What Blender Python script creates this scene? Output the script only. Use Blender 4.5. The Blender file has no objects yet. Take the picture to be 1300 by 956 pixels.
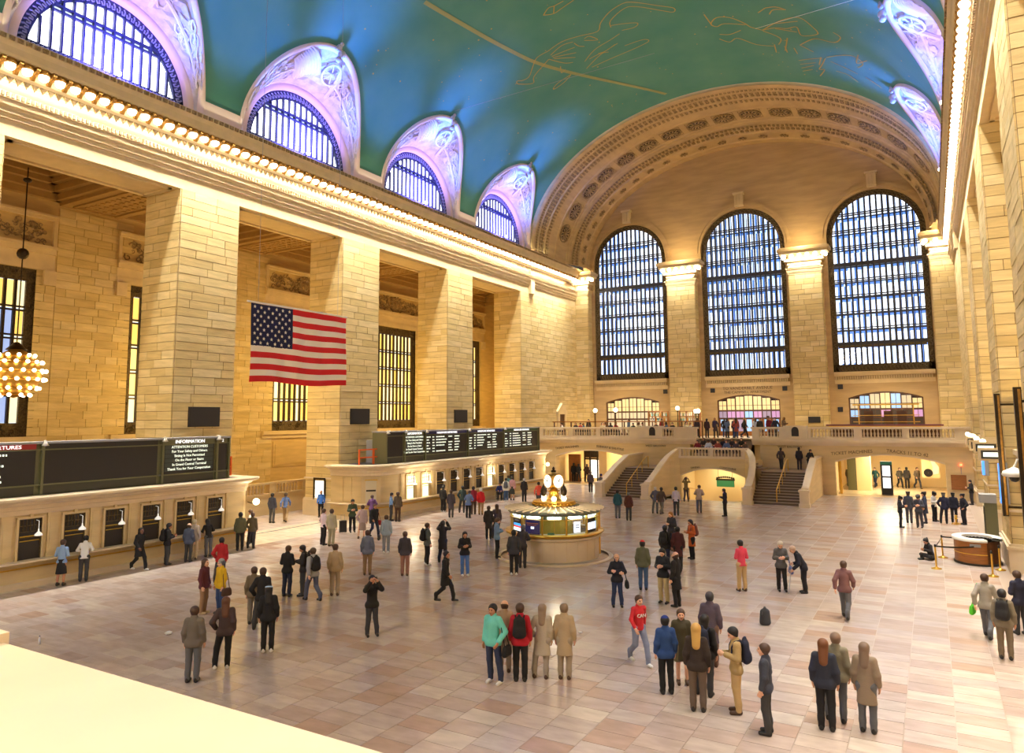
import bpy, bmesh, math, random
import numpy as np
from mathutils import Vector, Matrix
R = random.Random(7)
S = bpy.context.scene
COL = S.collection
pi = math.pi
sin, cos, sqrt = math.sin, math.cos, math.sqrt

# ------------------------------------------------------------------ camera, world, lights, exposure
cam_d = bpy.data.cameras.new('camera')
cam = bpy.data.objects.new('camera', cam_d)
COL.objects.link(cam)
def cam_basis(yaw, pitch, roll):
    fw = Vector((-sin(yaw) * cos(pitch), cos(yaw) * cos(pitch), sin(pitch)))
    r = Vector((cos(yaw), sin(yaw), 0)); u = r.cross(fw)
    return cos(roll) * r + sin(roll) * u, -sin(roll) * r + cos(roll) * u, fw
cr_, cu_, cf_ = cam_basis(.5254, .1067, -.0078)
CAMP = Vector((15.789, 0, 6.35))
cam.matrix_world = Matrix(((cr_.x, cu_.x, -cf_.x, CAMP.x), (cr_.y, cu_.y, -cf_.y, CAMP.y), (cr_.z, cu_.z, -cf_.z, CAMP.z), (0, 0, 0, 1)))
cam_d.sensor_width = 36
cam_d.lens = 912.47 / 1300 * 36
cam_d.shift_y = -44.5 / 1300
cam_d.clip_start = .05
cam_d.clip_end = 400
S.camera = cam

w_ = bpy.data.worlds.new('world'); S.world = w_; w_.use_nodes = True
w_.node_tree.nodes['Background'].inputs[0].default_value = (.72, .85, 1, 1)
w_.node_tree.nodes['Background'].inputs[1].default_value = .8

S.view_settings.view_transform = 'Standard'
S.view_settings.look = 'None'
S.view_settings.gamma = 1
S.view_settings.exposure = 0.62
S.cycles.max_bounces = 8
S.cycles.diffuse_bounces = 5
S.cycles.glossy_bounces = 3
S.cycles.transparent_max_bounces = 12
S.cycles.sample_clamp_indirect = 6
S.cycles.caustics_reflective = False
S.cycles.caustics_refractive = False

WARM = (1, .82, .56); AMBER = (1, .66, .20); BLUE = (.10, .20, 1.0); HALL = (1, .93, .80)
def light(kind, name, loc, power, color, size=.3, rot=None, size_y=None, spot=None):
    l = bpy.data.lights.new(name, kind); l.energy = power; l.color = color
    if kind == 'AREA':
        l.size = size
        if size_y: l.shape = 'RECTANGLE'; l.size_y = size_y
    else: l.shadow_soft_size = size
    if spot: l.spot_size = spot; l.spot_blend = .8
    o = bpy.data.objects.new(name, l); o.location = loc
    if rot is not None: o.rotation_euler = rot
    COL.objects.link(o)
    return o
def aim(d): return Vector(d).to_track_quat('-Z', 'Y').to_euler()

Y1, PW, BP, XW, ZL, XI, XB, YF, YB = 23.56, 3.72, 12.31, 18.3, 18.76, 21.3, 30.3, 74.1, 64.0
BAYS = [Y1 + PW + (BP - PW) / 2 + k * BP for k in range(-2, 3)]      # bay centres, 6.95 .. 56.2
VA, VB, VZ = 17.67, 12.1, 23.0                                        # vault ellipse

# cornice lamps: strips of light behind the bulbs, and small lamps that graze the frieze below them
for s in (-1, 1):
    for k in range(7):
        light('AREA', 'cornice_lamp', (s * (XW - .98), 4 + k * 10.2, 21.98), 640, HALL, 10, aim((s * .1, 0, -1)), .3).data.spread = 1.25
    for k in range(7):
        light('AREA', 'frieze_lamp', (s * (XW - .2), 4 + k * 10.2, 21.23), 130, (1, .95, .86), 10, aim((s * .55, 0, -.8)), .12)
# blue floodlights on short arms over the cornice, one set before every lunette
for s in (-1, 1):
    for y in BAYS:
        q = (s * (XW - 1.75), y, 23.5)
        light('SPOT', 'lunette_floodlight', q, 1900, (.28, .20, 1), .14, aim((s * .75, 0, .66)), spot=2.7)
        light('SPOT', 'lunette_spot', q, 9000, (.03, .17, 1), .9, aim((-s * 2.0, 0, 7.2)), spot=.85)
        for e in (-1, 1):
            light('SPOT', 'lunette_spot', q, 4200, (.03, .17, 1), .9, aim((-s * .2, e * 5.4, 4.6)), spot=.95)
# neutral wash lamps on top of both cornices for the painted vault
for s in (-1, 1):
    for k in range(6):
        light('AREA', 'vault_wash', (s * (XW - .9), BAYS[0] + k * BP - BP / 2, 23.05), 80, (1, .95, .62), 6, aim((-s * .85, 0, .55)), .3)
# aisle chandeliers give the amber light behind the pillars
for s in (-1, 1):
    for y in BAYS + [BAYS[-1] + BP]:
        light('POINT', 'aisle_chandelier_lamp', (s * 25.2, y, 9.0), 950, AMBER, 1.45)
# amber uplights on the end cornice, and the balcony lamps
for x in (-17.2, -5.9, 5.9, 17.2):
    light('POINT', 'end_arch_uplight', (x, 71.9, 23.2), 280, (1, .76, .42), .15)
for x in (-12.3, 0, 12.3):
    light('AREA', 'balcony_lamp', (x, 69.5, 8.9), 190, WARM, 2.0, aim((0, .4, -1)))
for x in (-12.9, -8.2, 12.6):
    light('AREA', 'passage_lamp', (x, 68.5, 3.5), 380, (1, .9, .66), 2.5)
light('AREA', 'ramp_lamp', (0, 63.0, 2.3), 120, (1, .84, .55), 2.5)
light('POINT', 'near_balcony_lamp', (10.4, 1.0, 7.4), 240, (1, .8, .55), .2)
light('AREA', 'near_windows_light', (-2, -9.3, 18), 2400, HALL, 14, aim((0, .75, -.66)), 6)  # area light standing in for unseen lit windows behind the camera

# ------------------------------------------------------------------ materials
def lin(r, g, b):
    f = lambda c: c / 12.92 if c <= .04045 else ((c + .055) / 1.055) ** 2.4
    return (f(r / 255), f(g / 255), f(b / 255), 1)
MC = {}
def mat(name, rgb, rough=.6, metal=0, emit=None, estr=0, noise=0, nscale=3, stretch=(1, 1, 1), bump=0, bscale=20, dark=None, coat=0):
    """principled material; noise blends rgb with a darker tone by a position noise, bump adds fine relief"""
    if name in MC: return MC[name]
    m = bpy.data.materials.new(name); m.use_nodes = True; MC[name] = m
    nt = m.node_tree; N = nt.nodes; L = nt.links
    p = N['Principled BSDF']
    c = rgb if len(rgb) == 4 else lin(*rgb)
    p.inputs['Base Color'].default_value = c
    m.diffuse_color = c
    p.inputs['Roughness'].default_value = rough
    p.inputs['Metallic'].default_value = metal
    if coat: p.inputs['Coat Weight'].default_value = coat
    if emit:
        e = emit if len(emit) == 4 else lin(*emit)
        p.inputs['Emission Color'].default_value = e
        p.inputs['Emission Strength'].default_value = estr
    if noise or bump:
        g = N.new('ShaderNodeNewGeometry'); mp = N.new('ShaderNodeMapping')
        mp.inputs['Scale'].default_value = stretch
        L.new(g.outputs['Position'], mp.inputs['Vector'])
    if noise:
        n = N.new('ShaderNodeTexNoise'); n.inputs['Scale'].default_value = nscale; n.inputs['Detail'].default_value = 5
        L.new(mp.outputs[0], n.inputs['Vector'])
        r = N.new('ShaderNodeValToRGB')
        r.color_ramp.elements[0].position = .33; r.color_ramp.elements[1].position = .68
        d = lin(*dark) if dark else tuple(v * (1 - noise) for v in c[:3]) + (1,)
        r.color_ramp.elements[0].color = d; r.color_ramp.elements[1].color = c
        L.new(n.outputs['Fac'], r.inputs['Fac']); L.new(r.outputs['Color'], p.inputs['Base Color'])
    if bump:
        n2 = N.new('ShaderNodeTexNoise'); n2.inputs['Scale'].default_value = bscale; n2.inputs['Detail'].default_value = 4
        L.new(mp.outputs[0], n2.inputs['Vector'])
        b = N.new('ShaderNodeBump'); b.inputs['Strength'].default_value = bump; b.inputs['Distance'].default_value = .05
        L.new(n2.outputs['Fac'], b.inputs['Height']); L.new(b.outputs[0], p.inputs['Normal'])
    return m
STONES = [mat('stone_%d' % i, c, .75, noise=.22, nscale=1.1, stretch=(.7, .7, 5), bump=.25, bscale=5) for i, c in enumerate(
    ((222, 197, 138), (216, 190, 130), (226, 203, 147), (210, 183, 122), (219, 194, 136)))]
M_joint = mat('stone_joint', (128, 104, 70), .9)
M_plain = mat('stone_plain', (218, 195, 145), .75, noise=.14, nscale=.8, stretch=(.6, .6, 4), bump=.15, bscale=6)
M_trim = mat('stone_trim', (214, 190, 144), .7, noise=.12, nscale=1.5)
M_marble = mat('marble_pale', (222, 204, 172), .35, noise=.12, nscale=1.2)
M_orn = mat('stone_ornament', (170, 140, 94), .8, noise=.6, nscale=7, bump=.6, bscale=9)
M_plaster = mat('lunette_plaster', (206, 194, 194), .8, noise=.3, nscale=2.2, bump=.5, bscale=4)
M_rim = mat('vault_rim_plaster', (222, 196, 186), .8)
M_tymp = mat('tympanum_stone', (188, 158, 110), .8, noise=.2, nscale=.9, stretch=(.5, .5, 3), bump=.2, bscale=4)
M_bronze = mat('dark_bronze', (58, 46, 30), .45, .6, noise=.4, nscale=6)
M_frame = mat('window_bronze', (52, 50, 52), .5, .3)
M_bluefr = mat('lunette_frame_bronze', (44, 52, 92), .5, .2)
M_grille = mat('bronze_grille', (104, 86, 54), .5, .5, noise=.6, nscale=9, bump=1, bscale=14)
M_gold = mat('polished_brass', (222, 176, 76), .28, .9)
M_goldm = mat('matt_gilding', (176, 128, 52), .5, .5, noise=.4, nscale=8)
M_bulb = mat('cornice_bulb_glow', (255, 244, 225), .4, emit=(255, 244, 222), estr=6)
M_globe = mat('lamp_globe_glow', (255, 240, 210), .4, emit=(255, 232, 185), estr=5)
M_white_em = mat('lunette_daylight_glass', (240, 244, 255), .3, emit=(250, 250, 255), estr=2.6)
M_black = mat('black_panel', (26, 23, 25), .45)
M_dark = mat('dark_interior', (40, 34, 28), .6)
M_wood = mat('oak_panel', (158, 98, 42), .4, noise=.3, nscale=3, stretch=(1, 1, 8))
M_dwood = mat('dark_wood', (92, 54, 26), .45, noise=.3, nscale=4, stretch=(1, 1, 6))
M_green = mat('olive_painted_steel', (104, 104, 74), .5, .2)
M_white = mat('white_enamel', (236, 234, 228), .4)
M_orange = mat('orange_paint', (232, 98, 34), .5)
M_grey = mat('grey_metal', (150, 152, 156), .5, .2)
M_redbar = mat('red_sign_band', (160, 34, 30), .5)
M_bluebar = mat('blue_sign_band', (34, 36, 96), .5)
M_greenbar = mat('green_sign_band', (44, 84, 54), .5)
M_led = mat('board_letters_glow', (240, 250, 235), .5, emit=(236, 246, 226), estr=.75)
M_ledw = mat('board_letters_white', (245, 245, 245), .5, emit=(250, 250, 250), estr=.8)
M_letter = mat('engraved_letters', (84, 66, 40), .6)
def glassmat():
    m = bpy.data.materials.new('clear_window_glass'); m.use_nodes = True
    nt = m.node_tree; N = nt.nodes; L = nt.links
    N.remove(N['Principled BSDF'])
    t = N.new('ShaderNodeBsdfTransparent'); t.inputs[0].default_value = (.93, .96, 1, 1)
    g = N.new('ShaderNodeBsdfGlossy'); g.inputs['Roughness'].default_value = .06
    x = N.new('ShaderNodeMixShader'); x.inputs[0].default_value = .07
    L.new(t.outputs[0], x.inputs[1]); L.new(g.outputs[0], x.inputs[2]); L.new(x.outputs[0], N['Material Output'].inputs['Surface'])
    return m
M_glass = glassmat()

# ------------------------------------------------------------------ mesh helpers
class MB:
    def __init__(s): s.v = []; s.f = []; s.m = []; s.cm = 0
    def add(s, vs, fs):
        o = len(s.v); s.v.extend(vs)
        for f in fs: s.f.append(tuple(i + o for i in f)); s.m.append(s.cm)
        return s
    def box(s, x0, x1, y0, y1, z0, z1, M=None):
        v = [(x, y, z) for z in (z0, z1) for y in (y0, y1) for x in (x0, x1)]
        if M is not None: v = [tuple(M @ Vector(p)) for p in v]
        return s.add(v, [(0, 2, 3, 1), (4, 5, 7, 6), (0, 1, 5, 4), (2, 6, 7, 3), (0, 4, 6, 2), (1, 3, 7, 5)])
    def grid(s, pts, closed_u=False, closed_v=False):
        nu = len(pts); nv = len(pts[0]); fs = []
        for i in range(nu if closed_u else nu - 1):
            for j in range(nv if closed_v else nv - 1):
                a = i * nv + j; b = ((i + 1) % nu) * nv + j
                c = ((i + 1) % nu) * nv + (j + 1) % nv; d = i * nv + (j + 1) % nv
                fs.append((a, b, c, d))
        return s.add([tuple(p) for r in pts for p in r], fs)
    def lathe(s, prof, c=(0, 0, 0), n=16, a0=0, a1=2 * pi, sx=1, sy=1):
        full = abs(a1 - a0 - 2 * pi) < 1e-6
        k = n if full else n + 1
        pts = [[(c[0] + r * sx * cos(a0 + (a1 - a0) * i / n), c[1] + r * sy * sin(a0 + (a1 - a0) * i / n), c[2] + z) for r, z in prof] for i in range(k)]
        return s.grid(pts, closed_u=full)
    def tube(s, path, r, n=6, cap=True):
        path = [Vector(p) for p in path]; rings = []
        rs = r if isinstance(r, (list, tuple)) else [r] * len(path)
        up = Vector((0, 0, 1)); prev = None
        for i, p in enumerate(path):
            d = (path[min(i + 1, len(path) - 1)] - path[max(i - 1, 0)]).normalized()
            a = d.cross(prev if prev is not None else (up if abs(d.z) < .95 else Vector((1, 0, 0))))
            if prev is not None: a = prev - d * prev.dot(d)
            if a.length < 1e-6: a = d.orthogonal()
            a.normalize(); b = d.cross(a); prev = a
            rings.append([tuple(p + rs[i] * (cos(t) * a + sin(t) * b)) for t in [2 * pi * k / n for k in range(n)]])
        o = len(s.v)
        s.grid(rings, closed_v=True)
        if cap:
            s.f.append(tuple(range(o, o + n))[::-1]); s.m.append(s.cm)
            e = o + (len(path) - 1) * n
            s.f.append(tuple(range(e, e + n))); s.m.append(s.cm)
        return s
    def ball(s, c, r, n=8, sz=1):
        prof = [(max(r * sin(pi * i / (n // 2 + 2)), 1e-4), -r * sz * cos(pi * i / (n // 2 + 2))) for i in range(n // 2 + 3)]
        return s.lathe(prof, c, n)
    def poly(s, pts, d):
        """flat polygon pts extruded by vector d"""
        n = len(pts); d = Vector(d)
        v = [tuple(p) for p in pts] + [tuple(Vector(p) + d) for p in pts]
        return s.add(v, [tuple(range(n))[::-1], tuple(range(n, 2 * n))] + [(i, (i + 1) % n, n + (i + 1) % n, n + i) for i in range(n)])
    def mesh(s, name, mats, smooth=False):
        me = bpy.data.meshes.new(name)
        me.from_pydata(s.v, [], s.f)
        for m in (mats if isinstance(mats, (list, tuple)) else [mats]): me.materials.append(m)
        if any(s.m): me.polygons.foreach_set('material_index', s.m)
        bm = bmesh.new(); bm.from_mesh(me); bmesh.ops.recalc_face_normals(bm, faces=bm.faces); bm.to_mesh(me); bm.free()
        if smooth: me.polygons.foreach_set('use_smooth', [True] * len(me.polygons))
        me.update()
        return me
    def build(s, name, mats, parent=None, smooth=False, **kw):
        return put(s.mesh(name, mats, smooth), name, parent, **kw)
def put(me, name, parent=None, loc=(0, 0, 0), rot=(0, 0, 0), scale=(1, 1, 1), label=None, cat=None, group=None, kind=None):
    o = bpy.data.objects.new(name, me); o.location = loc; o.rotation_euler = rot; o.scale = scale
    if parent is not None: o.parent = parent
    COL.objects.link(o)
    return tag(o, label, cat, group, kind)
def tag(o, label=None, cat=None, group=None, kind=None):
    for k, v in (('label', label), ('category', cat), ('group', group), ('kind', kind)):
        if v: o[k] = v
    return o
def empty(name, loc=(0, 0, 0), rz=0, **kw):
    o = put(None, name, None, loc, (0, 0, rz), **kw); o.empty_display_size = .1
    return o
def struct(name, label, cat=None): return empty(name, label=label, cat=cat or name.split('_')[0], kind='structure')
def text(body, parent, loc, rot, size, m, name='lettering', extrude=.01, align='CENTER', sx=1):
    c = bpy.data.curves.new(name, 'FONT'); c.body = body; c.size = size; c.extrude = extrude; c.align_x = align; c.align_y = 'CENTER'
    c.resolution_u = 2
    t = bpy.data.objects.new(name, c); me = bpy.data.meshes.new_from_object(t)
    bpy.data.objects.remove(t); bpy.data.curves.remove(c)
    me.name = name; me.materials.clear(); me.materials.append(m)
    return put(me, name, parent, loc, rot, (sx, 1, 1))
FACE_MY = (pi / 2, 0, 0)            # text readable from -Y
FACE_PX = (pi / 2, 0, pi / 2)       # text readable from +X
UNIT = {}
def unit(m):
    if m.name not in UNIT: UNIT[m.name] = MB().box(0, 1, 0, 1, 0, 1).mesh('block', m)
    return UNIT[m.name]
def courses(w, z0, z1, hc, lmin, lmax, rnd):
    """coursed masonry in a w wide band: yields (u0,u1,z0,z1)"""
    n = max(1, round((z1 - z0) / hc)); h = (z1 - z0) / n
    for i in range(n):
        u = 0
        first = rnd.uniform(lmin * .5, lmax)
        while u < w - 1e-6:
            l = first if u == 0 else rnd.uniform(lmin, lmax)
            if w - (u + l) < lmin * .6: l = w - u
            yield u, min(u + l, w), z0 + i * h, z0 + (i + 1) * h
            u += l
G = .013
def stone_face(parent, P, du, w, z0, z1, n, hc=.46, lmin=1.0, lmax=2.2, stuff=False, seed=0, name='stone_block', t=.05):
    """blocks on a vertical face: P start point (x,y), du unit vector along the wall, n outward normal"""
    rnd = random.Random(seed); mb = [MB() for _ in STONES]
    a = math.atan2(du[1], du[0])
    side = 1 if (-sin(a) * n[0] + cos(a) * n[1]) > 0 else -1
    for u0, u1, a0, a1 in courses(w, z0, z1, hc, lmin, lmax, rnd):
        k = rnd.randrange(len(STONES)); tt = t + rnd.uniform(-.008, .008)
        if not stuff:
            x = P[0] + du[0] * (u0 + G); y = P[1] + du[1] * (u0 + G)
            o = put(unit(STONES[k]), name, parent, (x, y, a0 + G), (0, 0, a), (u1 - u0 - 2 * G, side * tt, a1 - a0 - 2 * G))
        else:
            M = Matrix.Translation((P[0], P[1], 0)) @ Matrix.Rotation(a, 4, 'Z')
            mb[k].box(u0 + G, u1 - G, 0, side * tt, a0 + G, a1 - G, M)
    if stuff:
        al = MB()
        for k, b in enumerate(mb): al.cm = k; al.add(b.v, b.f)
        return al.build('stone_courses', STONES, parent, kind='stuff')
def holes_wall(mb, us, zb, zt, holes, fmap, depth=0):
    """wall strip by strip; zb, zt functions of u; holes (u0,u1,fb,ft). fmap(u,z,d) -> point, d = depth into wall"""
    for a, b in zip(us[:-1], us[1:]):
        m = (a + b) / 2; e = 1e-5
        hs = [h for h in holes if h[0] < m < h[1]]
        hs.sort(key=lambda h: h[2](m))
        lo = (zb(a + e), zb(b - e))
        for h in hs + [None]:
            hi = (zt(a + e), zt(b - e)) if h is None else (h[2](a + e), h[2](b - e))
            if hi[0] - lo[0] > 1e-4 or hi[1] - lo[1] > 1e-4:
                mb.add([fmap(a, lo[0], 0), fmap(b, lo[1], 0), fmap(b, hi[1], 0), fmap(a, hi[0], 0)], [(0, 1, 2, 3)])
            if h is not None:
                t = (h[3](a + e), h[3](b - e))
                if depth:
                    mb.add([fmap(a, hi[0], 0), fmap(b, hi[1], 0), fmap(b, hi[1], depth), fmap(a, hi[0], depth)], [(0, 1, 2, 3)])
                    mb.add([fmap(a, t[0], 0), fmap(b, t[1], 0), fmap(b, t[1], depth), fmap(a, t[0], depth)], [(0, 1, 2, 3)])
                lo = t
    if depth:
        for h in holes:
            for u in h[:2]:
                e = 1e-4 if u == h[0] else -1e-4
                mb.add([fmap(u, h[2](u + e), 0), fmap(u, h[3](u + e), 0), fmap(u, h[3](u + e), depth), fmap(u, h[2](u + e), depth)], [(0, 1, 2, 3)])
    return mb
def arange(a, b, n): return [a + (b - a) * i / n for i in range(n + 1)]

# ------------------------------------------------------------------ floor
floor = MB().box(-XB - 1, XB + 1, -11, 55.7, -.3, -.006).box(-XB - 1, -3.0, 55.7, 74.1, -.3, -.006).box(3.0, XB + 1, 55.7, 74.1, -.3, -.006).build('floor', mat('tile_joint', (160, 142, 126), .5), label='polished pink and beige marble tile floor of the great hall', cat='floor', kind='structure')
TILES = [mat('marble_tile_%d' % i, c, .24, noise=.2, nscale=1.6, stretch=(1, 2.5, 1)) for i, c in enumerate(
    ((192, 172, 160), (200, 182, 170), (186, 166, 156), (196, 180, 172), (186, 158, 142), (206, 191, 178), (192, 176, 166), (228, 214, 188), (222, 206, 180)))]
TW, TL = .92, .61
tl = []
for i in range(int(2 * 18.2 / TW) + 1):
    for j in range(int(66 / TL)):
        x = -18.2 + i * TW; y = -1.0 + j * TL + (TL / 2 if i % 2 else 0)
        if x + TW > 18.25 or (abs(x + TW / 2) < 3.3 and y > 55) or (y > 63.4): continue
        p = Vector((x + TW / 2, y + TL / 2, 0)) - CAMP
        d = p.dot(cf_); vis = d > 1 and abs(p.dot(cr_) / d) < .72 and (p.dot(cu_) / d) > -.6 and p.dot(cu_) / d < 0
        tl.append((d if vis else 999, x, y, R.randrange(7) if -14.9 < x < 16.9 else 7 + R.randrange(2)))
tl.sort()
g = .008
tile_me = [MB().box(g, TW - g, g, TL - g, -.02, 0).mesh('floor_tile', m) for m in TILES]
mb = MB()
for n, (d, x, y, k) in enumerate(tl):
    if n < 290: put(tile_me[k], 'floor_tile', floor, (x, y, 0))
    else:
        mb.cm = k; mb.add([(x + g, y + g, 0), (x + TW - g, y + g, 0), (x + TW - g, y + TL - g, 0), (x + g, y + TL - g, 0)], [(0, 1, 2, 3)])
# aisle floors and passage floors: the same marble in bigger, plainer slabs
for s in (-1, 1):
    for i in range(12):
        for j in range(70):
            x = 18.28 + i * 1.0; y = -2 + j * 1.0; mb.cm = R.choice((1, 3, 5))
            xs = sorted((s * (x + g), s * (x + 1 - g)))
            mb.add([(xs[0], y + g, -.001), (xs[1], y + g, -.001), (xs[1], y + 1 - g, -.001), (xs[0], y + 1 - g, -.001)], [(0, 1, 2, 3)])
MB().box(-17.55, -17.4, 25.8, 35.6, -.01, .004).build('dark_joint_strip', M_dark, floor)
mb.build('floor_tiles', TILES, floor, kind='stuff')
# ------------------------------------------------------------------ pillars
def pillar(k, s):
    side = 'left' if s < 0 else 'right'
    y = Y1 + k * BP
    L_ = PW if k < 3 else 74.2 - y
    nth = {-1: 'nearest', 0: 'first', 1: 'second', 2: 'third', 3: 'far end'}[k]
    p = struct('pillar', '%s tall square stone-block pillar %s, seen from the balcony' % (nth, 'beside the ticket counters' if s < 0 else 'along the right-hand wall'), 'pillar')
    p.location = (s * XW, y, 0)
    o = s * 1.0
    m = MB(); xs = sorted((0, o * 3.0)); m.box(xs[0], xs[1], 0, L_, 0, ZL)
    m.build('core', M_joint, p)
    st = k < 0 or k > 2
    stone_face(p, (0, 0), (0, 1), L_, 0, ZL, (-s, 0), .46, 1.0, 2.2, st, 100 + k * 7 + s)
    stone_face(p, (o * 3.0, 0) if s < 0 else (0, 0), (1, 0), 3.0, 0, ZL, (0, -1), .46, .9, 1.9, st, 200 + k * 7 + s)
    if k < 3: stone_face(p, (o * 3.0, L_) if s < 0 else (0, L_), (1, 0), 3.0, 0, ZL, (0, 1), .7, 1.2, 2.2, True, 300 + k)
    b = MB(); q = .16
    x0, x1 = sorted((-s * q, o * 3.1))
    b.box(x0, x1, -q, L_ + q, 0, .95)
    for z0, z1, e in ((.95, 1.05, .2), (1.05, 1.16, .12), (2.42, 2.52, .1)):
        x0, x1 = sorted((-s * e, o * 3.1)); b.box(x0, x1, -e, L_ + e, z0, z1)
    b.build('plinth', M_marble, p)
    if k in (0, 1, 2) and s < 0:
        c = MB().box(.03, .09, .9, 2.85, 6.03, 7.1).box(.09, .11, 1.0, 2.75, 6.12, 7.0).build('vent_panel', M_black, p)
    return p
for k in range(-1, 4):
    for s in (-1, 1): pillar(k, s)

# ------------------------------------------------------------------ entablature and cornice
CORN = [(0, ZL), (0, 19.5), (.1, 19.52), (.1, 19.7), (.18, 19.75), (.18, 19.95), (.28, 20.05), (.28, 20.28), (.34, 20.32), (.34, 20.6), (.04, 20.66), (.04, 21.2), (.28, 21.26), (.34, 21.46), (.16, 21.52), (.16, 22.0), (.8, 22.0), (.86, 22.12), (.9, 22.4), (1.0, 22.58), (1.0, 22.86), (.7, 22.98), (.55, 22.98)]
def cornice(n, s):
    c = struct('trim_%d' % n, 'ornate stone cornice with rows of glowing bulbs along the %s side of the hall' % ('left' if s < 0 else 'right'), 'cornice')
    c.location = (s * XW, 0, 0)
    m = MB(); ys = (-11, 74.3)
    m.grid([[(-s * d, y, z) for d, z in CORN + [(-.2, 22.98), (-3.0, 22.98), (-3.0, ZL), (0, ZL)]] for y in ys])
    m.build('entablature', M_trim, c)
    # soffit panel under the lintel between pillars is part of the entablature bottom
    f = MB()
    for k in range(-2, 4):
        y0 = Y1 + PW + (k - 1) * BP + .35; y1 = y0 + BP - PW - .7
        for a0, a1, b0, b1 in ((.35, 2.65, y0, y0 + .18), (.35, 2.65, y1 - .18, y1), (.35, .53, y0, y1), (2.47, 2.65, y0, y1)):
            x0, x1 = sorted((s * a0, s * a1)); f.box(x0, x1, b0, b1, ZL - .1, ZL + .02)
    f.build('soffit_moulding', M_trim, c)
    d = MB(); e = MB()
    y = 10.0
    while y < 73.2:                                    # dentils, hanging leaf tips, egg ornament
        x0, x1 = sorted((-s * .34, -s * .42)); d.box(x0, x1, y, y + .11, 20.36, 20.56)
        y += .2
    d.build('dentil', M_orn, c, kind='stuff')
    y = 10.0
    while y < 73.2:
        e.poly([(-s * .3, y, 21.28), (-s * .3, y + .3, 21.28), (-s * .26, y + .15, 20.98)], (-s * .08, 0, 0))
        x0, x1 = sorted((-s * .98, -s * 1.07)); e.box(x0, x1, y + .04, y + .26, 22.62, 22.8)
        y += .34
    e.build('leaf_moulding', M_orn, c, kind='stuff')
    bulb = MB().ball((0, 0, 0), .225, 8).mesh('bulb', M_bulb, True)
    cup = MB().lathe([(.24, .2), (.27, .02), (.22, -.04), (.2, .1)], n=8).mesh('bulb_cup', M_goldm, True)
    mod = MB()
    mod.grid([[(-s * dx, yy, zz) for dx, zz in ((.16, 22.0), (.16, 21.5), (.3, 21.52), (.42, 21.7), (.62, 21.74), (.78, 21.86), (.78, 22.0))] for yy in (-.08, .08)])
    for yy in (-.08, .08):
        mod.add([(-s * dx, yy, zz) for dx, zz in ((.16, 22.0), (.16, 21.5), (.3, 21.52), (.42, 21.7), (.62, 21.74), (.78, 21.86), (.78, 22.0))], [tuple(range(7))])
    mod = mod.mesh('bracket', M_goldm)
    y = 14.8 - .69 * 4; i = 0
    while y < 73.0:
        put(bulb, 'bulb', c, (-s * .5, y, 21.74)); put(cup, 'bulb_cup', c, (-s * .5, y, 21.82)); put(mod, 'bracket', c, (0, y + .345, 0))
        y += .69
    x0, x1 = sorted((-s * .3, s * .4))
    MB().box(x0, x1, 62.2, 63.0, ZL, 22.9).build('pilaster_break', M_trim, c)
    return c
cornice(1, -1); cornice(2, 1)

# ------------------------------------------------------------------ aisles behind the pillars
M_aisle = mat('aisle_stone', (208, 178, 118), .8, noise=.16, nscale=1, stretch=(.7, .7, 4), bump=.15, bscale=5)
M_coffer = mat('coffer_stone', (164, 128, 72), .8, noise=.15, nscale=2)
M_warmpane = [mat('amber_lit_pane_%d' % i, c, .4, emit=c, estr=e) for i, (c, e) in enumerate((((252, 222, 130), .85), ((246, 206, 104), .75), ((255, 236, 176), .95), ((150, 172, 224), .7)))]
def relief(mb, u0, u1, z0, z1, fm, rnd, n, r0, r1):
    """scroll carving: spirals and leaves standing proud of a panel"""
    for i in range(n):
        cu = rnd.uniform(u0 + r1, u1 - r1); cz = rnd.uniform(z0 + r0, z1 - r0); r = rnd.uniform(r0, r1); t0 = rnd.uniform(0, 6)
        sg = rnd.choice((-1, 1))
        mb.tube([fm(cu + r * (1 - .8 * q / 7) * cos(t0 + sg * q * .9), cz + r * (1 - .8 * q / 7) * sin(t0 + sg * q * .9), .05) for q in range(8)], [.09 * (1 - .08 * q) * r / .4 for q in range(8)], 4)
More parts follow.
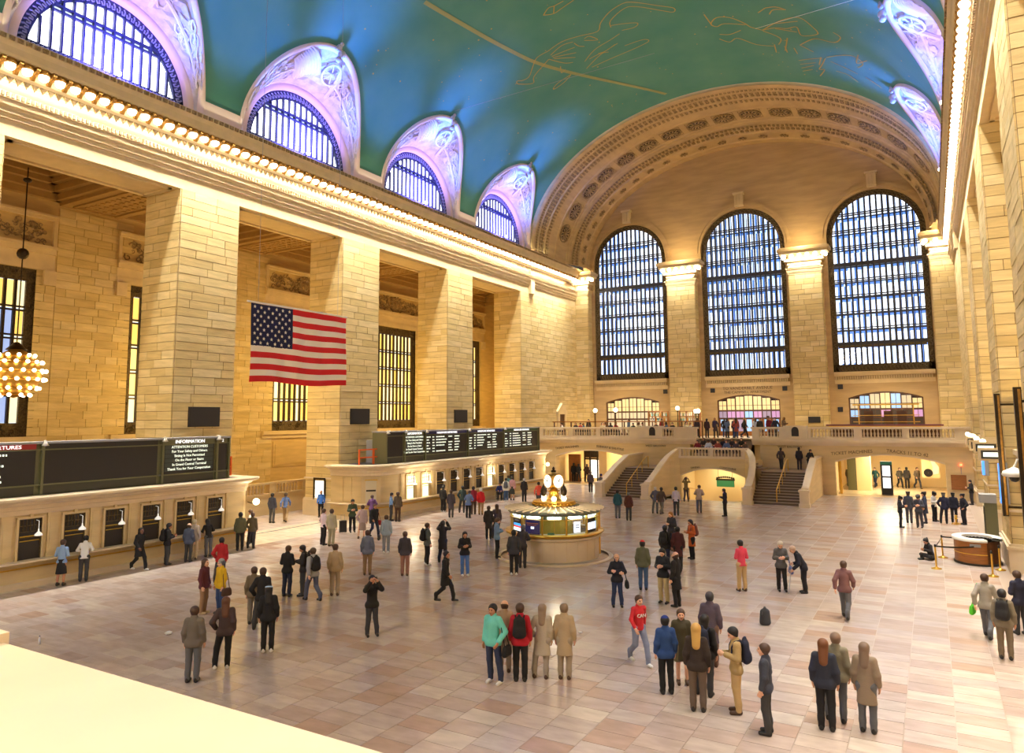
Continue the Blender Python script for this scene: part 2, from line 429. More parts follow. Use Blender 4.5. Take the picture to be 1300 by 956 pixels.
def aisle_wall(s):
    side = 'left' if s < 0 else 'right'
    wl = struct('wall_' + side, 'stone aisle wall with tall bronze windows behind the %s row of pillars' % side, 'wall')
    wl.location = (s * XB, 0, 0)
    us = sorted(set([-11, 75.2] + [yc + q for yc in BAYS + [BAYS[-1] + BP] for q in (-3.55, 3.55)]))
    holes = [(yc - 3.55, yc + 3.55, lambda u: 5.5, lambda u: 15.5) for yc in BAYS + [BAYS[-1] + BP]]
    holes_wall(MB(), us, lambda u: 0, lambda u: 20.6, holes, lambda u, z, d: (s * d, u, z), .55).build('masonry', M_aisle, wl)
    for k in range(-2, 4):                             # pilaster stone and sill mouldings
        y0 = Y1 + k * BP
        if s < 0 and 10 < y0 < 62:
            stone_face(wl, (0, y0 + .02), (0, 1), PW + 1.1, 0, 19.55, (-s, 0), .5, .8, 1.6, True, 50 + k)
            stone_face(wl, (0, y0 - 1.1), (0, 1), 1.1, 0, 15.6, (-s, 0), .5, .5, 1.1, True, 80 + k)
    rnd = random.Random(3)
    if s < 0:
        for yc in BAYS + [BAYS[-1] + BP]:
            t = MB()
            for z0, z1, e in ((15.5, 15.9, .1), (15.9, 16.5, .06), (16.5, 16.8, .22), (16.8, 17.0, .32), (18.62, 18.8, .28), (18.8, 18.92, .4), (5.2, 5.5, .3), (4.9, 5.2, .15)):
                t.box(0, e, yc - 4.2, yc + 4.2, z0, z1)
            for q in (-4.2, 4.0): t.box(0, .2, yc + q, yc + q + .2, 17, 18.62)
            for q in (-1, 1):
                t.box(0, .25, yc + q * 3.9 - .35, yc + q * 3.9 + .35, 14.6, 15.5)
            t.build('window_entablature', M_trim, wl)
            r = MB(); fm = lambda u, z, d: (d, u, z)
            relief(r, yc - 3.9, yc + 3.9, 17.1, 18.5, fm, rnd, 90, .14, .32)
            r.lathe([(.75, 0), (.78, .12), (.6, .16), (.5, .08), (.35, .1), (.3, .2), (.01, .22)], n=20)
            n = len(r.v) - 7 * 20
            r.v[n:] = [(z + .02, yc + y, 17.75 + x) for x, y, z in r.v[n:]]
            for a in range(14): r.ball((.1, yc + .82 * cos(a * .45), 17.75 + .82 * sin(a * .45)), .12, 6)
            r.build('carved_frieze', M_orn, wl, kind='stuff')
            MB().box(0, .06, yc - 3.0, yc + 3.0, 2.6, 4.6).box(.06, .1, yc - 2.8, yc + 2.8, 2.8, 4.4).build('stone_panel', M_aisle, wl)
    x0, x1 = sorted((0, -s * 9.2)); MB().box(x0, x1, 75.0, 75.3, 0, 21).build('end_masonry', M_aisle, wl)
    return wl
aisle_wall(-1); aisle_wall(1)
wn = [0]
def aisle_window(yc, s, lab):
    wn[0] += 1
    w = struct('window_%d' % wn[0], lab, 'window')
    w.location = (s * (XB + .3), yc, 0)
    f = MB()                                           # ornate bronze border
    for a in ((-3.55, 3.55, 5.5, 6.3), (-3.55, 3.55, 14.75, 15.5), (-3.55, -2.8, 6.3, 14.75), (2.8, 3.55, 6.3, 14.75)): f.box(-.08, .08, *a)
    f.build('bronze_border', M_grille, w)
    r = MB(); rnd = random.Random(int(yc)); fm = lambda u, z, d: (.06 + d, u, z)
    for a in ((-3.5, 3.5, 5.55, 6.25, 20), (-3.5, 3.5, 14.8, 15.45, 20), (-3.5, -2.85, 6.3, 14.7, 24), (2.85, 3.5, 6.3, 14.7, 24)): relief(r, *a[:4], fm, rnd, a[4], .14, .26)
    r.build('bronze_scrollwork', M_grille, w, kind='stuff')
    nx, nz = 10, 5; du = 5.6 / nx; dz = 8.45 / nz
    bar = MB().box(-.05, .12, -.075, .075, 6.3, 14.75).mesh('mullion', M_bronze); tr = MB().box(-.04, .1, -2.8, 2.8, -.05, .05).mesh('transom', M_bronze)
    for i in range(1, nx): put(bar, 'mullion', w, (0, -2.8 + i * du, 0))
    for j in range(1, nz):
        for q in (-.11, .11): put(tr, 'transom', w, (0, 0, 6.3 + j * dz + q))
    pm = [MB().box(-.01, .01, .02, du - .02, .03, dz - .03).mesh('glass_pane', m) for m in M_warmpane]
    for i in range(nx):
        for j in range(nz):
            k = rnd.choice((0, 0, 1, 2)) if yc > 25 else rnd.choice((0, 1, 2))
            if yc < 25 and 5 < i < 9 and j in (0, 1, 2, 3): k = 3
            put(pm[k], 'glass_pane', w, (-.06, -2.8 + i * du, 6.3 + j * dz))
for i, yc in enumerate(BAYS[1:] + [BAYS[-1] + BP]):
    aisle_window(yc, -1, 'tall amber-lit bronze aisle window %s' % ('behind the chandelier', 'between the first two left pillars, partly hidden', 'behind the second and third pillars above the departure board', 'far one mostly hidden behind the third pillar', 'last narrow sliver between third and far end pillars')[i])
# aisle ceilings with coffers and cross beams
for s in (-1, 1):
    ac = struct('ceiling', 'coffered stone ceiling of the %s aisle' % ('left' if s < 0 else 'right'), 'ceiling')
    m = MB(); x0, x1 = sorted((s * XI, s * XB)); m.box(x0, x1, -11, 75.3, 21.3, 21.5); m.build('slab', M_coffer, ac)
    for k in range(-2, 5):
        y0 = Y1 + (k - 1) * BP; b = MB()
        b.box(x0, x1, y0, y0 + PW, 19.7, 21.3)
        for a0, a1, c0, c1 in ((.6, 8.4, .5, .62), (.6, 8.4, PW - .62, PW - .5), (.6, .72, .5, PW - .5), (8.28, 8.4, .5, PW - .5)):
            q0, q1 = sorted((s * (XI + a0), s * (XI + a1))); b.box(q0, q1, y0 + c0, y0 + c1, 19.6, 19.7)
        for i in range(13):
            for j in range(4):
                xx = s * (XI + 1.3 + i * .55); b.box(xx - .1, xx + .1, y0 + 1 + j * .55, y0 + 1.2 + j * .55, 19.64, 19.7)
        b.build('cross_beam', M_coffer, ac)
        yc = y0 + PW; l = BP - PW; c = MB()
        for e, z0 in ((0, 19.9), (.35, 20.3), (.7, 20.7), (1.0, 21.0)):
            w = .35
            for a0, a1, b0, b1 in ((XI + e, XI + e + w, yc + e, yc + l - e), (XB - e - w, XB - e, yc + e, yc + l - e), (XI + e, XB - e, yc + e, yc + e + w), (XI + e, XB - e, yc + l - e - w, yc + l - e)):
                q0, q1 = sorted((s * a0, s * a1)); c.box(q0, q1, b0, b1, z0, z0 + .5)
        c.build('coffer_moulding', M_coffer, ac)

# ------------------------------------------------------------------ vault with lunettes
LW, LH, LZ = 5.0, 6.5, 23.0
LUN = [BAYS[0] - BP] + BAYS
def lun_z(y):
    for yc in LUN:
        if abs(y - yc) < LW: return LZ + LH * sqrt(max(0, 1 - ((y - yc) / LW) ** 2))
    return LZ
def vault_x(z): return VA * sqrt(max(0, 1 - ((z - VZ) / VB) ** 2))
ceil = struct('ceiling', 'turquoise barrel vault painted with gold star figures', 'ceiling')
def ceilmat():
    m = mat('turquoise_vault_paint', (70, 130, 114), .75)
    nt = m.node_tree; N = nt.nodes; L = nt.links; p = N['Principled BSDF']
    g = N.new('ShaderNodeNewGeometry'); n = N.new('ShaderNodeTexNoise'); n.inputs['Scale'].default_value = .35; n.inputs['Detail'].default_value = 6
    L.new(g.outputs['Position'], n.inputs['Vector'])
    r = N.new('ShaderNodeValToRGB'); r.color_ramp.elements[0].position = .3; r.color_ramp.elements[1].position = .75
    r.color_ramp.elements[0].color = lin(58, 120, 106); r.color_ramp.elements[1].color = lin(80, 132, 112)
    L.new(n.outputs['Fac'], r.inputs[0]); L.new(r.outputs[0], p.inputs['Base Color'])
    return m
ys = set(arange(-11, 61.4, 40))
for yc in LUN: ys |= set(yc - LW * cos(pi * i / 40) for i in range(41))
ys = sorted(y for y in ys if -11 <= y <= 61.4)
NA = 56; rows = []
for y in ys:
    z0 = lun_z(y); a0 = math.asin(min(1, (z0 - VZ) / VB))
    rows.append([(VA * cos(a0 + (pi - 2 * a0) * i / NA), y, VZ + VB * sin(a0 + (pi - 2 * a0) * i / NA)) for i in range(NA + 1)])
MB().grid(rows).build('vault', ceilmat(), ceil, smooth=True)
def vpt(th, y, off=.04): return ((VA - off) * cos(th), y, VZ + (VB - off) * sin(th))
M_ceilgold = mat('gold_ceiling_paint', (178, 142, 62), .6)
M_ceilfaint = mat('faint_gold_ceiling_paint', (142, 142, 84), .7)
def ribbon(mb, pts, w):
    ps = [Vector(p) for p in pts]; rr = []
    for i, p in enumerate(ps):
        t = (ps[min(i + 1, len(ps) - 1)] - ps[max(i - 1, 0)]).normalized()
        n = Vector((-p.x / VA ** 2, 0, -(p.z - VZ) / VB ** 2)).normalized()
        sd = t.cross(n).normalized() * w / 2; q = p + n * .03
        rr.append([tuple(q - sd), tuple(q + sd)])
    mb.grid(rr)
def smooth(pts, n=4):
    out = []
    for i in range(len(pts) - 1):
        p0 = pts[max(i - 1, 0)]; p1 = pts[i]; p2 = pts[i + 1]; p3 = pts[min(i + 2, len(pts) - 1)]
        for k in range(n):
            t = k / n
            out.append(tuple(.5 * (2 * b + (c - a) * t + (2 * a - 5 * b + 4 * c - d) * t * t + (3 * b - a - 3 * c + d) * t ** 3) for a, b, c, d in zip(p0, p1, p2, p3)))
    return out + [pts[-1]]
FIG_A = [[(-7.6,46.1),(-8.5,46.0),(-9.2,46.6),(-9.9,47.3),(-10.4,47.2),(-10.7,46.8),(-10.8,47.2),(-10.1,48.3),(-9.7,47.7),(-8.5,47.2),(-8.0,47.0)],[(-7.6,46.1),(-6.4,46.0),(-5.2,46.4),(-3.9,46.9),(-3.3,46.1),(-2.3,45.3),(-1.2,44.9),(-0.5,45.1),(0.9,46.4),(1.8,47.2),(1.6,47.7),(0.9,47.1),(-0.4,45.8),(-1.2,45.5),(-2.6,46.3),(-2.9,47.1)],[(-2.8,46.9),(-1.9,47.3),(-1.1,47.8),(-1.5,48.2),(-2.4,48.0)],[(-8.0,47.0),(-7.4,48.5),(-6.9,49.0)],[(-7.8,48.6),(-8.1,49.4),(-7.7,49.3)],[(-7.7,46.7),(-6.6,46.4),(-5.8,46.7)],[(-7.7,46.9),(-6.0,47.4)],[(-7.7,47.1),(-6.2,48.1)],[(-7.7,47.3),(-6.5,48.6)],[(-6.2,49.7),(-5.0,48.9),(-3.6,48.6),(-2.7,48.3)],[(-6.5,50.7),(-5.0,49.9),(-3.3,49.4)],[(-6.1,50.9),(-4.5,51.0),(-2.7,51.0),(-1.3,50.7),(-1.5,50.2),(-3.0,50.1)],[(-5.0,47.0),(-4.6,47.0),(-4.3,47.9),(-5.1,47.2)],[(-5.8,46.9),(-5.7,47.5),(-5.4,47.9)],[(-9.4,50.5),(-8.9,50.3),(-8.1,50.3),(-7.7,50.3),(-8.5,50.7),(-9.4,50.7),(-9.4,50.5)],[(-6.0,42.3),(-5.4,41.9),(-5.0,42.0),(-4.3,42.0)],[(-6.0,42.3),(-5.4,42.7),(-4.7,42.6),(-3.7,42.4)],[(-5.0,42.0),(-5.4,42.7)],[(-5.0,49.6),(-4.4,49.7),(-3.5,49.4)],[(-5.8,49.7),(-4.9,49.7),(-4.3,50.0)]]
FIG_B = [[(6.9,51.8),(8.0,50.6),(9.1,49.7),(9.8,49.6),(10.3,50.5),(10.6,51.5),(10.0,52.1),(9.4,52.2),(9.3,51.0),(8.6,51.4),(7.8,51.4),(6.9,51.8)],[(6.9,51.8),(6.2,51.3),(5.9,50.7),(5.1,49.7),(4.2,49.5),(3.6,50.3),(3.9,50.8),(4.5,50.5),(5.9,50.9)],[(3.5,48.8),(3.6,50.3)],[(6.9,51.9),(7.9,53.0),(7.6,54.1)],[(8.4,52.9),(7.9,55.1)],[(9.1,53.9),(9.9,54.8)],[(9.1,53.9),(10.0,52.7),(10.5,52.4),(11.5,52.4),(12.0,51.3),(11.6,50.8)],[(3.8,52.0),(4.5,52.2),(5.4,51.7)],[(3.6,52.7),(4.2,53.4),(4.9,52.9),(6.0,54.1),(7.2,54.4)],[(7.7,48.5),(8.4,48.3),(9.0,48.6)],[(7.1,49.2),(7.7,48.5)],[(7.8,49.4),(8.2,48.7),(9.0,48.6)],[(7.3,54.1),(7.2,55.5)],[(8.0,54.3),(8.0,55.4)],[(8.6,54.5),(8.7,55.5)],[(8.6,56.7),(9.9,55.9),(10.4,55.6)],[(8.6,57.4),(9.8,56.7)],[(8.6,58.1),(9.6,57.3)],[(8.6,58.7),(9.4,58.1)],[(10.3,55.5),(10.0,57.0)],[(10.6,55.5),(10.2,56.9),(9.9,57.9),(10.3,57.7),(9.8,59.2)],[(10.7,55.3),(12.4,53.8),(13.1,54.4),(12.7,55.6)],[(10.9,55.9),(11.8,56.4),(12.6,56.8)],[(11.1,57.5),(11.9,57.6),(12.5,58.4)],[(13.1,56.8),(14.1,57.5)],[(12.9,53.2),(12.7,54.8),(13.4,53.6)],[(7.8,51.5),(8.6,51.7),(9.2,51.8)],[(7.7,50.8),(8.6,50.5),(9.5,50.1)]]
BAND = [(-10.5,34.6),(-10.1,38.2),(-9.5,42.7),(-8.6,47.2),(-6.4,52.9),(-2.9,59.9)]
def vp(p): return (p[0], p[1], VZ + VB * sqrt(1 - (p[0] / VA) ** 2))
mb = MB()
for f, w in ((FIG_A, .07), (FIG_B, .09)):
    for l in f: ribbon(mb, [vp(p) for p in smooth(l, 4)], w)
ribbon(mb, [vp(p) for p in ((3.3, 40.6), (4.2, 41.9), (5.0, 42.8))], .3)
mb.build('painted_figures', M_ceilgold, ceil, kind='stuff')
mb = MB(); ribbon(mb, [vp(p) for p in smooth(BAND, 6)], .3)
mb.build('painted_band', M_ceilfaint, ceil)
# star dots
mb = MB(); rnd = random.Random(5)
for i in range(420):
    y = rnd.uniform(8, 60); th = rnd.uniform(.45, pi - .45)
    p = vpt(th, y, .05)
    if p[2] < lun_z(y) + .8: continue
    r = rnd.choice((.035, .05, .07)); n = Vector((-p[0] / VA ** 2, 0, -(p[2] - VZ) / VB ** 2)).normalized()
    a = Vector((0, 1, 0)); b = n.cross(a)
    mb.add([tuple(Vector(p) + r * (cos(q) * a + sin(q) * b)) for q in (0, 1.26, 2.51, 3.77, 5.03)], [(0, 1, 2, 3, 4)])
mb.build('gold_stars', M_ceilgold, ceil, kind='stuff')

WR, WZ = 4.2, 23.2                                     # lunette window arch
def lunette(yc, s, vis, lab):
    wn[0] += 1
    l = struct('trim_%d' % (10 + wn[0]), 'sculpted plaster lunette arch ' + lab, 'lunette')
    l.location = (s * XW, yc, 0)
    # local: x toward the hall = -s
    def arch(t): return Vector((.25, (WR + .3) * sin(t), WZ - .2 + (WR + .3) * cos(t)))
    def cont(t):
        z = LZ + LH * cos(t); return Vector((XW - vault_x(z), LW * sin(t), z))
    rnd = random.Random(int(yc * 10)); T = [-pi / 2 + pi * i / 48 for i in range(49)]
    loc = lambda p: (-s * p.x, p.y, p.z)
    rows = []
    for t in T:
        a, c = arch(t), cont(t); nrm = Vector((1, 0, -.35)).normalized(); row = []
        for j in range(13):
            q = j / 12; p = a.lerp(c, q)
            bump = rnd.uniform(-.08, .2) if 2 <= j <= 9 and abs(t) < 1.35 else 0
            row.append(loc(p + nrm * (bump + .12 * sin(pi * q))))
        rows.append(row)
    MB().grid(rows).build('carved_field', M_plaster, l, smooth=False)
    rim = MB()
    rows = []
    for t in T:
        c = cont(t); a = arch(t); d = (c - a).normalized(); n = Vector((.8, 0, -.6))
        c2 = cont(t) + Vector((0, .0, 0))
        rows.append([loc(c - d * .42 + n * .1), loc(c - d * .4 + n * .2), loc(c - d * .02 + n * .2), loc(c + d * .03 + n * .0)])
    rim.grid(rows).build('rim_band', M_rim, l, smooth=True)
    ring = MB(); rows = []
    for t in T:
        rows.append([(-s * x, r * sin(t), WZ - .2 + r * cos(t)) for x, r in ((-.3, WR), (.3, WR), (.36, WR + .08), (.36, WR + .5), (.25, WR + .55))])
    ring.grid(rows).build('archivolt', M_rim, l, smooth=True)
    if vis:                                            # winged disc, branches and the finial
        sc = MB(); sl = lambda q, u, h: loc(arch(q).lerp(cont(q), u) + Vector((h, 0, -.3 * h)))
        for k in range(9):
            a0 = -.02 - k * .035
            sc.tube([sl(a0 - .35 * q / 4 * (1 - k * .05), .42 + .5 * q / 4 - k * .03, .25 + .16 * sin(q * .8)) for q in range(5)], [.12, .14, .13, .1, .04], 4)
        pts = [sl(.16 + .14 * cos(q), .5 + .2 * sin(q), .36) for q in arange(0, 2 * pi, 14)]
        sc.tube(pts, .08, 5, False)
        for q in range(6): sc.tube([sl(.16, .5, .36), sl(.16 + .13 * cos(q * 1.05), .5 + .18 * sin(q * 1.05), .36)], .04, 4)
        sc.ball(sl(.16, .5, .42), .16, 8)
        for sg in (-1, 1):
            for k in range(26):
                t0 = sg * rnd.uniform(.3, 1.25); u0 = rnd.uniform(.25, .7); r = rnd.uniform(.04, .1); tt = rnd.uniform(0, 6)
                sc.tube([sl(t0 + r * (1 - .11 * q) * cos(tt + q), u0 + 1.8 * r * (1 - .11 * q) * sin(tt + q), .24) for q in range(7)], [.07, .07, .06, .06, .05, .04, .03], 4)
            sc.tube([sl(sg * q, .45 - .1 * q, .25) for q in arange(.3, 1.3, 6)], [.12, .1, .1, .09, .08, .06, .05], 5)
        sc.tube([sl(.34, .12, .2), sl(.3, .45, .3), sl(.2, .8, .3)], [.12, .14, .08], 5)
        sc.build('carved_wing_and_branches', mat('plaster_relief', (216, 202, 196), .8), l, kind='stuff')
        f = MB(); c = cont(0)
        for dz, r, dx in ((-.9, .2, .16), (-.5, .24, .18), (-.1, .18, .2), (.2, .14, .2), (.45, .1, .22)): f.ball(loc(Vector((c.x + dx, .12 * sin(dz * 9), c.z + dz))), r, 8)
        for sg in (-1, 1): f.ball(loc(Vector((c.x + .2, sg * .3, c.z - .3))), .12, 6)
        f.build('finial', M_plaster, l, smooth=True)
    # window
    w = struct('window_%d' % wn[0], 'half-round daylight window with blue bronze bars ' + lab, 'window')
    w.location = (s * XW, yc, WZ - .2)
    ib = WR - .55
    fr = MB(); rows = [[(-s * x, r * sin(t), r * cos(t)) for x, r in ((-.25, WR), (.0, WR), (.0, ib), (-.25, ib))] for t in T]
    fr.grid(rows); x0, x1 = sorted((s * .25, 0)); fr.box(x0, x1, -WR, WR, 0, .5)
    fr.build('bronze_border', M_bluefr, w)
    if not vis: return
    MB().ball((-s * 1.0, 0, .12), .13, 8).build('floodlight', M_globe, w, smooth=True); MB().tube([(-s * .3, 0, -.1), (-s * 1.0, 0, .05)], .05, 5).build('floodlight_arm', M_bluefr, w)
    sc = MB()
    for k in range(46):
        t = -1.5 + 3 * k / 45; r = WR - .28
        sc.tube([(-s * .02, (r + .17 * cos(q)) * sin(t + .02 * sin(q)), (r + .17 * cos(q)) * cos(t + .02 * sin(q))) for q in (0, 1.2, 2.4, 3.6, 4.8)], .045, 4)
    for k in range(40): sc.tube([(-s * .03, -WR + .2 + k * .2 + .09 * cos(q), .27 + .14 * sin(q)) for q in (0, 1.3, 2.6, 3.9, 5.2)], .035, 4)
    sc.build('bronze_scrollwork', mat('pale_bronze_scroll', (150, 156, 196), .4, .3), w, kind='stuff')
    zt = 2.55; n = 15; du = 2 * ib / n
    b = MB().box(-.14, .06, -.05, .05, 0, 1).mesh('mullion', M_bluefr)
    for i in range(1, n):
        u = -ib + i * du; put(b, 'mullion', w, (0, u, .5), (0, 0, 0), (1, 1, sqrt(ib * ib - u * u) - .5))
    b = MB().box(-.12, .05, -1, 1, -.05, .05).mesh('transom', M_bluefr)
    for q in (-.14, .14): put(b, 'transom', w, (0, 0, zt + q), (0, 0, 0), (1, sqrt(ib * ib - zt * zt), 1))
    for i in range(n):
        u0 = -ib + i * du + .03; u1 = u0 + du - .06; f = lambda u: sqrt(max(0, ib * ib - u * u))
        def pane(za, zb0, zb1):
            if max(zb0, zb1) - za < .15: return
            MB().poly([(s * .1, u0, za), (s * .1, u1, za), (s * .1, u1, max(zb1, za + .01)), (s * .1, u0, max(zb0, za + .01))], (s * .02, 0, 0)).build('glass_pane', M_white_em, w)
        pane(.5, min(zt - .1, f(u0)), min(zt - .1, f(u1)))
        if min(f(u0), f(u1)) > zt + .25: pane(zt + .1, f(u0), f(u1))
for i, yc in enumerate(BAYS[1:]):
    lunette(yc, -1, True, 'on the left, %s from the camera' % ('nearest, cut by the picture top', 'second', 'third', 'fourth and farthest')[i])
for i, yc in enumerate(BAYS[1:]):
    if i >= 1: lunette(yc, 1, i > 1, 'on the right, %s' % ('out of sight above the cornice', 'nearer one at the picture top', 'farther one beside the end arch')[i - 1])
    else: lunette(yc, 1, False, 'on the right, nearest the camera')
lunette(BAYS[0], -1, False, 'on the left, beside the camera'); lunette(BAYS[0], 1, False, 'on the right, beside the camera')
lunette(LUN[0], -1, False, 'on the left, behind the camera'); lunette(LUN[0], 1, False, 'on the right, behind the camera')
# pale band at the foot of the vault between the lunettes
for s in (-1, 1):
    for k in range(6):
        y0 = LUN[k] + LW - .1; y1 = LUN[k] + BP - LW + .1
        x0, x1 = sorted((s * (XW - .75), s * (XW + .2)))
        MB().box(x0, x1, y0, y1, 22.9, 23.75).build('spring_band', M_rim, ceil)
# ------------------------------------------------------------------ end arch with rosettes
arch = struct('trim_3', 'deep coffered end arch with a row of rosettes around the tympanum', 'arch')
def ell(a, b, n=72, z0=VZ, t0=0, t1=pi): return [(a * cos(t0 + (t1 - t0) * i / n), z0 + b * sin(t0 + (t1 - t0) * i / n)) for i in range(n + 1)]
prof = [(61.3, -.25), (61.3, .22), (61.55, .3), (61.9, .3), (62.0, .16), (62.5, .16), (62.6, .24), (62.8, .24), (62.9, .12), (63.9, .12), (64.0, .24), (64.2, .24), (64.3, .1), (65.1, .1), (65.2, .03), (66.6, .03), (66.7, .12), (66.9, .12), (67.0, .0), (69.4, .0), (69.5, .12), (69.7, .12), (69.8, .25), (70.1, .3), (70.5, .55), (71.2, .6), (71.3, .8), (72.6, .95), (72.7, 1.05), (73.0, 1.05), (73.1, .9), (74.2, .9)]
m = MB(); m.grid([[(x, y, z) for x, z in ell(VA - d, VB - d)] for y, d in prof]); m.build('soffit', M_tymp, arch, smooth=False)
e = MB()
def along(n, a, b, y, fn):
    for i in range(n):
        t = pi * (i + .5) / n; x, z = a * cos(t), VZ + b * sin(t); nx, nz = -cos(t) / a, -sin(t) / b; l = sqrt(nx * nx + nz * nz)
        M = Matrix.Translation((x, y, z)) @ Matrix(((-nz / l, 0, nx / l, 0), (0, 1, 0, 0), (nx / l, 0, nz / l, 0), (0, 0, 0, 1)))
        fn(M, i)
rnd = random.Random(11)
for yy, n, d, sx, sy in ((62.25, 150, .16, .09, .2), (63.15, 110, .12, .13, .18), (63.65, 110, .12, .13, .18), (64.7, 120, .1, .1, .26), (70.35, 130, .5, .1, .2), (70.9, 110, .6, .13, .22)):
    along(n, VA - d, VB - d, yy, lambda M, i: e.box(-sx, sx, -sy + rnd.uniform(-.04, .04), sy, -.02, .09, M))
def spray(M, i):
    for q in range(7):
        a = q * .9; e.box(-.05, .05, 0, .42, 0, .08, M @ Matrix.Translation((0, 0, 0)) @ Matrix.Rotation(a, 4, 'Z'))
along(26, VA - .95, VB - .95, 71.95, spray)
e.build('egg_and_leaf_moulding', M_orn, arch, kind='stuff')
r = MB()
r.lathe([(1.0, 0), (1.02, .14), (.94, .17), (.86, .1), (.84, .03)], n=24); r.lathe([(.28, .03), (.28, .16), (.16, .2), (.01, .22)], n=16)
r.cm = 1
for q in range(12):
    M = Matrix.Rotation(q * pi / 6, 4, 'Z')
    r.add([tuple(M @ Vector(p)) for p in ((.3, -.03, .06), (.3, .03, .06), (.62, .075, .12), (.8, 0, .08), (.62, -.075, .12), (.62, 0, .16))], [(0, 1, 5), (1, 2, 5), (2, 3, 5), (3, 4, 5), (4, 0, 5)])
r.cm = 0; r.lathe([(.01, .03), (.85, .03)], n=24); fl = len(r.f) - 24
for i in range(fl, len(r.f)): r.m[i] = 2
rm = r.mesh('rosette', [M_orn, M_tymp, mat('rosette_recess', (70, 50, 28), .8)])
sq = MB().box(-1.02, -.98, -1, 1, 0, .05).box(.98, 1.02, -1, 1, 0, .05).box(-1, 1, -1.02, -.98, 0, .05).box(-1, 1, .98, 1.02, 0, .05).mesh('coffer_frame', M_orn)
SX = [-17.1, -15.9, -14.1, -12.3, -10, -7.6, -5.1, -2.5, .1, 2.6, 5.3, 7.8, 10.2, 12.6, 14.7, 16.4]
for x in SX:
    t = math.acos(max(-1, min(1, x / VA))); nx, nz = -cos(t) / VA, -sin(t) / VB; l = sqrt(nx * nx + nz * nz)
    M = Matrix(((-nz / l, 0, nx / l, x), (0, 1, 0, 68.2), (nx / l, 0, nz / l, VZ + VB * sin(t)), (0, 0, 0, 1)))
    for me, nm, sc in ((rm, 'rosette', 1.0), (sq, 'coffer_frame', 1.0)):
        o = put(me, nm, arch); o.matrix_local = M @ Matrix.Scale(sc, 4)

# ------------------------------------------------------------------ end wall
we = struct('wall_end', 'far end wall with three tall arched windows above the balcony', 'wall')
WX = (-12.19, 0, 12.19); WH = 4.18; ZB, ZS = 10.43, 23.45
us = set([-18.4, 18.4])
for xc in WX:
    us |= set(xc - WH * cos(pi * i / 28) for i in range(29)) | set(xc - 3.05 + 6.1 * i / 12 for i in range(13))
us |= set(-VA * cos(pi * i / 40) for i in range(41))
us = sorted(us)
hol = []
for xc in WX:
    hol.append((xc - WH, xc + WH, lambda u: ZB, lambda u, xc=xc: ZS + sqrt(max(0, WH ** 2 - (u - xc) ** 2))))
    hol.append((xc - 3.05, xc + 3.05, lambda u: 4.45, lambda u, xc=xc: 8.0 + .56 * (1 - ((u - xc) / 3.05) ** 2)))
holes_wall(MB(), us, lambda u: 4.0, lambda u: VZ + VB * sqrt(max(0, 1 - (u / VA) ** 2)) + .02, hol, lambda u, z, d: (u, YF + d, z), .7).build('masonry', M_tymp, we)
kb = MB()
for xc in WX:
    a = MB()
    for r0, r1, d in ((WH, WH + .28, .1), (WH + .28, WH + .62, .2), (WH + .62, WH + .72, .06)):
        a.grid([[(xc + r * cos(t), YF - dd, ZS + r * sin(t)) for r, dd in ((r0, 0), (r0, d), (r1, d), (r1, 0))] for t in arange(0, pi, 40)])
    a.build('archivolt', M_tymp, we, smooth=False)
    k = MB().box(xc - .42, xc + .42, YF - .5, YF, 27.75, 29.0).box(xc - .55, xc + .55, YF - .62, YF, 29.0, 29.2)
    for q in (-.3, 0, .3): k.box(xc + q - .09, xc + q + .09, YF - .6, YF - .5, 27.9, 28.9)
    k.build('keystone', M_trim, we)
    s_ = MB()
    for z0, z1, d in ((10.2, 10.43, .55), (10.05, 10.2, .4), (9.6, 9.72, .2), (9.35, 9.6, .1)): s_.box(xc - 4.1, xc + 4.1, YF - d, YF + .1, z0, z1)
    n = 40
    for i in range(n): s_.box(xc - 4 + i * .2, xc - 3.88 + i * .2, YF - .3, YF, 9.74, 10.02)
    s_.build('sill_moulding', M_trim, we)
def end_pilaster(x0, x1, n, lab):
    p = struct('pillar', lab, 'pilaster'); p.location = ((x0 + x1) / 2, YF - 1.0, 4.4)
    h = (x1 - x0) / 2; H = 20.0 - 4.4
    MB().box(-h, h, .05, 1.0, 0, H).build('core', M_joint, p)
    stone_face(p, (-h, .05), (1, 0), 2 * h, 0, H, (0, -1), .5, .7, 1.5, True, n)
    stone_face(p, (-h, .05), (0, 1), .95, 0, H, (-1, 0), .5, .9, 1, True, n + 1)
    stone_face(p, (h, .05), (0, 1), .95, 0, H, (1, 0), .5, .9, 1, True, n + 2)
    c = MB()
    for z0, z1, e in ((0, .18, .04), (.18, .3, .1), (.3, .5, .14), (.5, .62, .22), (.95, 1.25, .06), (1.25, 1.5, .3), (1.95, 2.2, .72), (2.2, 2.45, .86), (2.45, 2.6, .7)): c.box(-h - e, h + e, -e, 1.0, H + z0, H + z1)
    c.box(-h + .05, h - .05, .02, 1.0, H + .6, H + 2.0)
    k = int(2 * h / .12)
    for i in range(k): c.box(-h + i * .12, -h + i * .12 + .07, -.3, 0, H + .64, H + .78)
    c.build('capital', M_trim, p)
    b = MB().ball((0, 0, 0), .2, 8).mesh('bulb', M_bulb, True); nb = max(3, int(round(2 * h / .58)) + 1)
    for i in range(nb): put(b, 'bulb', p, (-h - .3 + (2 * h + .6) * i / (nb - 1), -.42, H + 1.76))
    for sx in (-1, 1): put(b, 'bulb', p, (sx * (h + .42), .25, H + 1.76))
    MB().box(-h - .35, h + .35, -.3, 1, H + 1.5, H + 1.6).build('bulb_tray', M_goldm, p)
    light('AREA', 'capital_lamp', ((x0 + x1) / 2, YF - 1.95, 4.4 + H + 1.62), 260, HALL, 2 * h, aim((0, .3, -1)), .25)
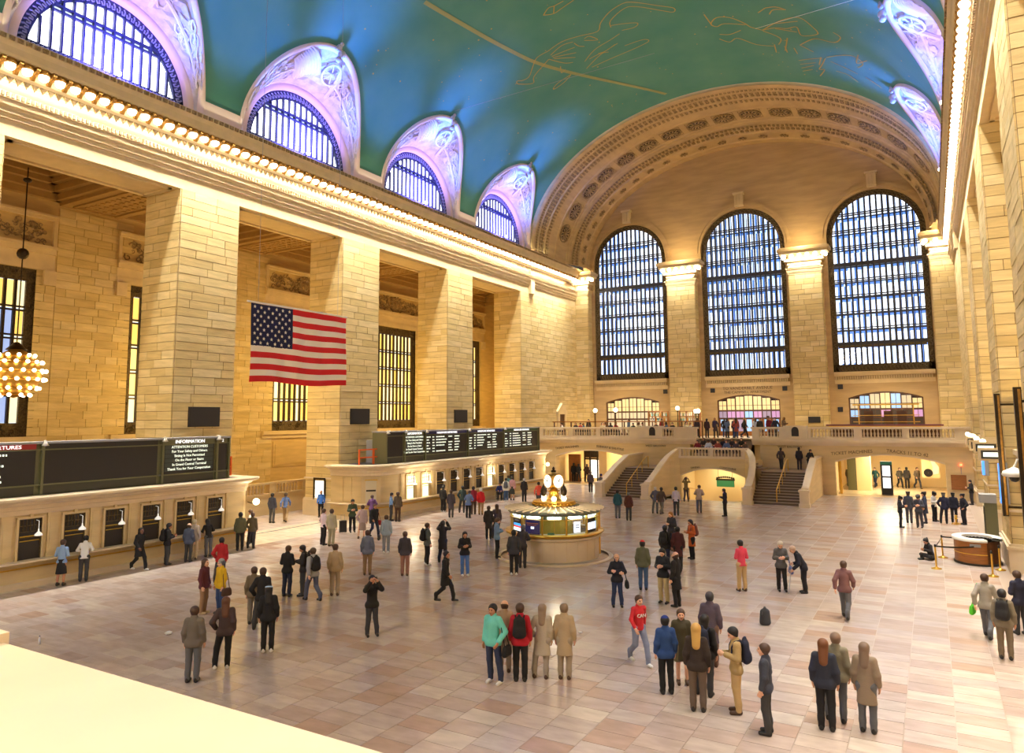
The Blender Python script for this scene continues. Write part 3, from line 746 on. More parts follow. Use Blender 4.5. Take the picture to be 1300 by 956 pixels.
end_pilaster(-7.6, -4.67, 11, 'broad pilaster with glowing bulb capital between left and middle end windows')
end_pilaster(4.55, 7.5, 21, 'broad pilaster with glowing bulb capital between middle and right end windows')
end_pilaster(16.5, 18.3, 31, 'narrow right end pilaster with glowing bulb capital at the corner')
end_pilaster(-18.3, -16.75, 41, 'narrow left end pilaster with glowing bulb capital at the corner')

M_day = [mat('daylit_frosted_glass_%d' % i, c, .4, emit=c, estr=e) for i, (c, e) in enumerate((((250, 252, 255), 1.6), ((210, 228, 255), 1.15), ((110, 156, 236), .85), ((60, 96, 190), .5)))]
def end_window(i, xc, lab):
    wn[0] += 1
    w = struct('window_%d' % wn[0], lab, 'window'); w.location = (xc, YF + .35, ZB)
    sp = ZS - ZB; ib = WH - .5; arcf = lambda r, u: sp + sqrt(max(0, r * r - u * u))
    f = MB(); T = arange(0, pi, 40)
    f.grid([[(r * cos(t), y, sp + r * sin(t)) for y, r in ((.1, WH), (-.08, WH), (-.08, ib), (.1, ib))] for t in T])
    for q in (-1, 1):
        x0, x1 = sorted((q * WH, q * ib)); f.box(x0, x1, -.08, .1, 0, sp)
    f.box(-WH, WH, -.08, .1, 0, .72)
    f.build('bronze_border', M_grille, w)
    s_ = MB(); rnd = random.Random(i)
    for k in range(26):
        for q in (-1, 1): s_.tube([(q * (WH - .25) + .16 * cos(a + k), -.1, .9 + k * .48 + .2 * sin(a + k)) for a in (0, 1.2, 2.4, 3.6, 4.8)], .04, 4)
    for k in range(30):
        t = pi * (k + .5) / 30; s_.tube([((WH - .25) * cos(t) + .18 * cos(a), -.1, sp + (WH - .25) * sin(t) + .18 * sin(a)) for a in (0, 1.2, 2.4, 3.6, 4.8)], .04, 4)
    for k in range(27): s_.tube([(-WH + .25 + k * .295 + .13 * cos(a), -.1, .36 + .24 * sin(a)) for a in (0, 1, 2, 3, 4, 5)], .03, 4)
    s_.build('bronze_scrollwork', mat('worn_bronze_scroll', (112, 96, 66), .45, .5), w, kind='stuff')
    n = 15; du = 2 * ib / n; rows = [.72, 2.65, 4.06, 5.62, 7.2, 8.72, 10.25, 11.92, 13.5, 15.1, 17.3]
    b = MB().box(-.075, .075, -.12, .1, 0, 1).mesh('mullion', M_frame)
    for k in range(1, n):
        u = -ib + k * du; put(b, 'mullion', w, (u, 0, .7), (0, 0, 0), (1, 1, arcf(ib, u) - .7))
    t = MB().box(-1, 1, -.1, .1, -.045, .045).mesh('transom', M_frame)
    for z in rows[1:-1]:
        hw = ib if z < sp else sqrt(max(.1, ib * ib - (z - sp) ** 2))
        for q in (-.09, .09): put(t, 'transom', w, (0, 0, z + q), (0, 0, 0), (hw, 1.3 if z in (2.65, 10.25) else 1, 2.2 if z in (2.65, 10.25) else 1))
    brm = MB().box(-.2, .2, -.22, 0, -.32, -.06).mesh('bracket', M_grille)
    for k in range(n): put(brm, 'bracket', w, (-ib + (k + .5) * du, 0, 2.6))
    pm = MB().box(.05, du - .05, -.008, .008, 0, 1).mesh('glass_pane', M_glass)
    for k in range(n):
        u0 = -ib + k * du; zt = min(arcf(ib, u0), arcf(ib, u0 + du))
        for z0, z1 in zip(rows[:-1], rows[1:]):
            a, c = z0 + .1, min(z1 - .1, zt)
            if c - a > .25: put(pm, 'glass_pane', w, (u0, 0, a), (0, 0, 0), (1, 1, c - a))
    # outer glazing of the double window wall, daylight behind it
    o = MB(); fr = MB(); y = 1.5; du2 = .52; k = 0; u = -6.0
    while u < 6.0:
        for z0, z1 in zip([-1.2] + rows[:-1], rows[:-1] + [18.2]):
            sp2 = rnd.uniform(.16, .34) * du2; tone = rnd.random()
            for a, c, mi in ((u, u + du2 - sp2 - .05, 0 if tone < .8 - .12 * (1 - i) else 1), (u + du2 - sp2 - .05, u + du2, 2 if tone < .7 else 1)):
                o.cm = mi; o.add([(a, y, z0), (c, y, z0), (c, y, z1 - .3), (a, y, z1 - .3)], [(0, 1, 2, 3)])
                o.cm = 1 if rnd.random() < .3 else 2; o.add([(a, y, z1 - .3), (c, y, z1 - .3), (c, y, z1), (a, y, z1)], [(0, 1, 2, 3)])
        fr.box(u - .03, u + .03, y - .12, y - .02, -1.2, 18.2)
        u += du2
    for z in rows: fr.box(-6, 6, y - .1, y - .02, z - .06, z + .06)
    o.build('outer_glazing', M_day, w, kind='stuff'); fr.build('outer_frame', M_bluefr, w)
for i, xc in enumerate(WX): end_window(i, xc, ('left', 'middle', 'right')[i] + ' tall round-headed bronze window of the far end wall')

M_doorpane = [mat('door_pane_%d' % i, c, .4, emit=c, estr=e) for i, (c, e) in enumerate((((226, 204, 150), .42), ((150, 136, 166), .35), ((180, 140, 190), .45), ((140, 180, 226), .6), ((60, 46, 34), .05), ((196, 184, 156), .4)))]
def end_door(i, xc):
    d = struct('door_%d' % (i + 1), ('arched bronze and glass doorway behind the balcony bar', 'arched doorway with wooden doors at the head of the stairs, lettering above', 'arched glazed doorway behind the long dark counter')[i], 'door')
    d.location = (xc, YF + .3, 4.45); a = lambda u: 3.55 + .56 * (1 - (u / 3.05) ** 2)
    f = MB(); U = arange(-3.05, 3.05, 16)
    f.grid([[(u, y, z) for y, z in ((-.1, a(u) + .02), (-.1, a(u) - .14), (.1, a(u) - .14))] for u in U])
    for u in (-3.05, 2.93): f.box(u, u + .12, -.1, .1, 0, a(3.05))
    for z in (2.5, 1.72): f.box(-3, 3, -.09, .09, z - .06, z + .06)
    n = 7; du = 6.0 / n
    for k in range(1, n): f.box(-3 + k * du - .05, -3 + k * du + .05, -.1, .1, 0, a(-3 + k * du))
    for k in range(n):
        c = -3 + (k + .5) * du; f.box(c - .02, c + .02, -.05, .05, 1.75, a(c)); f.box(c - du / 2, c + du / 2, -.05, .05, 3.0, 3.04)
    f.build('door_frame', M_dwood, d)
    rnd = random.Random(40 + i)
    for k in range(n):
        u0 = -3 + k * du + .05; u1 = u0 + du - .1
        z2 = min(a(u0), a(u1)) - .12
        top = 0 if i < 2 else (5, 3, 5, 0, 3, 5, 0)[k]; mid = (5, (1, 2, 2, 3, 2, 1, 2)[k], (3, 4, 4, 2, 4, 4, 2)[k])[i]; low = (5, (3, 5, 1, 3, 3, 3, 3)[k], 4)[i]
        for z0, z1, mi in ((2.58, z2, top), (1.8, 2.42, mid), (.25 if i != 1 else .45, 1.62, low)):
            MB().box(u0, u1, -.02, .02, z0, z1).build('glass_pane', M_doorpane[mi], d)
        if i == 1:
            l = MB()
            for x0, x1, z0, z1 in ((u0, u1, 0, .45), (u0, u0 + .12, .45, 1.66), (u1 - .12, u1, .45, 1.66)): l.box(x0, x1, -.08, .06, z0, z1)
            l.build('door_leaf', M_wood, d)
    MB().box(-3, 3, -.03, .2, 0, .25).build('threshold', M_dwood, d)
for i, xc in enumerate(WX): end_door(i, xc)
for t, z, sz in (('TO VANDERBILT AVENUE', 9.18, .42), ('THE CAMPBELL APARTMENT', 8.78, .36)): text(t, we, (0, YF - .03, z), FACE_MY, sz, M_letter)
for x, z in ((-8.44, 9.05), (-3.45, 9.02), (3.56, 9.05), (8.52, 9.07), (8.42, 6.95)): MB().box(x - .22, x + .22, YF - .08, YF, z - .22, z + .22).build('speaker_grille', M_black, we)
wf = struct('wall_near', 'plain stone wall behind the camera', 'wall')
MB().box(-31, 31, -11.3, -11, 0, 36).build('masonry', M_plain, wf)
sh = MB().box(-31, 31, 76.6, 76.9, -2, 36); sh.build('world_light_block', M_dark, we)  # unseen dark sheet added behind the end windows to block world light

dn = struct('door_5', 'small stone-framed doorway with pointed top on the left wall of the far balcony', 'door'); dn.location = (-18.25, 68.85, 4.45)
m = MB().box(0, .25, -.95, -.6, 0, 2.3).box(0, .25, .6, .95, 0, 2.3).box(0, .32, -1.05, 1.05, 2.3, 2.6)
m.poly([(0, -1.1, 2.6), (0, 1.1, 2.6), (0, .0, 3.5)], (.3, 0, 0)); m.build('door_surround', M_trim, dn)
MB().box(0, .12, -.6, .6, 0, 2.3).build('door_leaf', M_dwood, dn)
MB().box(5.7, 6.75, YF - 1.14, YF - 1.0, 5.72, 6.3).build('bronze_plaque', M_black, we)
# ------------------------------------------------------------------ balcony
bal = struct('balcony', 'far stone balcony with balustrade over the passage arches', 'balcony')
PA = [(8.8, 16.45), (-16.45, -8.8)]
ap = lambda u, c: 2.62 + .6 * (1 - ((u - c) / 3.82) ** 2)
us = sorted(set([-18.4, -3.0, 3.0, 18.4] + [a + 7.65 * i / 24 for a, b in PA for i in range(25)]))
hol = [(a, b, lambda u: 0, lambda u, c=(a + b) / 2: ap(u, c)) for a, b in PA]
holes_wall(MB(), [u for u in us], lambda u: -1.3 if abs(u) < 3 else 0, lambda u: 4.45, hol + [(-3, 3, lambda u: -1.2, lambda u: 4.4)], lambda u, z, d: (u, YB + d, z), .8).build('front_wall', M_plain, bal)
l = MB()
for z0, z1, d in ((3.95, 4.1, .12), (4.1, 4.25, .25), (4.25, 4.45, .4), (4.45, 4.62, .1)):
    for x0, x1 in ((-18.3, -2.4), (2.4, 18.3)): l.box(x0, x1, YB - d, YB + .5, z0, z1)
for a, b in PA:
    c = (a + b) / 2
    l.grid([[(u, YB - dd, ap(u, c) + zz) for dd, zz in ((0, 0), (.05, 0), (.05, .12), (0, .12))] for u in arange(a, b, 24)])
l.build('ledge_moulding', M_marble, bal)
MB().box(-18.4, -2.4, YB + .3, YF + .5, 4.1, 4.44).box(2.4, 18.4, YB + .3, YF + .5, 4.1, 4.44).box(-2.4, 2.4, 64.9, YF + .5, 4.1, 4.44).build('deck', M_marble, bal)
bu = MB().lathe([(.1, 0), (.1, .08), (.05, .1), (.085, .26), (.07, .36), (.04, .44), (.055, .56), (.09, .58), (.09, .64)], n=8).mesh('baluster', M_marble, True)
GR = [(-17.75, -14.95), (-14.5, -12.0), (-11.6, -8.7), (-5.95, -4.5), (3.0, 4.6), (7.1, 10.3), (10.9, 13.7), (14.2, 17.2)]
nb = 0; x = -18.3; sol = MB()
for a, b in GR + [(18.3, 18.3)]:
    if x < -2.4 < a or x < 2.4 < a:
        sol.box(x, -2.4, YB - .12, YB + .28, 4.6, 5.34).box(2.4, a, YB - .12, YB + .28, 4.6, 5.34)
    else: sol.box(x, a, YB - .12, YB + .28, 4.6, 5.34)
    if b > a:
        n = int((b - a) / .245)
        for i in range(n): put(bu, 'baluster', bal, (a + (i + .5) * (b - a) / n, YB + .08, 4.64))
    x = b
for x0, x1 in ((-18.3, -2.3), (2.3, 18.3)): sol.box(x0, x1, YB - .2, YB + .36, 5.3, 5.46)
for x in (-6.43, 5.9): sol.box(x - .95, x + .95, YB - .22, YB + .3, 4.5, 5.56)
sol.build('rail_and_piers', M_marble, bal)
for x in (-6.43, 5.9):
    p = MB().box(x - .28, x + .28, YB - .27, YB - .2, 4.7, 5.2); p.lathe([(.28, 0), (.01, .01)], (0, 0, 0), 12)
    n = 24; p.v[-n:] = [(x + a, YB - .25 + c, 5.2 + b) for a, b, c in p.v[-n:]]
    p.build('bronze_plate', M_dark, bal)
for t, x, z, r, sz in (('TICKET MACHINES', 10.05, 3.42, -.085, .36), ('TRACKS 11 TO 42', 13.97, 3.44, .11, .36), ('TICKET MACHINES', -15.2, 3.5, -.1, .3), ('SUBWAY & SHUTTLE', -10.7, 3.5, .11, .3), ('WEST BALCONY', -6.2, 3.75, 0, .26), ('WEST BALCONY', 5.4, 3.8, 0, .26)):
    text(t, bal, (x, YB - .02, z), (pi / 2, r, 0), sz, M_letter)
# rooms behind the arches
M_pass = mat('passage_plaster', (238, 214, 160), .7)
pr = struct('wall_passage', 'cream walls of the lit passages under the balcony', 'wall')
m = MB()
for a, b in PA:
    m.box(a - .6, a - .35, YB + .8, 75, 0, 4.1).box(b + .35, b + .6, YB + .8, 75, 0, 4.1).box(a - .6, b + .6, 74.9, 75.1, 0, 4.1).box(a - .6, b + .6, YB + .8, 75, 3.6, 3.75)
m.box(-12.75, -11.9, 66.0, 75, 0, 3.6).box(9.9, 11.0, 69.0, 69.9, 0, 3.6)
m.build('masonry', M_pass, pr)
MB().box(-18.3, 18.3, 65, 75, -.012, -.002).build('passage_floor', mat('passage_floor_marble', (196, 176, 140), .25), pr)
for x, y in ((11.2, 65.6), (13.4, 65.6), (-14.2, 65.6), (-9.6, 65.6)): MB().lathe([(.01, 3.5), (.22, 3.52), (.2, 3.6)], (x, y, 0), 12).build('ceiling_lamp', M_globe, pr)
M_shopem = mat('shop_window_glow', (250, 248, 240), .4, emit=(250, 246, 228), estr=1.3)
MB().box(-14.6, -12.8, 67.9, 68.0, .3, 2.1).build('shop_glass', M_shopem, pr)
s_ = MB()
for x in (-15.0, -14.4, -13.6, -12.85): s_.box(x - .06, x + .06, 67.6, 67.75, 0, 3.3)
s_.box(-15, -12.8, 67.6, 67.75, 2.15, 2.3).box(-15, -12.8, 67.62, 67.7, 2.35, 3.2); s_.build('shop_front_frame', M_bronze, pr)
MB().box(-16.4, -15.1, 66.8, 67.0, 0, 2.7).build('wood_screen', M_wood, pr)
t = MB().box(9.2, 9.9, 69.0, 69.1, 0, 3.0).box(9.3, 9.8, 68.95, 69.0, .4, 2.7); t.build('passage_door', M_green, pr)
MB().box(8.9, 9.1, 65.4, 65.9, 0, 3.0).build('door_post', M_gold, pr)
p = empty('poster', (15.4, 71.0, 1.1), label='wall poster showing the front of a white car beyond the right passage', cat='poster')
pm_ = MB().box(-.6, .7, 0, .04, 0, 1.5); pm_.build('panel', M_pass, p)
c = MB().lathe([(.34, 0), (.34, .03), (.01, .03)], n=18); c.v = [(x - .15, -.02 - z, y + .4) for x, y, z in c.v]; c.build('wheel_print', M_black, p)
MB().poly([(.1, -.03, .25), (.6, -.03, .35), (.65, -.03, .9), (.35, -.03, 1.35), (.05, -.03, 1.4), (.2, -.03, .9)], (0, .02, 0)).build('car_body_print', M_white, p)
t = empty('directory_board', (12.35, 66, 0), label='tall dark directory board with two lit notices in the right passage', cat='sign')
MB().box(-.42, .42, -.1, .1, 0, 2.66).build('case', M_black, t)
for z in (.55, 1.5): MB().box(-.28, .28, -.13, -.1, z, z + .82).build('notice', M_ledw, t)
for z in (.55, 1.5):
    ln = MB()
    for k in range(7): ln.box(-.23, .2, -.14, -.13, z + .1 + k * .095, z + .125 + k * .095)
    ln.build('print_lines', M_grey, t, kind='stuff')
MB().box(-.42, .42, -.14, -.1, 2.4, 2.64).build('header_band', mat('teal_header', (30, 120, 120), .5), t)
o = put(MB().box(-.5, .5, -.06, 0, 0, 1.1).box(-.42, .42, -.09, -.06, .1, .95).mesh('notice_board', M_wood), 'notice_board', None, (17.25, YB, .78), label='orange-brown wooden notice board on the wall beside the right passage', cat='board')
al = empty('alarm_lamp', (17.45, YB - .06, 2.62), label='small glowing red alarm lamp above the wooden notice board', cat='lamp')
MB().ball((0, 0, 0), .09, 8).build('lens', mat('red_lamp_glow', (255, 90, 60), .3, emit=(255, 70, 40), estr=8), al)
MB().tube([(0, .03, -.05), (0, .03, -.7)], .02, 5).build('conduit', M_grey, al)

# ------------------------------------------------------------------ grand staircase
st = struct('staircase', 'double marble staircase rising to the far balcony', 'staircase')
for sx in (-1, 1):
    for i in range(12):
        z1 = .17 * (i + 1); y0 = 55.2 + i * .4; x0, x1 = sorted((sx * 3.9, sx * 7.6))
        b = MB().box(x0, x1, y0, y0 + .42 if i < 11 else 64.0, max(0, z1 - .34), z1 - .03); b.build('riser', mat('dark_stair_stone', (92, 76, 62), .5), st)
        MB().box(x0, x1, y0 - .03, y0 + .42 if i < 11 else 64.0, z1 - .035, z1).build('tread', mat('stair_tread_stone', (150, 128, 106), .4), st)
    for i in range(5):
        z1 = 2.04 + .17 * (i + 1); x0, x1 = sorted((sx * (3.9 - i * .35), 0)); MB().box(x0, x1, 60.3, 62.0 + .01 * i, z1 - .12, z1).build('tread', mat('stair_tread_stone', (150, 128, 106), .4), st)
for i in range(9):
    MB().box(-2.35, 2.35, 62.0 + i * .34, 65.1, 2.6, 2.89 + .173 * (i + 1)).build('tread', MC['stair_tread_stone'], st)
def parapet(pts, th=.36, rail=.12):
    """solid stone parapet wall following (x, y, ztop) points, base on the floor, with a coping"""
    w = MB(); c = MB(); n = len(pts); rr = []; rc = []
    for i, (x, y, z) in enumerate(pts):
        a = Vector(pts[min(i + 1, n - 1)][:2]) - Vector(pts[max(i - 1, 0)][:2]); a.normalize(); q = Vector((-a.y, a.x)) * th / 2; k = q * 1.35
        rr.append([(x + q.x, y + q.y, -.6), (x + q.x, y + q.y, z - rail), (x - q.x, y - q.y, z - rail), (x - q.x, y - q.y, -.6)])
        rc.append([(x + k.x, y + k.y, z - rail), (x + k.x, y + k.y, z), (x - k.x, y - k.y, z), (x - k.x, y - k.y, z - rail)])
    for g_, b in ((w, rr), (c, rc)):
        g_.grid(b, closed_v=True); nv = 4
        g_.f.append((0, 1, 2, 3)); g_.m.append(0); e_ = (n - 1) * 4; g_.f.append((e_, e_ + 1, e_ + 2, e_ + 3)); g_.m.append(0)
    w.build('parapet', M_plain, st); c.build('coping', M_marble, st)
for sx in (-1, 1):
    parapet([(sx * x, y, z) for x, y, z in ((7.75, 54.75, 1.28), (7.75, 55.3, 1.38), (7.7, 58.0, 2.4), (7.65, 60.3, 3.1), (7.65, 64.0, 3.12))])
    parapet([(sx * x, y, z) for x, y, z in ((3.85, 54.75, 1.3), (3.82, 55.3, 1.42), (3.75, 56.6, 2.0), (3.62, 57.8, 2.62), (3.42, 58.7, 3.15), (3.1, 59.4, 3.55), (2.77, 59.7, 3.82))])
    for x in (7.75, 3.85):
        n = MB(); n.box(-.3, .3, -.3, .3, 0, 1.05); n.box(-.36, .36, -.36, .36, 0, .25); n.box(-.36, .36, -.36, .36, 1.05, 1.2)
        n.build('newel', M_marble, st, loc=(sx * x, 54.55, 0))
    r = MB().tube([(sx * 5.75, 55.3, .05), (sx * 5.75, 55.3, 1.05), (sx * 5.75, 60.0, 3.0), (sx * 5.75, 60.6, 3.0), (sx * 5.75, 60.6, 2.05)], .035, 6)
    for q in (56.5, 57.8, 59.0): r.tube([(sx * 5.75, q, .2 + (q - 55.3) * .415), (sx * 5.75, q, 1.05 + (q - 55.3) * .415)], .025, 5)
    r.build('brass_handrail', M_gold, st)
# central block over the ramp
ac = lambda u: 1.5 + .62 * (1 - (u / 2.62) ** 2)
us = sorted([-2.9, 2.9] + arange(-2.62, 2.62, 24))
m = holes_wall(MB(), us, lambda u: -1.0, lambda u: 3.05, [(-2.62, 2.62, lambda u: -.95, ac)], lambda u, z, d: (u, 59.6 + d, z), .5)
m.build('ramp_wall', M_plain, st)
m = MB().box(-2.9, 2.9, 59.5, 60.1, 2.95, 3.12).box(-2.9, 2.9, 59.5, 60.0, 3.68, 3.82)
for x in (-2.8, -.15, 2.5): m.box(x, x + .3, 59.52, 59.98, 3.1, 3.7)
m.grid([[(u, 59.6 - d, ac(u) + z) for d, z in ((0, 0), (.05, .0), (.05, .1), (0, .1))] for u in arange(-2.62, 2.62, 24)])
m.build('block_coping', M_marble, st)
sb = MB().lathe([(.07, 0), (.04, .05), (.07, .2), (.035, .38), (.06, .5), (.06, .56)], n=8).mesh('baluster', M_marble, True)
for i in range(19): put(sb, 'baluster', st, (-2.4 + i * .2667, 59.75, 3.12))
for sx in (-1, 1):
    for i in range(6): put(sb, 'baluster', st, (sx * (2.95 + i * .13), 59.45 - i * .3, 2.98 - i * .18))
MB().box(-2.9, 2.9, 59.9, 62.1, 2.7, 2.88).build('landing', M_marble, st)
m = MB(); m.add([(-3.02, 55.7, 0), (3.02, 55.7, 0), (3.02, 59.7, -.55), (-3.02, 59.7, -.55), (3.02, 64.8, -1.0), (-3.02, 64.8, -1.0)], [(0, 1, 2, 3), (3, 2, 4, 5)])
m.build('ramp', mat('ramp_stone', (196, 170, 128), .4), st)
MB().box(-3.1, 3.1, 64.9, 65.0, -1.2, 4.1).box(-3.1, -3.0, 55.8, 65, -1.2, -.01).box(3.0, 3.1, 55.8, 65, -1.2, -.01).box(-3.1, -2.95, 60.1, 65, -1, 2.7).box(2.95, 3.1, 60.1, 65, -1, 2.7).build('ramp_inner_wall', M_pass, st)
for x in (-1.2,): MB().tube([(x, 57.2, -.15), (x, 57.2, .75), (x, 60.2, .35), (x, 60.2, -.55)], .03, 6).build('brass_handrail', M_gold, st)
text('DINING', st, (-1.35, 59.56, 2.2), (pi / 2, -.12, 0), .22, M_letter); text('CONCOURSE', st, (1.3, 59.56, 2.2), (pi / 2, .12, 0), .22, M_letter)
gs = empty('hanging_sign', (0, 63.9, .32), label='green panel sign with bronze crest hanging inside the ramp arch', cat='sign')
MB().box(-.75, .75, -.05, .05, 0, .55).build('panel', mat('green_sign_panel', (52, 128, 84), .5), gs)
f = MB().box(-.8, .8, -.07, .07, .55, .68)
for q in arange(-.7, .7, 8): f.ball((q, 0, .72 + .12 * cos(q * 2)), .09, 6)
f.build('crest', M_bronze, gs); [MB().tube([(q, 0, .68), (q, 0, 2.3)], .015, 4).build('hanging_rod', M_bronze, gs) for q in (-.6, .6)]
# ------------------------------------------------------------------ ticket counters and departure boards
M_bluecap = mat('milk_glass_lamp', (240, 240, 236), .3, emit=(255, 250, 240), estr=.35)
M_lit = mat('lit_ticket_window', (250, 226, 170), .4, emit=(255, 232, 180), estr=1.2)
M_slot = mat('brass_slot', (206, 170, 60), .35, .7)
def ticket_counter(y0, y1, curved, lab, starts, lit):
    t = empty('ticket_counter', (-14.85, y0, 0), label=lab, cat='counter')
    L_ = y1 - y0; D = -3.45; r = 1.5
    def outline(e):
        """plan outline from the wall at the near end round to the wall at the far end, pushed out by e"""
        n = 10 if curved else 3; rr = (r if curved else .25)
        p = [(D, -e)] + [(-rr + (rr + e) * sin(a), rr - (rr + e) * cos(a)) for a in arange(0, pi / 2, n)]
        p += [(-.25 + (.25 + e) * cos(a), L_ - .25 + (.25 + e) * sin(a)) for a in arange(0, pi / 2, 3)] + [(D, L_ + e)]
        return p
    def band(prof, nm, m):
        MB().grid([[(x, y, z) for x, y in outline(e)] for e, z in prof]).build(nm, m, t)
    band([(0, 1.0), (0, 2.85)], 'wall', M_plain)
    band([(.02, 0), (.02, .95)], 'base', M_plain)
    band([(.03, .0), (.1, 0), (.1, .2), (.03, .24)], 'skirting', M_marble)
    band([(0, .98), (.4, .98), (.42, 1.02), (.4, 1.06), (0, 1.07)], 'counter_shelf', M_marble)
    band([(.02, 2.75), (.06, 2.78), (.06, 2.95), (.12, 2.98), (.12, 3.12), (.3, 3.2), (.34, 3.26), (.62, 3.34), (.66, 3.36), (.66, 3.44), (.6, 3.46), (-.3, 3.46)], 'cornice', M_marble)
    o = outline(.3); MB().poly([(x, y, 3.3) for x, y in o], (0, 0, .12)).build('roof', M_black, t)
    hr = MB().tube([(x, y, .78) for x, y in outline(.16)[1:-1]], .035, 6)
    hr.build('brass_rail', M_gold, t)
    pil = MB().box(0, .07, -.2, .2, 1.07, 2.78).box(0, .1, -.23, .23, 1.07, 1.2).box(0, .1, -.23, .23, 2.66, 2.78).box(.05, .085, -.13, .13, 1.25, 2.6).mesh('pilaster', M_plain)
    fr = MB().box(.0, .1, -.5, -.42, 1.07, 2.68).box(0, .1, .42, .5, 1.07, 2.68).box(0, .12, -.5, .5, 2.62, 2.7).box(0, .14, -.06, .06, 2.66, 2.8).mesh('window_surround', M_trim)
    gl = MB().box(.0, .02, -.42, .42, 1.07, 2.62).mesh('window_opening', M_dark); gl2 = MB().box(.0, .02, -.42, .42, 1.07, 2.62).mesh('window_opening', M_lit)
    gr = MB()
    for k in range(7): gr.box(.02, .05, -.4 + k * .13, -.37 + k * .13, 2.15, 2.6)
    for z in (1.9, 2.12, 2.35, 2.6): gr.box(.02, .06, -.42, .42, z - .015, z + .015)
    for y in (-.4, .38): gr.box(.02, .07, y, y + .03, 1.07, 2.62)
    gr = gr.mesh('bronze_grille', M_grille)
    sl = MB().box(.03, .06, -.36, .36, 1.93, 1.97).box(.03, .06, -.36, .36, 1.76, 1.79).mesh('brass_slot', M_slot)
    lm = MB().lathe([(.02, .2), (.03, .1), (.13, .0), (.14, -.06), (.01, -.07)], n=10).tube([(0, 0, .1), (0, 0, .5), (-.2, 0, .52)], .012, 4).mesh('milk_glass_lamp', M_bluecap, True)
    for k, ys in enumerate(starts):
        c = ys + .43 - y0
        put(fr, 'window_surround', t, (0, c, 0)); put(gl2 if k in lit else gl, 'window_opening', t, (0, c, 0)); put(gr, 'bronze_grille', t, (0, c, 0)); put(sl, 'brass_slot', t, (0, c, 0))
        put(lm, 'milk_glass_lamp', t, (.28, c + .2, 2.02))
        put(pil, 'pilaster', t, (0, c + .84, 0))
        if k == 0: put(pil, 'pilaster', t, (0, c - .84, 0))
    for k in lit: light('POINT', 'ticket_window_lamp', (-14.4, starts[k] + .43, 2.3), 35, WARM, .06)
    if curved:
        for x in (-2.9, -2.2): MB().box(x, x + .55, -.06, 0, 1.15, 2.7).build('panel', M_plain, t)
        d = MB(); M = Matrix.Translation((-.44, .44, 0)) @ Matrix.Rotation(pi / 4, 4, 'Z')
        MB().box(-.6, .6, -.08, .1, 1.07, 2.7, M).build('door_surround', M_trim, t)
        MB().box(-.34, .34, -.13, .0, 1.07, 2.5, M).build('door_leaf', mat('pale_door', (206, 194, 164), .5), t)
        MB().box(-.3, .3, -.15, -.1, 1.82, 1.92, M).build('letter_slot', M_black, t)
        MB().box(-.4, .4, -.15, -.05, 2.5, 2.56, M).build('brass_slot', M_slot, t)
    return t
ticket_counter(9.0, 25.65, False, 'nearer long marble ticket counter with bronze windows under the red departure board', [14.85 + .0 + 1.675 * k for k in range(-2, 6)], ())
ticket_counter(35.15, 58.9, True, 'farther marble ticket counter with rounded corner and lit windows under four-panel board', [38.55 + 1.69 * k for k in range(0, 11)], (0, 1, 6))
for y, z in ((25.9, 2.2), (58.5, 2.2)):
    o = put(MB().ball((0, 0, 0), .17, 10).mesh('globe_lamp', M_globe, True), 'globe_lamp', None, (-14.5, y, z), label='white globe lamp on the far end of the %s ticket counter' % ('nearer' if y < 30 else 'farther'), cat='lamp')
    o2 = MB().tube([(-.35, -.25, 0), (0, -.1, -.1), (0, 0, -.1)], .02, 5).build('bracket', M_bronze, o)
    light('POINT', 'globe_lamp_light', (-14.2, y + .3, z), 60, WARM, .17)

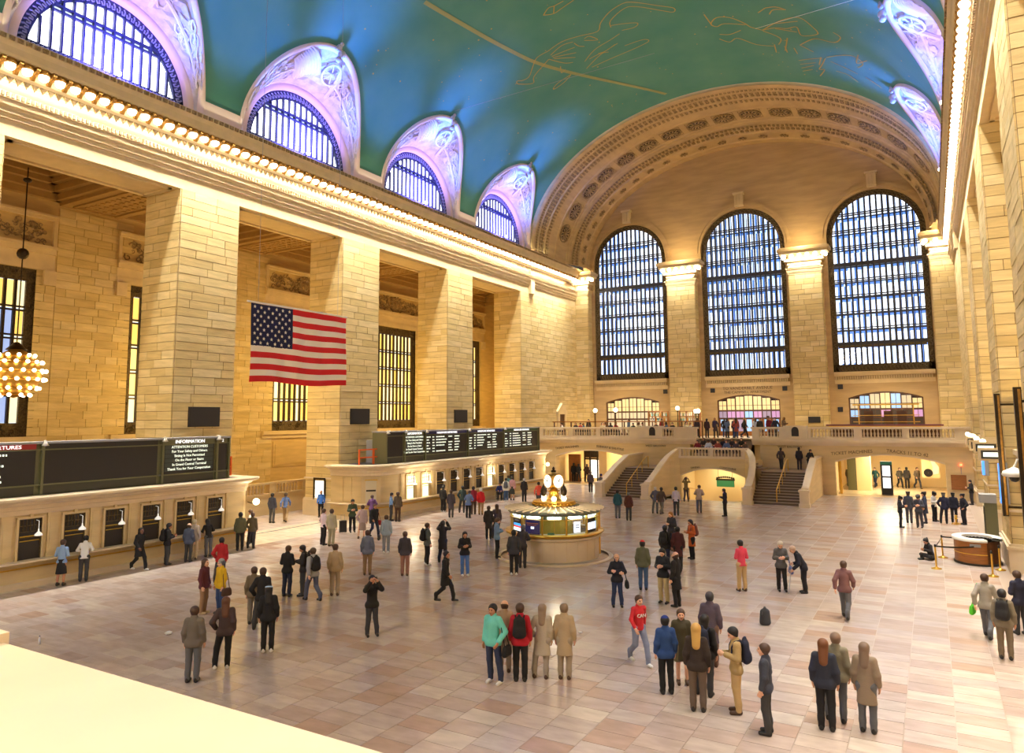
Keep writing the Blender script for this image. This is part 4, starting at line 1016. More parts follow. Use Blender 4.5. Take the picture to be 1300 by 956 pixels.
def led_rows(mb, y0, y1, z0, z1, rows, cols, rnd, x=.075):
    dz = (z1 - z0) / rows
    for r in range(rows):
        zz = z1 - (r + .5) * dz
        for a, b in cols:
            u = y0 + (y1 - y0) * a; e = y0 + (y1 - y0) * b
            if rnd.random() < .12: continue
            e2 = u + (e - u) * rnd.uniform(.6, 1)
            while u < e2 - .03:
                w = rnd.uniform(.06, .12)
                mb.box(x, x + .01, u, min(u + w, e2), zz - dz * .19, zz + dz * .19); u += w + .05
def board(y0, y1, secs, lab):
    t = empty('departure_board', (-15.3, y0, 3.46), label=lab, cat='board')
    L_ = y1 - y0; rnd = random.Random(int(y0))
    MB().box(-1.1, 0, 0, L_, 0, 2.05).build('case', M_green, t)
    for k, (a, b, kind, head) in enumerate(secs):
        a -= y0; b -= y0
        s = MB().box(0, .06, a + .06, b - .06, .42, 1.78).build('screen', M_black, t)
        MB().box(0, .05, a + .06, b - .06, .02, .36).build('lower_panel', mat('dark_olive_panel', (54, 52, 40), .5), t)
        bar = {'red': M_redbar, 'blue': M_bluebar, 'green': M_greenbar, 'grey': M_green, None: M_black}[kind]
        MB().box(0, .07, a + .06, b - .06, 1.8, 2.02).build('header_band', bar, t)
        if head: text(head, t, (.08, (a + b) / 2 + (.55 if kind == 'red' else 0), 1.905), FACE_PX, .235 if len(head) < 14 else .2, M_ledw, 'header_lettering', sx=1.0 if len(head) < 14 else 1.25 if kind == 'red' else 1.05)
        w = b - a
        if head and kind == 'grey':
            for q, ln in enumerate(('ATTENTION CUSTOMERS', 'For Your Safety and Others', 'Sitting Is Not Permitted', 'On the Floor or Stairs', 'In Grand Central Terminal', 'Thank You for Your Cooperation')):
                text(ln, t, (.07, (a + b) / 2, 1.66 - q * .205), FACE_PX, .17, M_led, 'display_line', extrude=.005)
            m = MB()
            for q in range(6): m.box(.06, .065, a + .12, b - .12, 1.57 - q * .205, 1.75 - q * .205)
            m.build('display_strip', mat('slate_display', (52, 62, 62), .4), t, kind='stuff')
        elif head:
            m = MB(); led_rows(m, a + .15, b - .2, .5, 1.72, 6, ((0, .09), (.14, .2), (.23, .5), (.54, .66), (.7, .84)), rnd); m.build('led_rows', M_led, t, kind='stuff')
        elif kind == 'grey':
            text('2', t, (.08, (a + b) / 2, 1.9), FACE_PX, .22, M_ledw)
        MB().box(0, .12, a - .05, a + .05, 0, 2.08).build('post', M_green, t)
    MB().box(0, .12, L_ - .08, L_, 0, 2.08).build('post', M_green, t)
    r = MB().box(0, .1, 0, L_, .36, .42).build('rail', M_green, t); MB().box(0, .1, 0, L_, 1.76, 1.81).build('rail', M_green, t)
    MB().box(-1.15, .14, -.02, L_ + .02, 2.02, 2.1).build('top_edge', M_grey, t)
    for k, (a, b, _, _) in enumerate(secs):
        MB().lathe([(.05, .22), (.07, .12), (.14, .02), (.02, 0)], (.22, a - y0, 1.93), 8).tube([(.0, a - y0, 2.1), (.22, a - y0, 2.16)], .02, 4).build('floodlight', M_white, t, smooth=True)
    return t
board(9.6, 24.75, [(9.7, 15.6, 'red', 'NEW HAVEN LINE DEPARTURES'), (15.8, 20.85, None, None), (21.05, 23.9, 'grey', 'INFORMATION'), (24.0, 24.65, 'grey', None)], 'departure board with red header, blank black panel and information screen on the nearer counter')
board(36.95, 58.3, [(37.0, 38.75, None, None), (38.9, 41.05, 'grey', 'INFORMATION'), (41.2, 46.5, 'blue', 'HARLEM LINE DEPARTURES'), (46.65, 51.9, 'blue', 'HARLEM LINE DEPARTURES'), (52.05, 58.0, 'green', 'HUDSON LINE DEPARTURES')], 'four-panel departure board with blue and green headers on the farther counter')
def barrier(y, x, lab):
    b = empty('barrier', (x, y, 3.46), label=lab, cat='barrier')
    for q in (0, 1.35): MB().box(-.04, .04, q - .04, q + .04, 0, 1.0).build('post', M_orange, b)
    for z in (.45, .95): MB().box(-.03, .03, 0, 1.35, z - .04, z + .04).build('rail', M_orange, b)
barrier(35.25, -16.0, 'nearer orange barrier frame on the roof of the farther ticket counter')
barrier(36.65, -16.0, 'orange barrier frame beside the departure board on the farther counter roof')
barrier(24.6, -16.6, 'orange barrier frame behind the information screen on the nearer counter roof')
bx = empty('equipment_box', (-17.2, 37.9, 3.46), label='grey equipment cabinet standing behind the orange barriers on the counter roof', cat='cabinet')
MB().box(-.3, .3, -.3, .3, 0, 1.5).build('case', M_grey, bx); MB().box(.3, .32, -.1, .1, 1.15, 1.35).build('vent', M_black, bx)

# low balustrade, steps and glazed door in the open bay between the counters
lw = struct('wall_ramp', 'low stone balustrade wall of the ramps between the two ticket counters', 'wall'); lw.location = (-23.4, 0, 0)
m = MB().box(-.4, 0, 27.3, 38.5, -.1, 1.3).box(-.45, .08, 27.3, 38.5, 1.3, 1.42).box(-.45, .08, 27.3, 38.5, 2.02, 2.16)
for y in (27.4, 31.9, 34.6, 37.6): m.box(-.4, .03, y, y + .5, 1.4, 2.05)
m.build('low_wall', M_plain, lw)
bb = MB().lathe([(.09, 0), (.05, .06), (.09, .22), (.05, .42), (.08, .58), (.08, .62)], n=8).mesh('baluster', M_marble, True)
for a, b in ((27.95, 31.85), (32.45, 34.55), (35.15, 37.55)):
    for i in range(int((b - a) / .27)): put(bb, 'baluster', lw, (-.18, a + .13 + i * .27, 1.41))
dr = struct('door_4', 'narrow glazed service door in the side of the second pillar', 'door'); dr.location = (-19.95, Y1 + BP - .06, 0)
MB().box(-.55, -.42, -.06, .06, 0, 2.45).box(.42, .55, -.06, .06, 0, 2.45).box(-.55, .55, -.06, .06, 2.38, 2.5).build('door_frame', M_bronze, dr)
for i in range(2):
    for j in range(4): MB().box(-.4 + i * .41, -.02 + i * .41, -.02, .0, .2 + j * .53, .7 + j * .53).build('glass_pane', M_shopem, dr)

# ------------------------------------------------------------------ flag
fl = empty('flag', (-10, 21.44, 8.03), label='large American flag hanging above the hall from thin wires', cat='flag')
FW, FH = 6.05, 3.52
fx = lambda u, v: .07 * sin(u * 2.2 + v * 1.1) * (1 - v / FH * .8) + .03 * sin(u * 5 + 1)
M_fr = mat('flag_red', (206, 22, 26), .8); M_fw = mat('flag_white', (238, 228, 208), .8); M_fb = mat('flag_blue', (17, 19, 62), .8)
for k in range(13):
    z1 = FH - k * FH / 13; z0 = z1 - FH / 13; u0 = FW * .4 if k < 7 else 0; n = 30
    MB().grid([[(fx(u0 + (FW - u0) * i / n, z), u0 + (FW - u0) * i / n, z + .06 * sin((u0 + (FW - u0) * i / n) * 1.3) * (1 - z / FH)) for z in (z0, z1)] for i in range(n + 1)]).build('stripe', M_fr if k % 2 == 0 else M_fw, fl, smooth=True)
ch = FH * 7 / 13; cw = FW * .4
MB().grid([[(fx(cw * i / 16, FH - ch * j / 12), cw * i / 16, FH - ch * j / 12) for j in range(13)] for i in range(17)]).build('canton', M_fb, fl, smooth=True)
stv = []
for k in range(10):
    r = .085 if k % 2 == 0 else .034; a = pi / 2 + k * pi / 5; stv.append((0, r * cos(a), r * sin(a)))
sm = MB().poly(stv, (.012, 0, 0)).mesh('star', M_fw)
for r in range(9):
    for c in range(6 if r % 2 == 0 else 5):
        u = cw * (c + (.5 if r % 2 == 0 else 1.0)) / 6; v = FH - ch * (r + .75) / 9.5
        put(sm, 'star', fl, (fx(u, v) + .012, u, v))
MB().tube([(0, -.2, FH + .05), (0, FW + .02, FH + .05)], .045, 6).build('rod', M_white, fl)
for y in (.4, 5.4): MB().tube([(0, y, FH + .05), (0, y, 33.0 - 8.03)], .012, 4).build('hanging_wire', M_grey, fl)

# ------------------------------------------------------------------ chandeliers in the aisle
def chandelier(yc, lab):
    c = empty('chandelier', (-25.2, yc, 7.6), label=lab, cat='chandelier')
    bm_ = MB().ball((0, 0, 0), .1, 6).mesh('bulb', M_globe, True)
    for j, (z, r) in enumerate(((.15, .75), (.5, 1.1), (.95, 1.35), (1.4, 1.38), (1.85, 1.2), (2.2, .85))):
        MB().lathe([(r - .1, z - .04), (r - .02, z), (r - .1, z + .04)], n=20).build('ring', M_gold, c)
        n = int(r * 13)
        for i in range(n):
            a = 2 * pi * (i + .5 * (j % 2)) / n; put(bm_, 'bulb', c, (r * cos(a), r * sin(a), z))
    MB().lathe([(.01, 0), (.5, .15), (1.0, .55), (1.22, 1.1), (1.1, 1.75), (.7, 2.25), (.3, 2.5), (.18, 2.7)], n=14).build('body', mat('gilded_openwork', (196, 150, 70), .4, .7), c, smooth=True)
    st_ = MB().tube([(0, 0, 2.6), (0, 0, 12.3)], .035, 6); st_.ball((0, 0, 7.6), .3, 8); st_.ball((0, 0, 11.6), .22, 8, .6); st_.lathe([(.5, 2.5), (.3, 2.7), (.1, 2.9)], n=10)
    st_.build('suspension_rod', M_bronze, c, smooth=True)
chandelier(BAYS[1], 'globe chandelier of clear bulbs hanging in the nearest left aisle bay')

# ------------------------------------------------------------------ information kiosk with the clock
KX, KY = .25, 30.6
k = empty('information_kiosk', (KX, KY, 0), label='round marble information booth with glass windows and a gold base for the clock', cat='kiosk')
A0 = -1.10
MB().lathe([(2.7, 0), (2.7, .05), (2.5, .06)], n=48).build('floor_step', M_marble, k)
MB().lathe([(2.06, .05), (2.06, .95)], n=48).build('drum', M_marble, k, smooth=True)
b = MB()
for i in range(24):
    a = A0 + pi / 12 + i * pi / 12; M = Matrix.Rotation(a, 4, 'Z'); b.box(2.05, 2.063, -.006, .006, .08, .95, M)
b.build('drum_joints', M_trim, k, kind='stuff')
MB().lathe([(2.06, .92), (2.16, .96), (2.2, 1.02), (2.16, 1.06), (2.06, 1.08)], n=48).build('stone_moulding', M_marble, k, smooth=True)
MB().lathe([(1.9, 1.07), (2.13, 1.07), (2.3, 1.17), (2.3, 1.22), (1.85, 1.22)], n=48).build('brass_shelf', M_gold, k, smooth=True)
MB().lathe([(1.7, 1.23), (1.95, 1.235)], n=48).build('counter_top', M_marble, k)
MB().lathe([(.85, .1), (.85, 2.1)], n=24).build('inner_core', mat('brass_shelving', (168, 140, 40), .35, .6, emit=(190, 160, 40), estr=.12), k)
M_kgl = M_glass
M_klamp = mat('kiosk_tube_light', (240, 255, 246), .3, emit=(236, 255, 240), estr=4)
scr = {-2: ('leaflet_rack', None), -1.0: 0, }
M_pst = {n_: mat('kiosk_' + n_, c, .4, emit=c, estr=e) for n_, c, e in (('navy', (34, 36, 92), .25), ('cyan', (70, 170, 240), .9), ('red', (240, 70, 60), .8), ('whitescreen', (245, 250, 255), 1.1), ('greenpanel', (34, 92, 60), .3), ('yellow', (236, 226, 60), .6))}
for i in range(12):
    a = A0 + i * pi / 6; M = Matrix.Rotation(a, 4, 'Z'); M2 = Matrix.Rotation(a + pi / 12, 4, 'Z')
    MB().box(1.98, 2.08, -.035, .035, 1.22, 2.08, M2).build('brass_post', M_gold, k)
    MB().box(2.0, 2.012, -.5, .5, 1.24, 2.06, M).build('glass_panel', M_kgl, k)
    MB().box(1.99, 2.05, -.52, .52, 1.86, 1.89, M).build('brass_transom', M_gold, k)
    MB().box(1.75, 1.95, -.3, .3, 1.91, 1.99, M).build('tube_light', M_klamp, k)
    MB().box(1.7, 1.74, -.5, .5, 1.87, 2.07, M).build('light_backing', M_green, k)
def kpanel(i, parts):
    M = Matrix.Rotation(A0 + i * pi / 6, 4, 'Z')
    for nm, m, y0, y1, z0, z1, x in parts: MB().box(x, x + .03, y0, y1, z0, z1, M).build(nm, m, k)
kpanel(-2, [('screen_case', M_black, -.4, .42, 1.24, 1.86, 1.9), ('screen_white_band', M_pst['whitescreen'], -.3, .32, 1.3, 1.44, 1.93), ('screen_red_band', M_pst['red'], -.3, .32, 1.44, 1.52, 1.93), ('screen_blue_band', M_pst['cyan'], -.3, .32, 1.52, 1.62, 1.93), ('screen_caption', M_grey, -.2, .2, 1.72, 1.77, 1.93)])
kpanel(-1, [('navy_poster', M_pst['navy'], -.38, .36, 1.24, 1.86, 1.9), ('poster_white_mark', M_ledw, -.08, .08, 1.46, 1.56, 1.93), ('poster_caption', mat('poster_orange', (210, 120, 60), .5), -.3, .3, 1.68, 1.72, 1.93), ('poster_caption', MC['poster_orange'], -.28, .2, 1.61, 1.635, 1.93)])
kpanel(0, [('green_leaflets', M_pst['greenpanel'], -.3, .0, 1.24, 1.32, 1.88), ('shelf_divider', M_gold, -.02, .02, 1.24, 1.86, 1.6)])
kpanel(1, [('notice', M_pst['whitescreen'], -.1, .22, 1.3, 1.76, 1.9), ('notice_text', M_grey, -.04, .16, 1.5, 1.54, 1.93), ('notice_text', M_grey, -.04, .16, 1.6, 1.64, 1.93)])
kpanel(2, [('screen_case', M_black, -.42, .42, 1.24, 1.86, 1.9), ('white_screen', M_pst['whitescreen'], -.36, .36, 1.36, 1.66, 1.93)])
kpanel(3, [('map_poster', M_pst['cyan'], -.3, .1, 1.3, 1.6, 1.9), ('yellow_poster', M_pst['yellow'], .1, .3, 1.3, 1.8, 1.9)])
kpanel(-3, [('leaflet_rack', M_green, -.4, .4, 1.24, 1.86, 1.7), ('leaflets', M_ledw, -.1, .0, 1.45, 1.65, 1.74), ('leaflets', M_ledw, .15, .25, 1.45, 1.65, 1.74)])
MB().box(1.9, 2.14, -.3, .2, .05, 2.06, Matrix.Rotation(A0 + 3.45 * pi / 6, 4, 'Z')).build('brass_door', M_gold, k)
MB().lathe([(1.6, 2.02), (2.12, 2.04), (2.18, 2.1), (2.2, 2.16), (1.9, 2.22), (.9, 2.34), (.85, 2.3)], n=48).build('roof', mat('kiosk_roof', (120, 124, 108), .3, .3), k, smooth=True)
b = MB()
for i in range(36): b.box(1.0, 2.12, -.022, .022, 2.15, 2.2, Matrix.Rotation(i * pi / 18, 4, 'Z') @ Matrix.Rotation(.09, 4, 'Y') @ Matrix.Translation((0, 0, .245)))
b.build('roof_ribs', M_marble, k, kind='stuff')
g2 = MB().lathe([(.98, 2.26), (1.0, 2.3), (.95, 2.34), (.95, 2.46), (1.0, 2.5), (.94, 2.54), (.5, 2.56), (.3, 2.6), (.26, 2.75), (.22, 2.9), (.3, 2.96), (.16, 3.0), (.14, 3.02)], n=32)
for i in range(32): g2.ball((.99 * cos(i * pi / 16), .99 * sin(i * pi / 16), 2.4), .055, 5)
g2.build('gold_base', M_gold, k, smooth=True)
ck = empty('clock', (KX, KY, 3.0), label='four-faced brass clock with glowing white dials on top of the information booth', cat='clock')
MB().ball((0, 0, .42), .37, 20).build('brass_sphere', M_gold, ck, smooth=True)
MB().lathe([(.2, 0), (.12, .06), (.3, .1)], n=16).build('pedestal', M_gold, ck); MB().lathe([(.1, .82), (.14, .88), (.05, .94), (.07, 1.0), (.01, 1.08)], n=10).build('finial', M_bronze, ck)
M_dial = mat('opal_dial_glow', (250, 248, 238), .3, emit=(255, 250, 232), estr=1.1)
for i in range(4):
    M = Matrix.Translation((0, 0, .42)) @ Matrix.Rotation(-1.1 - pi / 4 - .12 + i * pi / 2, 4, 'Z') @ Matrix.Rotation(pi / 2, 4, 'Y')
    def face(prof, nm, m, n=24):
        f = MB().lathe(prof, n=n); f.v = [tuple(M @ Vector(p)) for p in f.v]; return f.build(nm, m, ck)
    face([(.33, .15), (.345, .3), (.33, .36), (.3, .37), (.3, .33)], 'dial_rim', M_gold); face([(.31, .345), (.2, .37), (.01, .385)], 'dial', M_dial)
    for ang, l_, w_h in ((1.1, .17, .022), (2.45, .25, .016)):
        MB().box(-w_h, w_h, -.03, l_, .392, .4, M @ Matrix.Rotation(ang, 4, 'Z')).build('hand', M_black, ck)
    tk = MB()
    for q in range(12): tk.box(-.012, .012, .23, .28, .372, .378, M @ Matrix.Rotation(q * pi / 6, 4, 'Z'))
    tk.build('hour_marks', M_black, ck, kind='stuff')
for i, a in enumerate((-.25, -1.1, -1.95, 1.2, 2.05, 2.9)):
    l = empty('booth_lantern', (KX + .62 * cos(a), KY + .62 * sin(a), 2.55), label='small globe lamp on the gold base of the clock, %s' % ('on its right', 'in front facing the camera', 'on its left', 'behind right', 'behind', 'behind left')[i], cat='lamp')
    MB().ball((0, 0, .1), .12, 10).build('globe', M_globe, l, smooth=True)
    MB().lathe([(.07, .2), (.13, .3), (.16, .45), (.1, .55), (.05, .62), (.02, .7)], n=8).build('bronze_acorn', M_bronze, l, smooth=True) if i in (0, 2, 3, 5) else None
    MB().lathe([(.05, 0), (.03, .02)], n=8).build('foot', M_gold, l)
light('POINT', 'booth_lamp_light', (KX + .9, KY - 1.6, 2.75), 60, WARM, .15)
light('AREA', 'booth_inner_light', (KX, KY, 2.0), 25, (.92, 1, .9), 3.4)

# ------------------------------------------------------------------ right side: gate walls, lamps, signs, desk
for i, k_ in enumerate((0, 1, 2)):
    y0 = Y1 + k_ * BP + PW; y1 = y0 + BP - PW
    gw = struct('wall_gate_%d' % (i + 1), 'stone gate wall with grille windows closing the %s right-hand bay' % ('nearest', 'middle', 'far')[i], 'wall'); gw.location = (XW + .6, (y0 + y1) / 2, 0); h = (y1 - y0) / 2
    holes_wall(MB(), [-h, -1.9, 1.9, h], lambda u: 0, lambda u: 7.0, [(-1.9, 1.9, lambda u: 0, lambda u: 3.3)], lambda u, z, d: (d, u, z), .6).build('masonry', M_plain, gw)
    MB().box(-.35, .1, -h, h, 4.75, 4.95).box(-.25, .1, -h, h, 4.6, 4.75).box(-.1, .6, -h, h, 7.0, 7.15).build('ledge_moulding', M_marble, gw)
    for q in (-2.9, 0, 2.9): MB().box(-.08, 0, q - .9, q + .9, 5.2, 6.6).build('bronze_grille', M_grille, gw)
    MB().box(1.6, 1.7, -1.9, 1.9, 0, 3.3).build('gate_leaf', M_bronze, gw)
    if i < 2:
        light('POINT', 'gate_lamp', (XW - .6, (y0 + y1) / 2, 4.2), 60, WARM, .12)
for i, (y, lab) in enumerate(((33.7, 'nearer'), (26.0, 'nearest, at the picture edge'))):
    p = empty('light_standard', (18.02, y, 2.5), label='tall slim bronze light standard on the right wall, ' + ('second from the picture edge' if i == 0 else 'at the picture edge'), cat='light')
    MB().box(-.1, .1, -.1, .1, 0, 4.66).build('column', M_bronze, p); MB().box(.0, .07, -.12, -.1, .05, 4.6).build('brass_front', M_goldm, p)
    MB().box(0, .62 if i == 0 else .25, -.04, .04, 4.2, 4.28).build('wall_bracket', M_bronze, p)
    MB().box(0, .62 if i == 0 else .25, -.04, .04, .3, .38).build('wall_bracket', M_bronze, p)
YS = (30.3, 31.6, 36.3, 40.7)
for i, (y, z) in enumerate(((35.7, 4.72), (39.6, 4.85), (43.9, 4.8), (48.0, 4.85))):
    s_ = empty('gate_sign', (17.85, y, z), label='boxed gate sign with glowing panel over the right wall, %s from the camera' % ('nearest', 'second', 'third', 'farthest')[i], cat='sign')
    MB().box(-.5, 1.1 if i in (2, 3) else .46, 0, .3, -.26, .26).build('case', M_trim, s_); MB().box(-.4, .4, -.03, 0, -.17, .17).build('dark_panel', M_dark, s_); MB().box(-.32, .3, -.05, -.03, -.09, .09).build('glow_panel', M_led, s_)
for i, (x, y, z) in enumerate(((17.75, 39.8, 5.12), (17.75, 45.2, 5.1), (17.75, 48.4, 5.15), (17.75, 52.3, 5.1), (17.75, 56.2, 5.1))):
    l = empty('globe_lamp', (x, y, z), label='glowing globe lamp on a bracket along the right wall, %s in the row' % ('nearest', 'second', 'third', 'fourth', 'farthest')[i], cat='lamp')
    MB().ball((0, 0, 0), .13, 10).build('globe', M_globe, l, smooth=True); MB().tube([(0, 0, -.12), (.1, 0, -.3), (1.2 if i in (0, 1, 3, 4) else .56, 0, -.35)], .03, 6).build('bracket', M_gold, l)
M_blue_scr = mat('blue_display_glow', (60, 130, 240), .4, emit=(70, 140, 250), estr=1.1)
for i, (x, y, z0, z1) in enumerate(((18.02, 35.55, 2.75, 4.4), (18.05, 48.0, 3.0, 3.95))):
    d = empty('display_screen', (x, y, z0), label='narrow blue glowing display screen on the right wall, %s' % ('nearer and larger', 'farther and smaller')[i], cat='screen')
    MB().box(0, .3, .02, .3, 0, z1 - z0).build('case', M_grey, d); MB().box(.0, .1, -.01, .02, .04, z1 - z0 - .04).build('panel', M_blue_scr, d); MB().box(-.02, 0, .0, .3, .04, z1 - z0 - .04).build('side_panel', M_blue_scr, d)
gk = empty('equipment_cabinet', (17.75, 42.6, 0), label='tall olive cabinet with grey top box standing against the right wall', cat='cabinet')
MB().box(0, .5, -.4, .4, 0, 2.1).build('body', M_green, gk); MB().box(-.2, .5, -.45, .45, 2.1, 2.5).build('top_box', M_grey, gk); MB().box(-.04, 0, -.3, .3, .3, 1.9).build('panel', mat('dark_olive_panel', (54, 52, 40), .5), gk)
dm = empty('dome_camera', (17.9, 27.4, 4.5), label='white dome camera on a curved arm at the right picture edge', cat='camera')
MB().tube([(.55, 0, .1), (.4, 0, .42), (.1, 0, .45), (0, 0, .2)], .04, 6).build('arm', M_white, dm); MB().lathe([(.05, .22), (.3, .1), (.34, .0), (.3, -.06), (.16, -.08)], n=14).build('housing', M_white, dm, smooth=True); MB().ball((0, 0, -.1), .14, 8).build('lens', M_black, dm)
# desk
dk = empty('information_desk', (17.15, 37.75, 0), label='curved oak desk with white rim beside the right wall behind belt posts', cat='desk')
def dsk(prof, nm, m, a0, a1, n=24): return MB().lathe(prof, n=n, a0=a0, a1=a1, sx=.86, sy=1.0).build(nm, m, dk, smooth=False)
dsk([(1.0, .08), (1.0, 1.0)], 'oak_front', M_wood, pi * .75, pi * 1.62)
dsk([(.97, .06), (.97, 1.0)], 'dark_side', M_dwood, -pi * .38, pi * .75)
dsk([(1.02, .45), (1.03, .47), (1.02, .49)], 'brass_strip', M_gold, pi * .75, pi * 1.62)
dsk([(.66, .98), (1.08, .98), (1.1, 1.04), (1.08, 1.1), (.66, 1.1), (.66, .98)], 'white_rim', M_white, -pi * .1, pi * 1.62)
dsk([(.05, .6), (.66, .62), (.66, 1.0)], 'dark_well', M_black, 0, 2 * pi)
dsk([(1.04, 0), (1.05, .08), (.9, .1)], 'plinth', M_dark, 0, 2 * pi)
MB().box(-.3, .1, -1.02, -.96, .78, .9).build('name_plate', M_grey, dk)
posts = [(15.58, 35.41), (15.84, 38.24), (17.5, 34.76), (17.85, 36.3)]
pl = ('nearest the sitting woman', 'behind the sitting woman', 'in front of the oak desk', 'beside the right wall by the desk')
for (x, y), lab in zip(posts, pl):
    p = empty('stanchion', (x, y, 0), label='brass belt post ' + lab, cat='post')
    MB().lathe([(.2, 0), (.2, .03), (.06, .07), (.035, .1)], n=14).build('base', M_gold, p, smooth=True); MB().lathe([(.035, .08), (.035, .95)], n=8).build('pole', M_gold, p, smooth=True); MB().lathe([(.04, .88), (.04, .98), (.01, 1.0)], n=8).build('belt_head', M_black, p)
def belt(a, b, lab, sag=.0):
    o = MB(); pts = [Vector(a).lerp(Vector(b), t) - Vector((0, 0, sag * 4 * t * (1 - t))) for t in arange(0, 1, 8)]
    o.grid([[tuple(p + Vector((0, 0, dz))) for dz in (-.03, .03)] for p in pts]); m_ = o.mesh('belt', M_black)
    put(m_, 'belt', None, label=lab, cat='belt')
belt((15.58, 35.41, .92), (15.84, 38.24, .92), 'black belt strung between the two brass posts by the sitting woman', .06)
belt((15.84, 38.24, .92), (16.6, 38.5, .9), 'black belt from the rear brass post to the oak desk', .02)
belt((15.58, 35.41, .92), (17.0, 36.7, .8), 'black belt from the front brass post to the oak desk front', .04)
bs = empty('brass_stand', (16.65, 50.0, 0), label='small ornate brass stand on the floor among the officers', cat='stand')
MB().lathe([(.2, 0), (.12, .05), (.04, .1), (.05, .3), (.12, .36), (.04, .42), (.09, .5), (.01, .56)], n=10).build('stem', M_gold, bs, smooth=True)
for q in range(4): MB().tube([(0, 0, .12), (.18 * cos(q * pi / 2), .18 * sin(q * pi / 2), .06), (.24 * cos(q * pi / 2), .24 * sin(q * pi / 2), .0)], .025, 5).build('foot', M_gold, bs)

# ------------------------------------------------------------------ west balcony bar
br = empty('bar_rail', (-9.8, 65.6, 4.45), label='long wooden bar rail on posts behind the left balcony balustrade', cat='rail')
MB().box(-7.7, 7.6, -.12, .12, 1.46, 1.56).build('top', M_wood, br)
for i in range(9): MB().box(-7.6 + i * 1.88, -7.5 + i * 1.88, -.05, .05, 0, 1.46).build('post', M_dwood, br)
for n_, (x, y, lab) in enumerate(((-8.1, 70.6, 'left'), (-4.9, 70.6, 'right'))):
    sh_ = empty('bar_shelf', (x, y, 4.45), label='wooden back-bar shelf full of bottles, the %s one of the two' % lab, cat='shelf')
    for z in (0, 1.45, 1.95, 2.45): MB().box(-1.05, 1.05, -.2, .2, z, z + .06).build('shelf_board', M_wood, sh_)
    for q in (-1.05, -.35, .35, 1.0): MB().box(q, q + .06, -.2, .2, 0, 2.5).build('upright', M_wood, sh_)
    MB().box(-1, 1, -.22, .2, .06, 1.0).build('cupboard', M_dwood, sh_)
    rnd = random.Random(n_)
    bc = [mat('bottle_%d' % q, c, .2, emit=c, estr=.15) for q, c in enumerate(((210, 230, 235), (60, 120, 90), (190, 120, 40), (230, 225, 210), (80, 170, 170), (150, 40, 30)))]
    bms = [MB().lathe([(.05, 0), (.05, .2), (.018, .27), (.018, .34), (.01, .35)], n=7).mesh('bottle', m, True) for m in bc]
    for z in (1.51, 2.01):
        for q in range(9):
            o = put(bms[rnd.randrange(6)], 'bottle', None, (x - .85 + q * .21, y - .08, 4.45 + z), label='%s bottle from the left on the %s row of the %s back-bar shelf' % (('first', 'second', 'third', 'fourth', 'fifth', 'sixth', 'seventh', 'eighth', 'ninth')[q], 'lower' if z < 1.8 else 'upper', lab), cat='bottle', group='bottles on the %s row of the %s back-bar shelf' % ('lower' if z < 1.8 else 'upper', lab))
    light('POINT', 'bar_light', (x, y - .8, 7.2), 50, WARM, .1)
for i, (x, y, z) in enumerate(((-12.57, 65.0, 7.05), (-10.45, 65.0, 7.08), (-5.3, 68, 7.2), (-3.6, 68.2, 6.9), (-2.9, 66.5, 6.9))):
    l = empty('lamp_post', (x, y, 4.45), label='globe lamp post on the far balcony, %s from the left' % ('first', 'second', 'third', 'fourth', 'fifth')[i], cat='lamp')
    h = z - 4.45
    MB().ball((0, 0, h), .21, 10).build('globe', M_globe, l, smooth=True); MB().lathe([(.16, 0), (.1, .15), (.05, .3), (.04, h - .35), (.12, h - .25), (.05, h - .18)], n=10).build('post', M_bronze, l, smooth=True)
cn = empty('bar_counter', (12.35, 65.4, 4.45), label='long dark counter with purple edge behind the right balcony balustrade', cat='counter')
MB().box(-4.2, 4.2, -.35, .35, 1.08, 1.2).build('top', mat('plum_counter_edge', (112, 48, 62), .4), cn); MB().box(-4.0, 4.0, -.25, .25, .95, 1.08).build('brass_band', M_gold, cn); MB().box(-3.9, 3.9, -.2, .2, 0, .95).build('front', M_dwood, cn)
gf = empty('gilt_frame', (12.45, 68.4, 4.45), label='gilt frame structure standing before the right-hand balcony doorway', cat='frame')
for x in (-2.1, 2.02): MB().box(x, x + .08, -.04, .04, 0, 2.85).build('post', M_gold, gf)
for z in (1.35, 1.9, 2.77): MB().box(-2.5, 2.5, -.04, .04, z, z + (.05 if z < 2.7 else .12)).build('rail', M_gold, gf)
for x in (-1.3, .2, 1.2): MB().box(x - .35, x + .35, .05, .12, 1.0, 2.3).build('dark_panel', M_dwood, gf)
tbm = None
for i in range(6):
    t = empty('cafe_table', (-16.3 + i * 1.75, 67.2, 4.45), label='small round cafe table on the balcony, %s from the left' % ('first', 'second', 'third', 'fourth', 'fifth', 'sixth')[i], cat='table')
    MB().lathe([(.01, .72), (.36, .72), (.36, .75), (.01, .75)], n=14).build('table_top', M_dwood, t); MB().lathe([(.2, 0), (.04, .04), (.04, .72)], n=8).build('leg', M_bronze, t)

ss = empty('standing_sign', (3.3, 66.4, 4.45), label='slim dark standing sign with gold panel at the head of the stairs', cat='sign')
MB().box(-.12, .12, -.06, .06, 0, 1.95).build('panel', M_dwood, ss); MB().box(-.06, .06, -.08, -.06, .9, 1.8).build('gold_panel', M_gold, ss); MB().box(-.2, .2, -.15, .15, 0, .05).build('foot', M_bronze, ss)
# ------------------------------------------------------------------ near parapet of the camera's own balcony
pp = struct('balcony', 'pale marble parapet of the near balcony at the lower left corner', 'balcony')
MB().box(3, 20, .98, 1.62, -0, 5.25).build('parapet', M_plain, pp); MB().box(3, 20, .92, 1.69, 5.25, 5.4).build('coping', M_marble, pp); MB().box(3, 12.25, .9, 1.71, 5.25, 5.44).build('pier_cap', M_marble, pp)
